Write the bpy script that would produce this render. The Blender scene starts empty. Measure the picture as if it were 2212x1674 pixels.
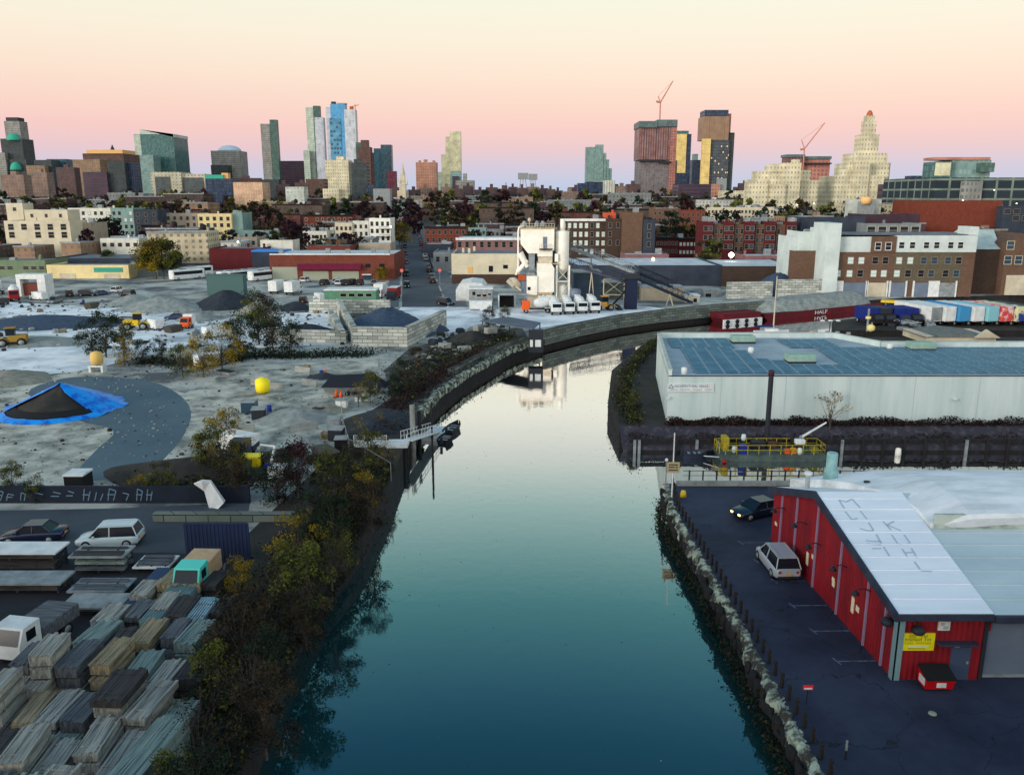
import bpy, bmesh, math, random
from mathutils import Vector, Matrix
R = math.radians
random.seed(7)
SC = bpy.context.scene
COL = SC.collection
# ---------------------------------------------------------------- camera
CAM_Z = 28.0; PITCH = R(13.11); FPX = 1790.0; PCX = 1106.0; PCY = 837.0
cd = bpy.data.cameras.new('camera'); cam = bpy.data.objects.new('camera', cd); COL.objects.link(cam)
cam.location = (0, 0, CAM_Z); cam.rotation_euler = (R(90) - PITCH, 0, 0)
cd.sensor_width = 36; cd.lens = 36 * FPX / 2212; cd.clip_start = 0.5; cd.clip_end = 20000
SC.camera = cam
# ---------------------------------------------------------------- sky
W = bpy.data.worlds.new("World"); SC.world = W; W.use_nodes = True
nt = W.node_tree; nt.nodes.clear(); N = nt.nodes.new; L = nt.links.new
SUN_EL, SUN_AZ = 9.0, 232.0        # compass degrees clockwise from +y (the view direction): behind and left
wo = N('ShaderNodeOutputWorld'); bg = N('ShaderNodeBackground'); bg2 = N('ShaderNodeBackground'); ad = N('ShaderNodeAddShader')
sky = N('ShaderNodeTexSky'); sky.sky_type = 'NISHITA'; sky.sun_disc = False
sky.sun_elevation = R(4); sky.sun_rotation = R(SUN_AZ)
bg.inputs[1].default_value = 0.03
L(sky.outputs[0], bg.inputs[0])
tc = N('ShaderNodeTexCoord'); sx = N('ShaderNodeSeparateXYZ'); L(tc.outputs['Generated'], sx.inputs[0])
def ramp(stops):
    r = N('ShaderNodeValToRGB'); e = r.color_ramp.elements
    e[0].position, e[0].color = stops[0][0], (*stops[0][1], 1)
    e[1].position, e[1].color = stops[1][0], (*stops[1][1], 1)
    for p, c in stops[2:]:
        k = e.new(p); k.color = (*c, 1)
    return r
def srgb(r, g, b):
    f = lambda c: (c / 255 / 12.92) if c / 255 <= 0.04045 else ((c / 255 + 0.055) / 1.055) ** 2.4
    return (f(r), f(g), f(b))
SE = lambda d: math.sin(R(d))
front = ramp([(0.0, srgb(184, 202, 230)), (SE(.7), srgb(192, 204, 230)), (SE(1.8), srgb(208, 200, 222)), (SE(3.0), srgb(232, 197, 206)),
              (SE(4.2), srgb(245, 201, 198)), (SE(5.6), srgb(249, 212, 200)), (SE(7.4), srgb(251, 225, 207)), (SE(9.6), srgb(251, 237, 216)), (SE(12.5), srgb(246, 245, 224)),
              (SE(15.5), srgb(240, 242, 228)), (SE(18.3), srgb(222, 231, 223)), (SE(21.4), srgb(176, 213, 207)), (SE(27.5), srgb(104, 176, 180)), (SE(36), srgb(58, 132, 176)), (1.0, srgb(46, 108, 156))])
back = ramp([(0.0, (1.1, .88, .7)), (SE(6), (1.7, 1.5, 1.28)), (SE(16), (1.75, 1.7, 1.58)), (SE(32), (1.15, 1.25, 1.3)), (SE(60), (.5, .7, .9)), (1.0, (.2, .36, .56))])
L(sx.outputs[2], front.inputs[0]); L(sx.outputs[2], back.inputs[0])
mr = N('ShaderNodeMapRange'); mr.interpolation_type = 'SMOOTHSTEP'
mr.inputs['From Min'].default_value = 0.35; mr.inputs['From Max'].default_value = -0.6
L(sx.outputs[1], mr.inputs[0])
mx = N('ShaderNodeMix'); mx.data_type = 'RGBA'
L(mr.outputs[0], mx.inputs[0]); L(front.outputs[0], mx.inputs[6]); L(back.outputs[0], mx.inputs[7])
L(mx.outputs[2], bg2.inputs[0]); bg2.inputs[1].default_value = 0.96
L(bg.outputs[0], ad.inputs[0]); L(bg2.outputs[0], ad.inputs[1]); L(ad.outputs[0], wo.inputs[0])
# ---------------------------------------------------------------- low afterglow sun
sd = bpy.data.lights.new('sun', 'SUN'); sun = bpy.data.objects.new('sun', sd); COL.objects.link(sun)
sd.energy = 2.3; sd.angle = R(22); sd.color = (1.0, .93, .83)
ax = R(SUN_AZ); dv = Vector((math.sin(ax) * math.cos(R(SUN_EL)), math.cos(ax) * math.cos(R(SUN_EL)), math.sin(R(SUN_EL))))
sun.rotation_euler = dv.to_track_quat('Z', 'Y').to_euler()
SC.view_settings.view_transform = 'Standard'; SC.view_settings.look = 'None'; SC.view_settings.exposure = 0.0; SC.view_settings.gamma = 1
SC.render.film_transparent = False
SC.cycles.max_bounces = 6; SC.cycles.transparent_max_bounces = 4; SC.cycles.diffuse_bounces = 2; SC.cycles.glossy_bounces = 3
# ---------------------------------------------------------------- projection helpers
def g(px, py, z=2.2):                     # photo pixel (2212 wide) -> point of the horizontal plane z
    u = (px - PCX) / FPX; v = -(py - PCY) / FPX
    dy = math.cos(PITCH) + v * math.sin(PITCH); dz = -math.sin(PITCH) + v * math.cos(PITCH)
    t = (z - CAM_Z) / dz
    return (u * t, dy * t)
def at(px, py, Y):                        # photo pixel -> point at ground distance Y
    u = (px - PCX) / FPX; v = -(py - PCY) / FPX
    dy = math.cos(PITCH) + v * math.sin(PITCH); dz = -math.sin(PITCH) + v * math.cos(PITCH)
    t = Y / dy
    return (u * t, CAM_Z + dz * t)
def zt(y):                                # lie of the land
    return 2.2 + 12 * (1 - math.exp(-max(0, y - 260) / 600.0))
# ---------------------------------------------------------------- materials
MATS = {}
def mat(name, c, rough=.85, c2=None, scale=.5, spec=.3, metal=0, fn=None, bump=0, bscale=8, stretch=None, thr=None, emit=None):
    if name in MATS: return MATS[name]
    m = bpy.data.materials.new(name); m.use_nodes = True; t = m.node_tree; b = t.nodes['Principled BSDF']
    b.inputs['Roughness'].default_value = rough; b.inputs['Metallic'].default_value = metal
    b.inputs['Specular IOR Level'].default_value = spec
    b.inputs['Base Color'].default_value = (*c, 1)
    co = t.nodes.new('ShaderNodeTexCoord'); mp = t.nodes.new('ShaderNodeMapping'); t.links.new(co.outputs['Object'], mp.inputs[0])
    if stretch: mp.inputs['Scale'].default_value = stretch
    if c2 is not None:
        nz = t.nodes.new('ShaderNodeTexNoise'); nz.inputs['Scale'].default_value = scale; nz.inputs['Detail'].default_value = 6; nz.inputs['Roughness'].default_value = .65
        t.links.new(mp.outputs[0], nz.inputs['Vector'])
        rp = t.nodes.new('ShaderNodeValToRGB'); lo, hi = thr or (.35, .65)
        rp.color_ramp.elements[0].position = lo; rp.color_ramp.elements[1].position = hi
        rp.color_ramp.elements[0].color = (*c, 1); rp.color_ramp.elements[1].color = (*c2, 1)
        t.links.new(nz.outputs[0], rp.inputs[0]); t.links.new(rp.outputs[0], b.inputs['Base Color'])
    if bump:
        n2 = t.nodes.new('ShaderNodeTexNoise'); n2.inputs['Scale'].default_value = bscale; n2.inputs['Detail'].default_value = 5
        t.links.new(mp.outputs[0], n2.inputs['Vector'])
        bp = t.nodes.new('ShaderNodeBump'); bp.inputs['Strength'].default_value = bump; bp.inputs['Distance'].default_value = .1
        t.links.new(n2.outputs[0], bp.inputs['Height']); t.links.new(bp.outputs[0], b.inputs['Normal'])
    if emit: b.inputs['Emission Color'].default_value = (*emit[0], 1); b.inputs['Emission Strength'].default_value = emit[1]
    if fn: fn(t, b, mp)
    MATS[name] = m; return m
def mathn(t, op, a, b=None, clamp=False):
    n = t.nodes.new('ShaderNodeMath'); n.operation = op; n.use_clamp = clamp
    for i, v in enumerate((a, b)):
        if v is None: continue
        if isinstance(v, (int, float)): n.inputs[i].default_value = v
        else: t.links.new(v, n.inputs[i])
    return n.outputs[0]
def mixc(t, f, a, b):
    n = t.nodes.new('ShaderNodeMix'); n.data_type = 'RGBA'
    for i, v in ((0, f), (6, a), (7, b)):
        if isinstance(v, tuple): n.inputs[i].default_value = (*v, 1)
        elif isinstance(v, (int, float)): n.inputs[i].default_value = v
        else: t.links.new(v, n.inputs[i])
    return n.outputs[2]
def facade(name, wall, glass, pu=3.0, pv=3.3, fu=.5, fv=.5, roof=(.25, .26, .28), wall2=None, band=None, jit=.5, dirty=.25, lit=0, groughness=.25, bare=0):
    """window grid laid on the wall in the object's own coordinates"""
    if name in MATS: return MATS[name]
    def fn(t, b, mp):
        L = t.links.new
        s = t.nodes.new('ShaderNodeSeparateXYZ'); L(mp.outputs[0], s.inputs[0])
        ge = t.nodes.new('ShaderNodeNewGeometry'); vt = t.nodes.new('ShaderNodeVectorTransform'); vt.vector_type = 'NORMAL'; vt.convert_from = 'WORLD'; vt.convert_to = 'OBJECT'
        L(ge.outputs['True Normal'], vt.inputs[0]); sn = t.nodes.new('ShaderNodeSeparateXYZ'); L(vt.outputs[0], sn.inputs[0])
        isx = mathn(t, 'GREATER_THAN', mathn(t, 'ABSOLUTE', sn.outputs[0]), .7)
        up = mathn(t, 'GREATER_THAN', mathn(t, 'ABSOLUTE', sn.outputs[2]), .6)
        u = mathn(t, 'ADD', mathn(t, 'MULTIPLY', s.outputs[1], isx), mathn(t, 'MULTIPLY', s.outputs[0], mathn(t, 'SUBTRACT', 1.0, isx)))
        U = mathn(t, 'DIVIDE', mathn(t, 'ADD', u, 500.3 * pu), pu); V = mathn(t, 'DIVIDE', s.outputs[2], pv)
        fu_ = mathn(t, 'FRACT', U); fv_ = mathn(t, 'FRACT', V)
        inu = mathn(t, 'LESS_THAN', mathn(t, 'ABSOLUTE', mathn(t, 'SUBTRACT', fu_, .5)), fu / 2)
        inv = mathn(t, 'LESS_THAN', mathn(t, 'ABSOLUTE', mathn(t, 'SUBTRACT', fv_, .5)), fv / 2)
        win = mathn(t, 'MULTIPLY', mathn(t, 'MULTIPLY', inu, inv), mathn(t, 'SUBTRACT', 1.0, up))
        cb = t.nodes.new('ShaderNodeCombineXYZ'); L(mathn(t, 'FLOOR', U), cb.inputs[0]); L(mathn(t, 'FLOOR', V), cb.inputs[1]); L(isx, cb.inputs[2])
        wn = t.nodes.new('ShaderNodeTexWhiteNoise'); wn.noise_dimensions = '3D'; L(cb.outputs[0], wn.inputs['Vector'])
        gl = mixc(t, mathn(t, 'MULTIPLY', wn.outputs[0], jit), glass, tuple(min(1, c * 2.2 + .08) for c in glass))
        if bare:
            win = mathn(t, 'MULTIPLY', win, mathn(t, 'GREATER_THAN', wn.outputs[0], bare))
        nz = t.nodes.new('ShaderNodeTexNoise'); nz.inputs['Scale'].default_value = .12; nz.inputs['Detail'].default_value = 7
        L(mp.outputs[0], nz.inputs['Vector'])
        w2 = wall2 or tuple(c * (1 - dirty * 1.6) for c in wall)
        rp = t.nodes.new('ShaderNodeMapRange'); rp.inputs[1].default_value = .35; rp.inputs[2].default_value = .65; L(nz.outputs[0], rp.inputs[0])
        wl = mixc(t, rp.outputs[0], wall, w2)
        if band:
            isb = mathn(t, 'LESS_THAN', mathn(t, 'ABSOLUTE', mathn(t, 'SUBTRACT', fv_, .0)), .12); wl = mixc(t, isb, wl, band)
        wl = mixc(t, up, wl, roof)
        L(mixc(t, win, wl, gl), b.inputs['Base Color'])
        rg = t.nodes.new('ShaderNodeMix'); L(win, rg.inputs[0]); rg.inputs[2].default_value = .85; rg.inputs[3].default_value = groughness; L(rg.outputs[0], b.inputs['Roughness'])
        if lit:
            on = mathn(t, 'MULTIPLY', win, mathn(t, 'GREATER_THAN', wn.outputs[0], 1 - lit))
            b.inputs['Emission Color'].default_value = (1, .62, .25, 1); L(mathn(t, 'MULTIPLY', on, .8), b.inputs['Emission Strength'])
    return mat(name, wall, fn=fn, spec=.4)
def brickmat(name, a, b2, mortar, sc=1.0, w=.5, h=.25, rough=.9, ms=.02, off=.5):
    def fn(t, b, mp):
        L = t.links.new
        s = t.nodes.new('ShaderNodeSeparateXYZ'); L(mp.outputs[0], s.inputs[0])
        cb = t.nodes.new('ShaderNodeCombineXYZ'); L(mathn(t, 'ADD', s.outputs[0], s.outputs[1]), cb.inputs[0]); L(s.outputs[2], cb.inputs[1])
        br = t.nodes.new('ShaderNodeTexBrick'); L(cb.outputs[0], br.inputs['Vector']); br.offset = off
        br.inputs['Scale'].default_value = sc; br.inputs['Brick Width'].default_value = w; br.inputs['Row Height'].default_value = h; br.inputs['Mortar Size'].default_value = ms
        br.inputs['Color1'].default_value = (*a, 1); br.inputs['Color2'].default_value = (*b2, 1); br.inputs['Mortar'].default_value = (*mortar, 1)
        nz = t.nodes.new('ShaderNodeTexNoise'); nz.inputs['Scale'].default_value = .35; nz.inputs['Detail'].default_value = 8; L(mp.outputs[0], nz.inputs['Vector'])
        mr = t.nodes.new('ShaderNodeMapRange'); mr.inputs[1].default_value = .42; mr.inputs[2].default_value = .75; mr.inputs[4].default_value = .55; L(nz.outputs[0], mr.inputs[0])
        L(mixc(t, mr.outputs[0], br.outputs[0], tuple(c * .5 for c in a)), b.inputs['Base Color'])
    return mat(name, a, rough=rough, fn=fn, spec=.2)
# ---------------------------------------------------------------- mesh builder
class MB:
    def __init__(s): s.v = []; s.f = []; s.m = []; s.k = 0; s.sm = []
    def add(s, vs, fs, smooth=False):
        o = len(s.v); s.v += [tuple(v) for v in vs]
        for f in fs: s.f.append(tuple(i + o for i in f)); s.m.append(s.k); s.sm.append(smooth)
        return s
    def mi(s, k): s.k = k; return s
    def box(s, x0, x1, y0, y1, z0, z1, bev=0):
        if bev:
            b = min(bev, (x1 - x0) / 3, (y1 - y0) / 3, (z1 - z0) / 3)
            r = [(x0 + b, y0), (x1 - b, y0), (x1, y0 + b), (x1, y1 - b), (x1 - b, y1), (x0 + b, y1), (x0, y1 - b), (x0, y0 + b)]
            r2 = [(min(max(x, x0 + b), x1 - b), min(max(y, y0 + b), y1 - b)) for x, y in r]
            vs = [(x, y, z0) for x, y in r] + [(x, y, z1 - b) for x, y in r] + [(x, y, z1) for x, y in r2]
            fs = [tuple(range(7, -1, -1))] + [(i, (i + 1) % 8, 8 + (i + 1) % 8, 8 + i) for i in range(8)] + [(8 + i, 8 + (i + 1) % 8, 16 + (i + 1) % 8, 16 + i) for i in range(8)] + [tuple(range(16, 24))]
            return s.add(vs, fs)
        return s.add([(x0, y0, z0), (x1, y0, z0), (x1, y1, z0), (x0, y1, z0), (x0, y0, z1), (x1, y0, z1), (x1, y1, z1), (x0, y1, z1)],
                     [(3, 2, 1, 0), (4, 5, 6, 7), (0, 1, 5, 4), (1, 2, 6, 5), (2, 3, 7, 6), (3, 0, 4, 7)])
    def cbox(s, cx, cy, z0, lx, ly, h, a=0, bev=0):
        o = len(s.v); s.box(-lx / 2, lx / 2, -ly / 2, ly / 2, z0, z0 + h, bev); c, n = math.cos(a), math.sin(a)
        for i in range(o, len(s.v)): x, y, z = s.v[i]; s.v[i] = (cx + x * c - y * n, cy + x * n + y * c, z)
        return s
    def prism(s, poly, z0, z1):
        n = len(poly); vs = [(x, y, z0) for x, y in poly] + [(x, y, z1) for x, y in poly]
        return s.add(vs, [tuple(range(n - 1, -1, -1)), tuple(range(n, 2 * n))] + [(i, (i + 1) % n, n + (i + 1) % n, n + i) for i in range(n)])
    def prismx(s, prof, x0, x1):          # profile in (y,z) swept along x
        n = len(prof); vs = [(x0, y, z) for y, z in prof] + [(x1, y, z) for y, z in prof]
        return s.add(vs, [tuple(range(n - 1, -1, -1)), tuple(range(n, 2 * n))] + [(i, (i + 1) % n, n + (i + 1) % n, n + i) for i in range(n)])
    def prismy(s, prof, y0, y1):          # profile in (x,z) swept along y
        n = len(prof); vs = [(x, y0, z) for x, z in prof] + [(x, y1, z) for x, z in prof]
        return s.add(vs, [tuple(range(n)), tuple(range(2 * n - 1, n - 1, -1))] + [((i + 1) % n, i, n + i, n + (i + 1) % n) for i in range(n)])
    def tube(s, p, q, r, r2=None, n=8, smooth=True):
        p = Vector(p); q = Vector(q); d = q - p
        if d.length < 1e-6: return s
        m = d.to_track_quat('Z', 'Y').to_matrix(); r2 = r if r2 is None else r2
        vs = []
        for c, rr in ((p, r), (q, r2)):
            for i in range(n):
                a = 2 * math.pi * i / n; vs.append(c + m @ Vector((rr * math.cos(a), rr * math.sin(a), 0)))
        s.add(vs, [(i, (i + 1) % n, n + (i + 1) % n, n + i) for i in range(n)], smooth)
        return s.add([vs[i] for i in range(2 * n)], [tuple(range(n - 1, -1, -1)), tuple(range(n, 2 * n))])
    def path(s, pts, r, n=5):
        for a, b in zip(pts, pts[1:]): s.tube(a, b, r, n=n)
        return s
    def lathe(s, prof, n=16, c=(0, 0, 0), axis='z', smooth=True):
        vs = []
        for r, h in prof:
            for i in range(n):
                a = 2 * math.pi * i / n; x, y = r * math.cos(a), r * math.sin(a)
                vs.append((c[0] + x, c[1] + y, c[2] + h) if axis == 'z' else (c[0] + h, c[1] + x, c[2] + y) if axis == 'x' else (c[0] + x, c[1] + h, c[2] - y))
        fs = [(j * n + i, j * n + (i + 1) % n, (j + 1) * n + (i + 1) % n, (j + 1) * n + i) for j in range(len(prof) - 1) for i in range(n)]
        s.add(vs, fs, smooth); o = len(s.v) - len(vs); k = (len(prof) - 1) * n
        return s.add([], []) if False else s._cap(o, n, k)
    def _cap(s, o, n, k):
        s.f.append(tuple(o + i for i in range(n - 1, -1, -1))); s.m.append(s.k); s.sm.append(False)
        s.f.append(tuple(o + k + i for i in range(n))); s.m.append(s.k); s.sm.append(False); return s
    def quad(s, a, b, c, d): return s.add([a, b, c, d], [(0, 1, 2, 3)])
    def mesh(s, name, mats):
        me = bpy.data.meshes.new(name); me.from_pydata(s.v, [], s.f)
        for m in (mats if isinstance(mats, (list, tuple)) else [mats]): me.materials.append(m)
        me.polygons.foreach_set('material_index', s.m); me.polygons.foreach_set('use_smooth', s.sm); me.update(); return me
    def build(s, name, mats, parent=None, loc=(0, 0, 0), rz=0):
        o = bpy.data.objects.new(name, s.mesh(name, mats)); COL.objects.link(o); o.parent = parent; o.location = loc; o.rotation_euler = (0, 0, rz); return o
def tag(o, label=None, cat=None, group=None, kind=None):
    if label: o['label'] = label
    if cat: o['category'] = cat
    if group: o['group'] = group
    if kind: o['kind'] = kind
    return o
def thing(name, label, cat, loc=(0, 0, 0), rz=0, group=None):
    o = bpy.data.objects.new(name, None); COL.objects.link(o); o.location = loc; o.rotation_euler = (0, 0, rz); o.empty_display_size = .2
    return tag(o, label, cat, group)
def kids(o): return [c for c in ALLKIDS.get(o.name, [])] if False else list(o.children)
def dup(o, loc=None, rz=None, sc=None, label=None, group=None, parent=None):
    c = o.copy(); COL.objects.link(c)
    if parent is not None: c.parent = parent
    if loc is not None: c.location = loc
    if rz is not None: c.rotation_euler = (0, 0, rz)
    if sc is not None: c.scale = sc if isinstance(sc, tuple) else (sc, sc, sc)
    if label: c['label'] = label
    if group: c['group'] = group
    for k in list(o.children): dup(k, parent=c)
    return c
class Protos:                              # first call hands out the built thing, later calls hand out copies
    def __init__(s): s.d = {}
    def put(s, key, make, loc, rz, label, group=None, sc=None):
        if key not in s.d:
            o = make(); s.d[key] = o; o.location = loc; o.rotation_euler = (0, 0, rz)
            if sc is not None: o.scale = sc if isinstance(sc, tuple) else (sc, sc, sc)
            o['label'] = label
            if group: o['group'] = group
            return o
        return dup(s.d[key], loc, rz, sc if sc is not None else (1, 1, 1), label, group)
PR = Protos()
def C(*a): return srgb(*a)
def text(s, size, m, parent, loc, rot, name='lettering', ext=.01, align='LEFT', xs=1):
    cu = bpy.data.curves.new(name, 'FONT'); cu.body = s; cu.size = size; cu.extrude = ext; cu.align_x = align; cu.resolution_u = 2
    tmp = bpy.data.objects.new('tmp', cu); COL.objects.link(tmp); dg = bpy.context.evaluated_depsgraph_get(); dg.update()
    me = bpy.data.meshes.new_from_object(tmp.evaluated_get(dg)); COL.objects.unlink(tmp); bpy.data.objects.remove(tmp)
    me.materials.clear(); me.materials.append(m); me.name = name
    o = bpy.data.objects.new(name, me); COL.objects.link(o); o.parent = parent; o.location = loc; o.rotation_euler = rot; o.scale = (xs, 1, 1); return o
# ================================================================ basic materials
M = {}
def crackfn(t, b, mp):
    L = t.links.new; src = b.inputs['Base Color'].links[0].from_socket
    vo = t.nodes.new('ShaderNodeTexVoronoi'); vo.feature = 'DISTANCE_TO_EDGE'; vo.inputs['Scale'].default_value = .16; nz = t.nodes.new('ShaderNodeTexNoise'); nz.inputs['Scale'].default_value = .6; nz.inputs['Detail'].default_value = 6
    vm = t.nodes.new('ShaderNodeVectorMath'); vm.operation = 'MULTIPLY_ADD'; vm.inputs[1].default_value = (3, 3, 0); L(mp.outputs[0], nz.inputs['Vector']); L(nz.outputs[1], vm.inputs[0]); L(mp.outputs[0], vm.inputs[2]); L(vm.outputs[0], vo.inputs['Vector'])
    cr = mathn(t, 'LESS_THAN', vo.outputs[0], .003); st = t.nodes.new('ShaderNodeTexNoise'); st.inputs['Scale'].default_value = 1.1; L(mp.outputs[0], st.inputs['Vector']); oil = mathn(t, 'MULTIPLY', mathn(t, 'SUBTRACT', st.outputs[0], .68, clamp=True), 4, clamp=True)
    L(mixc(t, mathn(t, 'MAXIMUM', cr, oil), src, (.012, .014, .024)), b.inputs['Base Color'])
M['ground'] = mat('yard dust', C(178, 180, 172), c2=C(84, 90, 92), scale=.11, thr=(.42, .6), bump=.3, bscale=3)
M['mud'] = mat('dark soil', C(62, 56, 50), c2=C(35, 36, 34), scale=.35, bump=.5, bscale=5)
M['asphalt'] = mat('asphalt', (.036, .046, .080), c2=(.018, .023, .046), scale=.22, rough=.75, spec=.25, bump=.15, bscale=30, thr=(.38, .66), fn=crackfn)
M['road'] = mat('worn road', (.075, .09, .105), c2=(.05, .06, .075), scale=.12, rough=.9)
M['dust'] = mat('pale concrete dust', C(236, 240, 242), c2=C(158, 168, 174), scale=.14, thr=(.42, .68))
M['sand'] = mat('pale rubble ground', C(196, 194, 180), c2=C(104, 108, 104), scale=.28, thr=(.4, .63), bump=.4, bscale=2)
M['track'] = mat('smooth grey track', C(84, 106, 116), c2=C(74, 94, 106), scale=.15)
M['paint'] = mat('worn line paint', C(120, 130, 150), c2=C(60, 70, 95), scale=3)
M['concrete'] = mat('concrete', C(158, 160, 154), c2=C(112, 116, 112), scale=.5, bump=.2)
M['blocks'] = brickmat('concrete blocks', C(206, 208, 198), C(132, 138, 132), C(66, 70, 68), w=1.8, h=.62, ms=.045)
M['darkblocks'] = brickmat('damp concrete blocks', C(118, 126, 118), C(78, 86, 82), C(44, 48, 48), w=1.8, h=.62, ms=.045)
M['oldwood'] = mat('wet old timber', C(44, 40, 38), c2=C(24, 24, 26), scale=2, stretch=(1, 1, .2))
M['rot'] = mat('broken pale concrete', C(62, 60, 56), c2=C(172, 182, 162), scale=1.3, thr=(.46, .6), bump=.6, bscale=4)
M['dark'] = mat('dark steel', C(38, 42, 50), rough=.6)
M['steel'] = mat('galvanised steel', C(150, 156, 158), rough=.5, c2=C(110, 116, 118), scale=1)
M['white'] = mat('white paint', C(226, 228, 226), c2=C(196, 200, 200), scale=.8, rough=.5)
M['warmwhite'] = mat('dusty white steel', C(248, 245, 234), c2=C(226, 220, 204), scale=.35, rough=.6)
M['red'] = mat('red cladding', C(140, 20, 32), c2=C(118, 18, 30), scale=.5, rough=.6)
M['lilac'] = mat('grey downpipe paint', C(150, 130, 160), rough=.6)
M['trim'] = mat('dark grey trim', C(54, 62, 80), c2=C(40, 46, 62), scale=1, rough=.6)
M['shutter'] = mat('grey roller steel', C(110, 122, 140), c2=C(96, 108, 126), scale=.4, rough=.55)
M['glass'] = mat('dark glass', C(20, 28, 38), rough=.2, spec=.35)
M['dull'] = mat('dull tan frame', C(128, 118, 106))
M['bglass'] = mat('blue glass', C(40, 66, 84), rough=.15, spec=.6)
M['litglass'] = mat('pale glass pane', C(200, 214, 208), rough=.4)  # one plain pale colour, shared by panes, lenses and crates
M['rubber'] = mat('tyre rubber', C(24, 24, 26))
M['yellow'] = mat('yellow paint', C(226, 190, 26), c2=C(200, 168, 40), scale=2, rough=.5)
M['brightyellow'] = mat('bright yellow', C(248, 226, 30), rough=.5)
M['orange'] = mat('orange paint', C(232, 92, 30), rough=.5)
M['barkm'] = mat('bark', C(98, 88, 82), c2=C(56, 50, 48), scale=3)
M['lamp'] = mat('lit lamp', (1, .8, .5), emit=((1, .74, .4), 9))
M['head'] = mat('lit headlamp', (1, .7, .4), emit=((1, .55, .2), 4))
M['whitelamp'] = mat('lit white floodlight', (1, 1, .9), emit=((1, .93, .75), 14))
M['tail'] = mat('red lens', C(150, 20, 20), rough=.3)
M['stone'] = mat('pale stone', C(206, 196, 172), c2=C(176, 166, 146), scale=.3)
# ================================================================ ground, water, setting
def sheet(name, poly, z, m, kind='structure', label=None, cat=None):
    bm = bmesh.new(); vs = [bm.verts.new((x, y, z if not callable(z) else z(y))) for x, y in poly]; f = bm.faces.new(vs)
    if f.normal.z < 0: f.normal_flip()
    bm.normal_update()
    if bm.faces[:][0].normal.z < 0: bmesh.ops.reverse_faces(bm, faces=bm.faces[:])
    bmesh.ops.triangulate(bm, faces=bm.faces[:])
    me = bpy.data.meshes.new(name); bm.to_mesh(me); bm.free(); me.materials.append(m)
    o = bpy.data.objects.new(name, me); COL.objects.link(o); tag(o, label, cat, kind=kind); return o
def slab(name, poly, z0, z1, mtop, mside):
    bm = bmesh.new(); n = len(poly)
    b = [bm.verts.new((x, y, z0)) for x, y in poly]; t = [bm.verts.new((x, y, z1)) for x, y in poly]
    f = bm.faces.new(t); f.material_index = 0
    for i in range(n):
        q = bm.faces.new((b[i], b[(i + 1) % n], t[(i + 1) % n], t[i])); q.material_index = 1
    bmesh.ops.recalc_face_normals(bm, faces=bm.faces[:]); bm.normal_update()
    if f.normal.z < 0: bmesh.ops.reverse_faces(bm, faces=bm.faces[:])
    bmesh.ops.triangulate(bm, faces=[f])
    me = bpy.data.meshes.new(name); bm.to_mesh(me); bm.free(); me.materials.append(mtop); me.materials.append(mside)
    o = bpy.data.objects.new(name, me); COL.objects.link(o); tag(o, kind='structure'); return o
SHORE_L = [(-12.4, -60), (-12.5, 35), (-13.3, 45), (-12.9, 53), (-11.6, 60), (-11.3, 71), (-11.4, 95), (-9.8, 108), (-7.3, 119), (-0.5, 140), (5.6, 151), (13, 161), (22, 171), (32, 179), (48, 189), (60, 194), (100, 212), (150, 222), (700, 270)]
LZ = 2.2
slab('ground', SHORE_L + [(700, 300), (-900, 300), (-900, -60)], -2.5, LZ, M['ground'], M['oldwood'])
LOT = [(14.0, -60), (14.2, 46), (13.7, 66), (14.4, 72.0), (260, 74.5), (260, -60)]
slab('parking_lot', LOT, -2.5, LZ, M['asphalt'], M['oldwood'])
PEN = [(12.4, 92.0), (12.3, 103), (15.0, 122), (20, 136), (24.9, 149), (28, 152), (260, 152), (260, 91.7), (13, 91.7)]
slab('peninsula_ground', PEN, -2.5, LZ, M['mud'], M['oldwood'])
NEL = [(63, 160), (67, 172), (100, 192), (700, 250), (700, 157.5)]
slab('dock_ground', NEL, -2.5, LZ, M['mud'], M['oldwood'])
def far_ground():
    bm = bmesh.new(); ys = [299.9, 340, 400, 470, 560, 680, 850, 1100, 1500, 2200, 4000, 9000]; xs = [-6000, -900, 0, 700, 6000]
    gr = [[bm.verts.new((x * (1 if abs(x) < 1000 or y > 500 else 1), y, zt(y) - .02 if y > 300 else LZ - .004)) for x in xs] for y in ys]
    for a, b in zip(gr, gr[1:]):
        for i in range(len(xs) - 1): bm.faces.new((a[i], a[i + 1], b[i + 1], b[i]))
    me = bpy.data.meshes.new('hills'); bm.to_mesh(me); bm.free(); me.materials.append(mat('city ground', C(78, 72, 68), c2=C(48, 50, 52), scale=.02))
    o = bpy.data.objects.new('city_ground', me); COL.objects.link(o); tag(o, kind='structure')
far_ground()
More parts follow.
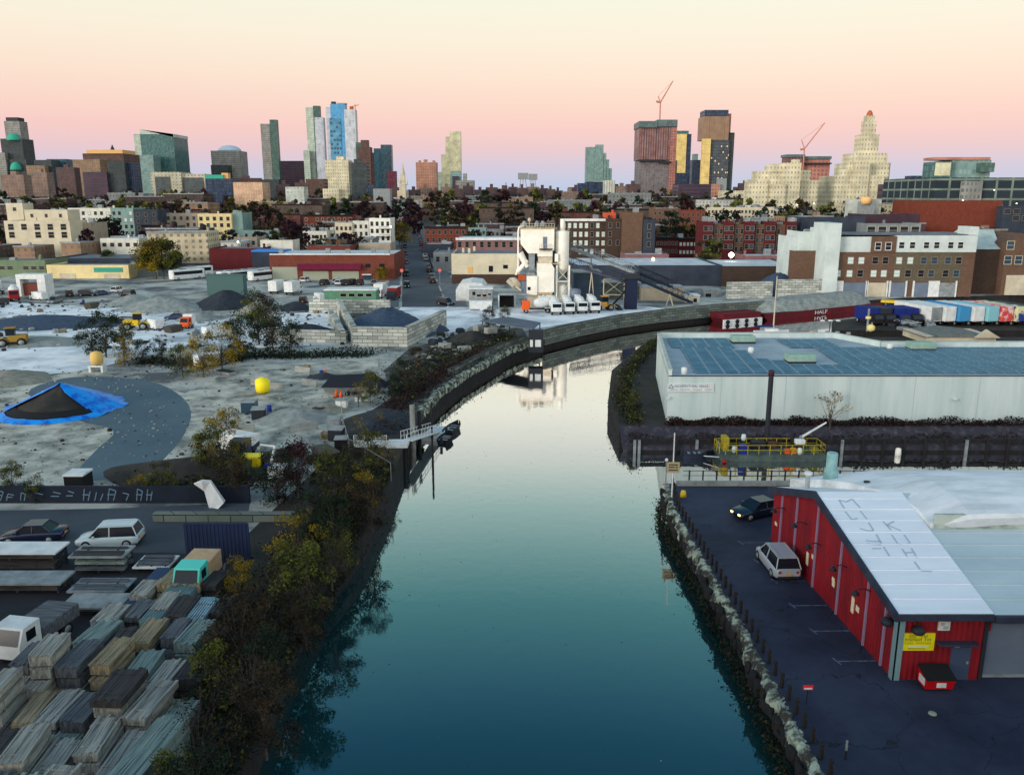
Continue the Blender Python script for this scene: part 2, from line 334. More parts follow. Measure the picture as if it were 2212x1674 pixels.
def waterfn(t, b, mp):
    L = t.links.new; out = [n for n in t.nodes if n.type == 'OUTPUT_MATERIAL'][0]
    df = t.nodes.new('ShaderNodeBsdfDiffuse'); df.inputs[0].default_value = (.005, .045, .050, 1)
    gl = t.nodes.new('ShaderNodeBsdfGlossy'); gl.inputs['Roughness'].default_value = .035; gl.inputs[0].default_value = (.90, .875, .87, 1)
    fr = t.nodes.new('ShaderNodeLayerWeight'); fr.inputs[0].default_value = .5
    nz = t.nodes.new('ShaderNodeTexNoise'); nz.inputs['Scale'].default_value = .9; nz.inputs['Detail'].default_value = 4; L(mp.outputs[0], nz.inputs['Vector'])
    bp = t.nodes.new('ShaderNodeBump'); bp.inputs['Strength'].default_value = .05; bp.inputs['Distance'].default_value = .12; L(nz.outputs[0], bp.inputs['Height'])
    L(bp.outputs[0], gl.inputs['Normal'])
    n3 = t.nodes.new('ShaderNodeTexNoise'); n3.inputs['Scale'].default_value = .08; n3.inputs['Detail'].default_value = 5; L(mp.outputs[0], n3.inputs['Vector'])
    L(mathn(t, 'MULTIPLY', mathn(t, 'SUBTRACT', n3.outputs[0], .42, clamp=True), .35), gl.inputs['Roughness'])
    pw = mathn(t, 'POWER', mathn(t, 'DIVIDE', mathn(t, 'SUBTRACT', fr.outputs[1], .25, clamp=True), .5, clamp=True), 1.5, clamp=True)
    ms = t.nodes.new('ShaderNodeMixShader'); L(pw, ms.inputs[0]); L(df.outputs[0], ms.inputs[1]); L(gl.outputs[0], ms.inputs[2]); L(ms.outputs[0], out.inputs[0])
wm = mat('canal water', (.02, .1, .1), fn=waterfn)
sheet('canal_water', [(-60, -60), (300, -60), (700, 230), (700, 280), (-60, 230)], 0, wm)
# ground dressing, thin sheets laid one over the other
sheet('dusty_yard', [g(*p) for p in [(0, 652), (330, 668), (470, 690), (700, 672), (760, 700), (740, 742), (560, 752), (420, 742), (230, 790), (60, 820), (-300, 840), (-400, 660)]], LZ + .004, M['dust'])
sheet('batch_yard', [g(*p) for p in [(866, 664), (965, 662), (1240, 655), (1400, 662), (1440, 668), (1250, 695), (1150, 712), (1060, 700), (970, 720), (930, 690), (840, 690)]], LZ + .004, M['dust'])
sheet('rubble_yard', [g(*p) for p in [(520, 790), (820, 776), (815, 840), (720, 880), (730, 1000), (720, 1045), (560, 1050), (380, 1010), (300, 1050), (-200, 1060), (-200, 820), (60, 812), (200, 800), (400, 850)]], LZ + .008, M['sand'])
def smooth_poly(pts, n=4):
    out = []
    k = len(pts)
    for i in range(k):
        p0, p1, p2, p3 = pts[i - 1], pts[i], pts[(i + 1) % k], pts[(i + 2) % k]
        for j in range(n):
            t = j / n
            out.append(tuple(.5 * ((2 * p1[a]) + (-p0[a] + p2[a]) * t + (2 * p0[a] - 5 * p1[a] + 4 * p2[a] - p3[a]) * t * t + (-p0[a] + 3 * p1[a] - 3 * p2[a] + p3[a]) * t ** 3) for a in (0, 1)))
    return out
sheet('curved_track', smooth_poly([g(*p) for p in [(160, 1032), (230, 1036), (330, 1010), (400, 935), (408, 875), (345, 830), (240, 815), (135, 818), (60, 850), (160, 905), (245, 930), (205, 975)]]), LZ + .012, M['track'])
sheet('yard_road', [g(*p) for p in [(-400, 1110), (250, 1098), (540, 1085), (530, 1150), (480, 1200), (300, 1190), (-400, 1215)]], LZ + .008, M['road'])
sheet('lumber_yard_ground', [(-60, 12), (-16.5, 12), (-18, 45), (-21.2, 57), (-60, 57)], LZ + .004, mat('yard asphalt', C(52, 54, 60), c2=C(36, 38, 44), scale=.3))
sheet('bank_soil', [(-16.5, 12), (-12.38, 12), (-12.48, 35), (-13.28, 45), (-12.88, 53), (-11.58, 60), (-11.28, 71), (-11.38, 95), (-10, 108), (-14, 112), (-18, 95), (-19, 75), (-21, 57), (-18, 45)], LZ + .012, M['mud'])
sheet('scrub_soil', [g(*p) for p in [(885, 752), (960, 735), (1050, 712), (1128, 708), (1140, 728)]] + [(5.2, 151.5), (-.8, 140.6), (-7.6, 119.5), (-10, 108.5), (-11.3, 98)] + [g(*p) for p in [(850, 880), (830, 800)]], LZ + .016, mat('dark scrubby soil', C(58, 60, 58), c2=C(104, 106, 100), scale=.5, thr=(.48, .66), bump=.5, bscale=3))
# streets
def strip(name, c0, c1, w0, w1, dz, m, n=16):
    mb = MB(); pr = None
    for i in range(n + 1):
        t = i / n; x = c0[0] + (c1[0] - c0[0]) * t; y = c0[1] + (c1[1] - c0[1]) * t; w = (w0 + (w1 - w0) * t) / 2
        z = (zt(y) if y > 300 else LZ) + dz
        cur = ((x - w, y, z), (x + w, y, z))
        if pr: mb.quad(pr[0], pr[1], cur[1], cur[0])
        pr = cur
    o = mb.build(name, m); tag(o, kind='structure'); return o
strip('street', (-20.6, 194), (-78, 640), 10.5, 9.5, .02, M['road'])
strip('pavement', (-28.2, 194), (-85.5, 640), 3.2, 3.2, .12, mat('pavement concrete', C(112, 118, 122), c2=C(84, 92, 98), scale=.4))
strip('pavement', (-12.6, 194), (-71, 640), 4.6, 3.2, .12, MATS['pavement concrete'])
# canal edges
def edgewall(name, pts, w, z0, z1, m, label, cat, side=1):
    t = thing(name, label, cat, (pts[0][0], pts[0][1], 0)); bx, by = pts[0]
    for a, b in zip(pts, pts[1:]):
        d = math.hypot(b[0] - a[0], b[1] - a[1]); an = math.atan2(b[1] - a[1], b[0] - a[0])
        o = MB().box(-.02, d + .02, (0 if side > 0 else -w), (w if side > 0 else 0), z0, z1).build('wall_section', m, t, (a[0] - bx, a[1] - by, 0), an)
    return t
edgewall('retaining_wall', [(5.6, 151), (13, 161), (22, 171), (32, 179), (48, 189), (60, 194)], .6, .95, LZ + 1.5, M['darkblocks'], 'stained concrete block retaining wall along the canal below the concrete plant', 'wall', -1)
edgewall('retaining_wall', [(-8.7, 118.8), (-4.6, 131), (-1.6, 139.8), (2.2, 147.5)], .8, LZ - 1.0, LZ + .9, M['darkblocks'], 'low concrete block wall along the bend of the canal beside the bare bank', 'wall')

# the elevated railway the photograph is taken from: it stands behind the camera and shades the near ground from the western glow
vd = thing('rail_viaduct', 'tall elevated railway viaduct and station crossing the canal behind the viewpoint', 'viaduct', (0, -8, 0))
MB().box(-150, 170, -6, 6.2, 20.5, 26.2).build('deck', M['concrete'], vd); MB().box(-150, 170, 5.8, 6.19, 26.203, 27.3).box(-150, 170, -6, -5.7, 26.203, 30.5).build('parapet', M['concrete'], vd)
MB().box(-60, 70, -6.4, -2.5, 30.6, 31.0).build('canopy', M['trim'], vd)
for i in range(13):
    x = -144 + i * 25
    if -13 < x < 14: x = -17 if x < 0 else 18
    MB().box(x - 2.2, x + 2.2, -5.5, 5.5, LZ + .01, 20.49).build('pier', M['concrete'], vd)
    MB().box(x + 2.21, x + 5.5, -4.5, 4.5, 17, 20.49).box(x - 5.5, x - 2.21, -4.5, 4.5, 17, 20.49).build('haunch', M['concrete'], vd)

def ribbon(name, pts, prof, m, lab, cat, step=.35, jit=.08, seed=1):
    r = random.Random(seed); vs = []; n = len(prof); cnt = 0; ox, oy = pts[0]
    for a, b in zip(pts, pts[1:]):
        d = math.hypot(b[0] - a[0], b[1] - a[1]); ux, uy = (b[0] - a[0]) / d, (b[1] - a[1]) / d; k = max(1, int(d / step))
        for i in range(k):
            w = r.uniform(-.1, .1)
            for (o_, z_) in prof: vs.append((a[0] + ux * d * i / k - uy * (o_ + w) + r.uniform(-jit, jit) - ox, a[1] + uy * d * i / k + ux * (o_ + w) + r.uniform(-jit, jit) - oy, z_ + r.uniform(-jit, jit)))
            cnt += 1
    o = MB().add(vs, [(i * n + j, i * n + j + 1, i * n + n + 1 + j, i * n + n + j) for i in range(cnt - 1) for j in range(n - 1)]).build(name, m, None, (ox, oy, 0)); tag(o, lab, cat); return o
ribbon('quay_coping', [(-11.5, 95), (-9.9, 108), (-7.4, 119), (-.6, 140), (5.5, 151), (9, 156)], [(-.32, LZ - .9), (-.28, LZ - .1), (-.1, LZ + .12), (.3, LZ + .14), (.7, LZ + .02)], M['rot'], 'broken pale stone edge of the west quay round the canal bend', 'quay edge', .5, .1, 4)
sb_ = MB(); r0 = random.Random(12); nx = 150; prs = [(91.75, 2.21), (91.0, 1.9), (90.0, 1.3), (89.0, .95), (88.35, .75), (88.3, -.6)]
sv = [(12.4 + i * 1.1 + r0.uniform(-.15, .15), y + r0.uniform(-.12, .12) * (0 < j < 5), z + r0.uniform(-.16, .16) * (0 < j < 5)) for i in range(nx) for j, (y, z) in enumerate(prs)]
sb_.add(sv, [(i * 6 + j + 1, i * 6 + j, i * 6 + 6 + j, i * 6 + 7 + j) for i in range(nx - 1) for j in range(5)], True).add([sv[j] for j in range(6)], [(0, 1, 2, 3, 4, 5)])
tag(sb_.build('bank_slope', mat('dark littered bank', C(52, 50, 60), c2=C(88, 84, 88), scale=1.2, thr=(.5, .7), bump=.6, bscale=3)), kind='structure')

r1 = random.Random(5); fl_ = MB()
for i in range(420):
    y = r1.uniform(30, 150); e = r1.random(); xl = -11.5 if y < 100 else -11.5 + (y - 100) * .24; xr = 13.3 if y < 118 else 14 + (y - 118) * .3
    x = xl + (xr - xl) * (e ** 3 if r1.random() < .5 else 1 - e ** 3) ; s_ = r1.uniform(.03, .09)
    fl_.mi(i % 2).cbox(x, y, .002, s_, s_ * r1.uniform(.4, 1), .012, r1.uniform(0, 3))
tag(fl_.build('floating_debris', [M['rot'], M['barkm']]), 'leaves and litter floating along the edges of the canal', 'litter', kind='stuff')
# ================================================================ plants
def leafmat(name, a, b2): return mat(name, a, c2=b2, scale=.9, rough=.7, spec=.1, thr=(.4, .6))
LEAF = {'olive': [leafmat('olive leaves', C(104, 108, 40), C(62, 68, 34)), leafmat('deep olive leaves', C(46, 52, 32), C(32, 38, 28))],
        'gold': [leafmat('golden leaves', C(158, 132, 28), C(112, 98, 26)), leafmat('ochre leaves', C(104, 92, 34), C(66, 62, 30))],
        'brown': [leafmat('brown leaves', C(72, 60, 42), C(48, 44, 34)), leafmat('dark brown leaves', C(44, 40, 36), C(30, 32, 32))],
        'maroon': [leafmat('maroon leaves', C(66, 36, 44), C(48, 30, 36)), leafmat('dark maroon leaves', C(42, 28, 34), C(32, 26, 32))],
        'green': [leafmat('dark green leaves', C(44, 62, 40), C(30, 44, 34)), leafmat('deep green leaves', C(32, 42, 34), C(24, 32, 28))]}
def tree_meshes(kind, seed, n, h=8, r=3, leaf=.3, nc=26, bare=.0, low=.3):
    rd = random.Random(seed); tr = MB(); cr = MB()
    tr.tube((0, 0, 0), (0, 0, h * .42), .035 * h * .55, .02 * h * .55, n=7)
    cl = []
    for i in range(nc):
        a = rd.uniform(0, 6.28); zz = rd.uniform(low, .97); e = math.sin(math.pi * min(1, max(.08, (zz - low + .14) / (1.14 - low)))) ** .6
        q = r * e * math.sqrt(rd.uniform(.05, 1)) * rd.uniform(.75, 1.12)
        cl.append((q * math.cos(a), q * math.sin(a), zz * h, r * rd.uniform(.2, .4)))
    for (x, y, z, s) in cl:
        b = rd.uniform(.2, .42) * h; m = Vector((x * .45 + rd.uniform(-.2, .2), y * .45, b + (z - b) * .55))
        tr.tube((0, 0, b * .8), m, .010 * h * .55, .006 * h * .5, n=4); tr.tube(m, (x, y, z + s * .4), .006 * h * .5, .002 * h * .5, n=3)
        for k in range(2):
            tr.tube(m.lerp(Vector((x, y, z)), .5), (x + rd.uniform(-s, s) * 1.3, y + rd.uniform(-s, s) * 1.3, z + rd.uniform(-.3, 1) * s), .003 * h * .5, .0012 * h * .5, n=3)
    per = max(1, int(n / nc))
    for (x, y, z, s) in cl:
        cr.mi(0 if rd.random() < .55 else 1)
        if rd.random() < bare: continue
        for k in range(per):
            d = Vector((rd.gauss(0, 1), rd.gauss(0, 1), rd.gauss(0, .7))); d = d * (s * .55 * min(1, 1.5 / max(.01, d.length)))
            p = Vector((x, y, z)) + d; ls = leaf * rd.uniform(.5, 1.3)
            u = Vector((rd.gauss(0, 1), rd.gauss(0, 1), rd.gauss(0, .6))).normalized(); w = u.cross(Vector((rd.gauss(0, 1), rd.gauss(0, 1), rd.gauss(0, 1)))).normalized()
            cr.add([p - u * ls, p - w * ls * .6, p + u * ls, p + w * ls * .6], [(0, 1, 2, 3)])
    return tr.mesh('trunk', M['barkm']), cr.mesh('crown', LEAF[kind])
TREES = {}
def tree(key, loc, sc, label, group, rz=None, name='tree', cat='tree', **kw):
    if key not in TREES: TREES[key] = tree_meshes(**(KW.get(key) or NW.get(key)))
    t = thing(name, label, cat, loc, random.uniform(0, 6.28) if rz is None else rz, group); t.scale = sc if isinstance(sc, tuple) else (sc,) * 3
    for nm, me in zip(('trunk', 'crown'), TREES[key]):
        o = bpy.data.objects.new(nm if name == 'tree' or nm == 'crown' else 'stem', me); COL.objects.link(o); o.parent = t
    return t
KW = {'f' + k + str(i): dict(kind=k, seed=i * 7 + len(k), n=900, leaf=.36, nc=24) for k in LEAF for i in (0, 1)}
NW = {'n' + k + str(i): dict(kind=k, seed=i * 5 + len(k) + 40, n=(4600 if k != 'gold' else 3400), leaf=.12, nc=40, h=7, r=3, bare=.2, low=.1) for k in LEAF for i in (0, 1)}
NW['nbare'] = dict(kind='brown', seed=99, n=900, leaf=.09, nc=60, h=6, r=2.6, bare=.4)
NW['sapling'] = dict(kind='gold', seed=17, n=500, leaf=.1, nc=22, h=5, r=2, bare=.15)
def weeds(name, pts, n, hh, m, label=None, spread=.8, sd=1, cat='weeds', z=LZ, leaf=.12, cut=9):
    rd = random.Random(sd); mb = MB()
    for i in range(n):
        k = rd.randrange(len(pts) - 1); t = rd.random(); a, b = pts[k], pts[k + 1]
        cl = rd.random(); x = a[0] + (b[0] - a[0]) * t + min(cut, rd.gauss(0, spread * .5)); y = a[1] + (b[1] - a[1]) * t + rd.gauss(0, spread * .5)
        top = hh * (.4 + .6 * abs(math.sin(x * .9 + y * 1.3) * math.cos(x * .37 - y * .51)))
        p = Vector((x, y, z + rd.random() ** 1.3 * top)); ls = leaf * rd.uniform(.5, 1.4); mb.mi(rd.randrange(len(m)))
        u = Vector((rd.gauss(0, 1), rd.gauss(0, 1), rd.gauss(0, 1.1))).normalized(); w = u.cross(Vector((rd.gauss(0, 1), rd.gauss(0, 1), rd.gauss(0, 1)))).normalized()
        mb.add([p - u * ls, p - w * ls * .5, p + u * ls, p + w * ls * .5], [(0, 1, 2, 3)])
    o = mb.build(name, m); tag(o, label, cat, kind='stuff'); return o
# ================================================================ vehicles
def wheel(parent, x, y, r, w=.22, side=1):
    o = MB().lathe([(r * .62, -w / 2), (r * .94, -w / 2), (r, -w / 2 + .04), (r, w / 2 - .04), (r * .94, w / 2), (r * .62, w / 2)], 18, axis='y').build('wheel', M['rubber'], parent, (x, y, r))
    MB().lathe([(r * .1, -.02), (r * .6, -.012), (r * .62, .012), (r * .1, .02)], 12, axis='y').build('rim', M['steel'], o, (0, side * (w / 2 + .012), 0)); return o
def car(label, paint, kind='sedan', lights=False, group=None, name='parked_car', cat='car', plate=True):
    L_, Wd, H_ = {'sedan': (4.6, 1.8, 1.42), 'suv': (4.6, 1.84, 1.72), 'hatch': (4.3, 1.76, 1.55)}[kind]
    t = thing(name, label, cat, group=group); hw = Wd / 2; hl = L_ / 2; belt = .98 if kind == 'suv' else .9; hood = belt - .04
    st = [(-hl, .45, belt - .12, .80), (-hl + .12, .28, belt - .02, .94), (-hl + .6, .22, belt, 1), (-.2, .2, belt, 1), (hl - 1.3, .2, hood, 1), (hl - .5, .22, hood - .1, .97), (hl - .12, .28, hood - .2, .88), (hl, .42, hood - .32, .78)]
    if kind == 'suv': st = [(-hl, .5, belt, .85), (-hl + .1, .35, belt + .03, .95)] + st[2:]
    mb = MB(); ring = []
    for (x, z0, z1, k) in st:
        w = hw * k; ring.append([(x, -w * .9, z0), (x, -w, z0 + .12), (x, -w, z1 - .18), (x, -w * .93, z1 - .04), (x, -w * .8, z1), (x, w * .8, z1), (x, w * .93, z1 - .04), (x, w, z1 - .18), (x, w, z0 + .12), (x, w * .9, z0)])
    vs = [v for r_ in ring for v in r_]; n = 10
    mb.add(vs, [(j * n + i, j * n + (i + 1) % n, (j + 1) * n + (i + 1) % n, (j + 1) * n + i) for j in range(len(st) - 1) for i in range(n)][::1], True)
    mb.add([], []); o = len(mb.v) - len(vs)
    mb.add(ring[0], [tuple(range(n))]).add(ring[-1], [tuple(range(n - 1, -1, -1))]); body = mb.build('body', paint, t)
    # greenhouse: sloping glass, painted roof and pillars
    if kind == 'suv': x0, x1, x2, x3 = -hl + .08, -hl + .38, .55, 1.25
    elif kind == 'hatch': x0, x1, x2, x3 = -hl + .1, -hl + .7, .45, 1.2
    else: x0, x1, x2, x3 = -hl + .75, -hl + 1.35, .35, 1.15
    wb, wt = hw * .92, hw * .72; zt_ = H_ - .05; zb = belt - .03
    P = [(x0, zb, wb), (x3, zb, wb), (x2, zt_, wt), (x1, zt_, wt)]
    gm = MB(); a = [(x, -w, z) for x, z, w in P] + [(x, w, z) for x, z, w in P]
    gm.add(a, [(0, 1, 2, 3), (7, 6, 5, 4), (0, 3, 7, 4), (1, 5, 6, 2), (3, 2, 6, 7)]).build('window', M['glass'], t)
    rf = MB(); rf.prism([(x1 - .04, -wt - .02), (x2 + .05, -wt - .02), (x2 + .05, wt + .02), (x1 - .04, wt + .02)], zt_ - .02, zt_ + .05)
    for s in (-1, 1):
        for (pa, pb) in (((x0, zb, wb), (x1, zt_, wt)), ((x3, zb, wb), (x2, zt_, wt)), ((-.25, zb, wb), (-.25, zt_, wt))):
            rf.tube((pa[0], s * (pa[2] + .01), pa[1]), (pb[0], s * (pb[2] + .01), pb[1]), .05, n=5)
        if kind == 'suv': rf.tube((x1 + .1, s * wt * .9, H_ + .05), (x2 - .2, s * wt * .9, H_ + .05), .025, n=5)
    rf.build('roof', paint, t)
    for s in (-1, 1):
        for x in (-hl + .85, hl - .85): wheel(t, x, s * (hw - .1), .33 if kind != 'suv' else .36, .22, s)
        MB().box(hl - .14, hl + .015, s * hw * .52 - .17, s * hw * .52 + .17, hood - .40, hood - .27, .03).build('headlight', M['head'] if lights else M['litglass'], t)
        MB().box(-hl - .015, -hl + .1, s * hw * .66 - .1, s * hw * .66 + .1, belt - .28, belt - .1, .03).build('tail_light', M['tail'], t)
        MB().box(.75, .95, s * (hw + .02), s * (hw + .02) + s * .14 if s > 0 else s * (hw + .02), belt - .02, belt + .12).build('mirror', paint, t) if s > 0 else MB().box(.75, .95, -hw - .16, -hw - .02, belt - .02, belt + .12).build('mirror', paint, t)
    MB().box(-hl - .05, -hl + .05, -hw * .8, hw * .8, .34, .5, .03).build('bumper', M['dark'] if kind == 'suv' else paint, t)
    if plate: MB().box(-hl - .065, -hl - .02, -.2, .2, .55, .68).build('number_plate', mat('plate yellow', C(220, 160, 60)), t)
    return t
paint = lambda n, c, r=.25: mat('car paint ' + n, c, rough=r, spec=.6)
# ================================================================ red building
def corrfn(t, b, mp):
    s_ = t.nodes.new('ShaderNodeSeparateXYZ'); co = t.nodes.new('ShaderNodeTexCoord'); t.links.new(co.outputs['Object'], s_.inputs[0])
    w = mathn(t, 'SINE', mathn(t, 'MULTIPLY', mathn(t, 'ADD', s_.outputs[0], s_.outputs[1]), 21.0))
    bp = t.nodes.new('ShaderNodeBump'); bp.inputs['Strength'].default_value = .7; bp.inputs['Distance'].default_value = .03; t.links.new(w, bp.inputs['Height']); t.links.new(bp.outputs[0], b.inputs['Normal'])
RB = thing('red_warehouse', 'red metal warehouse with a long white pitched roof beside the canal parking lot', 'warehouse', (20.8, 40.5, LZ))
bx, by = 20.8, 40.5
YF, YR = 59.4 - by, 11.0; ZE, ZR, ZF = 3.95, 6.55, 3.95; dxw = -.9          # wall drifts left with distance
wl = lambda y: dxw * y / YF
W_ = 40
mb = MB()
poly = [(0, 0), (YR, 0), (YF, 0), (YF, ZF), (YR, ZR), (0, ZE)]
mb.add([(wl(y), y, z) for y, z in poly] + [(wl(y) + .25, y, z) for y, z in poly], [tuple(range(5, -1, -1)), tuple(range(6, 12))] + [((i + 1) % 6, i, 6 + i, 6 + (i + 1) % 6) for i in range(6)])
mb.box(.25, 4.6, 0, .25, 0, ZE - .02); mb.box(4.6, 5.0, .02, .25, 2.9, ZE - .02)
mb.box(.25, W_, YF - .3, YF - .05, 0, ZF)
mb.build('wall', mat('red corrugated wall', C(152, 22, 34), c2=C(118, 18, 30), scale=.8, rough=.65, fn=corrfn, stretch=(1, 1, .3)), RB)
MB().box(4.6, W_, .3, .5, 0, ZE - .3).build('wall', M['red'], RB)
# roof slopes
def slope(x0, x1, ya, za, yb, zb, th=.18):
    return MB().add([(x0, ya, za), (x1, ya, za), (x1, yb, zb), (x0, yb, zb), (x0, ya, za + th), (x1, ya, za + th), (x1, yb, zb + th), (x0, yb, zb + th)],
                    [(3, 2, 1, 0), (4, 5, 6, 7), (0, 1, 5, 4), (1, 2, 6, 5), (2, 3, 7, 6), (3, 0, 4, 7)])
roofw = mat('white coated roof', C(240, 244, 250), c2=C(216, 224, 234), scale=.5, rough=.7, stretch=(.3, 1.6, 1), thr=(.3, .75))
roofg = mat('weathered pale roof', C(196, 212, 216), c2=C(164, 184, 192), scale=.25, rough=.75, stretch=(.5, 1.2, 1), thr=(.3, .75))
roofd = mat('dirty white roof', C(238, 240, 242), c2=C(186, 194, 196), scale=.45, thr=(.42, .75), stretch=(.5, 1.3, 1))
MB().add([(-.35, -.35, ZE - .02), (4.8, -.35, ZE - .02), (4.8, YR, ZR + .02), (wl(YR) - .35, YR, ZR + .02), (-.35, -.35, ZE + .18), (4.8, -.35, ZE + .18), (4.8, YR, ZR + .22), (wl(YR) - .35, YR, ZR + .22)],
         [(3, 2, 1, 0), (4, 5, 6, 7), (0, 1, 5, 4), (1, 2, 6, 5), (2, 3, 7, 6), (3, 0, 4, 7)]).build('roof', roofw, RB)
slope(4.803, W_, -.35, ZE - .06, YR, ZR - .02).build('roof', roofg, RB)
MB().add([(wl(YR) - .35, YR, ZR), (W_, YR, ZR), (W_, YF + .3, ZF), (wl(YF) - .35, YF + .3, ZF), (wl(YR) - .35, YR, ZR + .2), (W_, YR, ZR + .2), (W_, YF + .3, ZF + .2), (wl(YF) - .35, YF + .3, ZF + .2)],
         [(3, 2, 1, 0), (4, 5, 6, 7), (0, 1, 5, 4), (1, 2, 6, 5), (2, 3, 7, 6), (3, 0, 4, 7)]).build('roof', roofd, RB)
for i in range(9):
    y_ = .8 + i * 1.18; z_ = ZE + .18 + (ZR - ZE + .04) * (y_ + .35) / (YR + .35); MB().box(wl(y_) - .3, 4.75, y_ - .03, y_ + .03, z_ - .03, z_ + .035).build('roof_seam', roofw, RB); MB().box(4.81, W_, y_ - .03, y_ + .03, z_ - .24, z_ - .01).build('roof_seam', roofg, RB)
# raised vaulted section behind the ridge
va = MB(); pr = [(7.3, 5.2), (7.15, 6.62), (7.3, 6.86), (9, 7.2), (12, 7.2), (15, 6.7), (18, 5.9), (21.5, 4.7), (21.5, 3.9)]
lx = lambda y: 4.9 - max(0, y - 9) * .30
n = len(pr); pts = []
for j in range(9):
    f = j / 8; e = -.28 * abs(2 * f - .55) ** 1.5 - (.62 if j == 0 else 0)
    pts += [((lx(y) if j == 0 else 4.9 + (W_ - 4.9) * f ** 1.3), y - .35 * math.sin(math.pi * min(1, f * 3)) * (i in (1, 2)), z + (e if i > 0 else 0)) for i, (y, z) in enumerate(pr)]
va.add(pts, [(j * n + i, (j + 1) * n + i, (j + 1) * n + i + 1, j * n + i + 1) for j in range(8) for i in range(n - 1)], False)
va.add([pts[i] for i in range(n)], [tuple(range(n - 1, -1, -1))]); va.build('vaulted_roof', roofd, RB)
MB().box(5.1, W_, 7.05, 7.28, 5.0, 6.75).build('parapet_wall', mat('stained parapet', C(190, 200, 190), c2=C(96, 108, 108), scale=.7, thr=(.45, .62), stretch=(.5, 1, 1.2)), RB)
# eaves, verge trims, corner post, downpipes
tr_ = MB()
tr_.add([(-.42, -.4, ZE - .3), (-.28, -.4, ZE - .3), (-.28, YR, ZR - .27), (-.42 + wl(YR), YR, ZR - .27), (-.42, -.4, ZE + .24), (-.3, -.4, ZE + .24), (-.3 + wl(YR), YR, ZR + .28), (-.42 + wl(YR), YR, ZR + .28)],
        [(3, 2, 1, 0), (4, 5, 6, 7), (0, 1, 5, 4), (1, 2, 6, 5), (2, 3, 7, 6), (3, 0, 4, 7)]).build('verge', M['trim'], RB)
MB().add([(wl(YR) - .42, YR, ZR - .27), (wl(YR) - .28, YR, ZR - .27), (wl(YF) - .28, YF + .3, ZF - .3), (wl(YF) - .42, YF + .3, ZF - .3), (wl(YR) - .42, YR, ZR + .28), (wl(YR) - .3, YR, ZR + .28), (wl(YF) - .3, YF + .3, ZF + .25), (wl(YF) - .42, YF + .3, ZF + .25)],
         [(3, 2, 1, 0), (4, 5, 6, 7), (0, 1, 5, 4), (1, 2, 6, 5), (2, 3, 7, 6), (3, 0, 4, 7)]).build('verge', M['trim'], RB)
MB().box(-.4, 4.79, -.5, -.36, ZE - .2, ZE + .16).box(4.81, W_, -.6, -.36, ZE - .28, ZE + .10).build('gutter', M['trim'], RB)
MB().box(-.1, .3, -.12, -.003, 0, ZE - .2).box(-.12, -.003, -.12, .3, 0, ZE - .15).build('corner_post', mat('pale teal steel', C(120, 150, 156), rough=.6), RB)
for px in (1683, 1713, 1755, 1806, 1864, 1902):
    w = g(px, 1165 + (px - 1665) * 300 / 260); y = w[1] - by; ztop = (ZE + (ZR - ZE) * y / YR if y < YR else ZR + (ZF - ZR) * (y - YR) / (YF - YR)) - .35
    MB().box(wl(y) - .12, wl(y) - .004, y - .06, y + .06, .05, ztop).build('downpipe', M['lilac'], RB)
def neck_lamp(y, z):
    o = MB().path([(0, 0, 0), (-.35, 0, .18), (-.7, 0, .15), (-.85, 0, -.02)], .035).lathe([(.05, .1), (.2, -.05), (.24, -.14)], 12, (-.86, 0, -.02)).build('wall_lamp', M['dark'], RB, (wl(y) - .02, y, z)); return o
for px, py in ((1690, 1108), (1733, 1140), (1765, 1186), (1818, 1234), (1867, 1286)):
    pb = g(px, 1165 + (px - 1665) * 300 / 260); y = min(YF - .5, pb[1] - by); zz = at(px, py, pb[1])[1] - LZ; neck_lamp(y, min(zz + .25, ZR - 1.2))
for (x, y, z, a) in ((-.35, YF - .2, 3.2, 0), (-.35, .6, 3.2, 0), (.9, -.35, 3.2, 0)):
    MB().lathe([(.05, .2), (.28, .1), (.36, -.1), (.3, -.22)], 14).tube((0, 0, .15), (.3 if y > 0 else 0, 0 if y > 0 else .3, .3), .05).build('wall_lamp', M['dark'], RB, (x, y, z))
for k, (px, py, w, h) in enumerate(((1673, 1131, .45, .25), (1740, 1206, .35, .9), (1750, 1202, .3, .3), (1794, 1252, .35, .3), (1795, 1260, .35, .4), (1836, 1306, .35, 1.0), (1846, 1315, .4, .35))):
    pb = g(px, 1165 + (px - 1665) * 300 / 260); y = pb[1] - by; z = at(px, py, pb[1])[1] - LZ
    MB().box(wl(y) - .05, wl(y) - .003, y - w / 2, y + w / 2, z - h / 2, z + h / 2).build('notice', mat('cream notice', C(232, 214, 180)), RB)
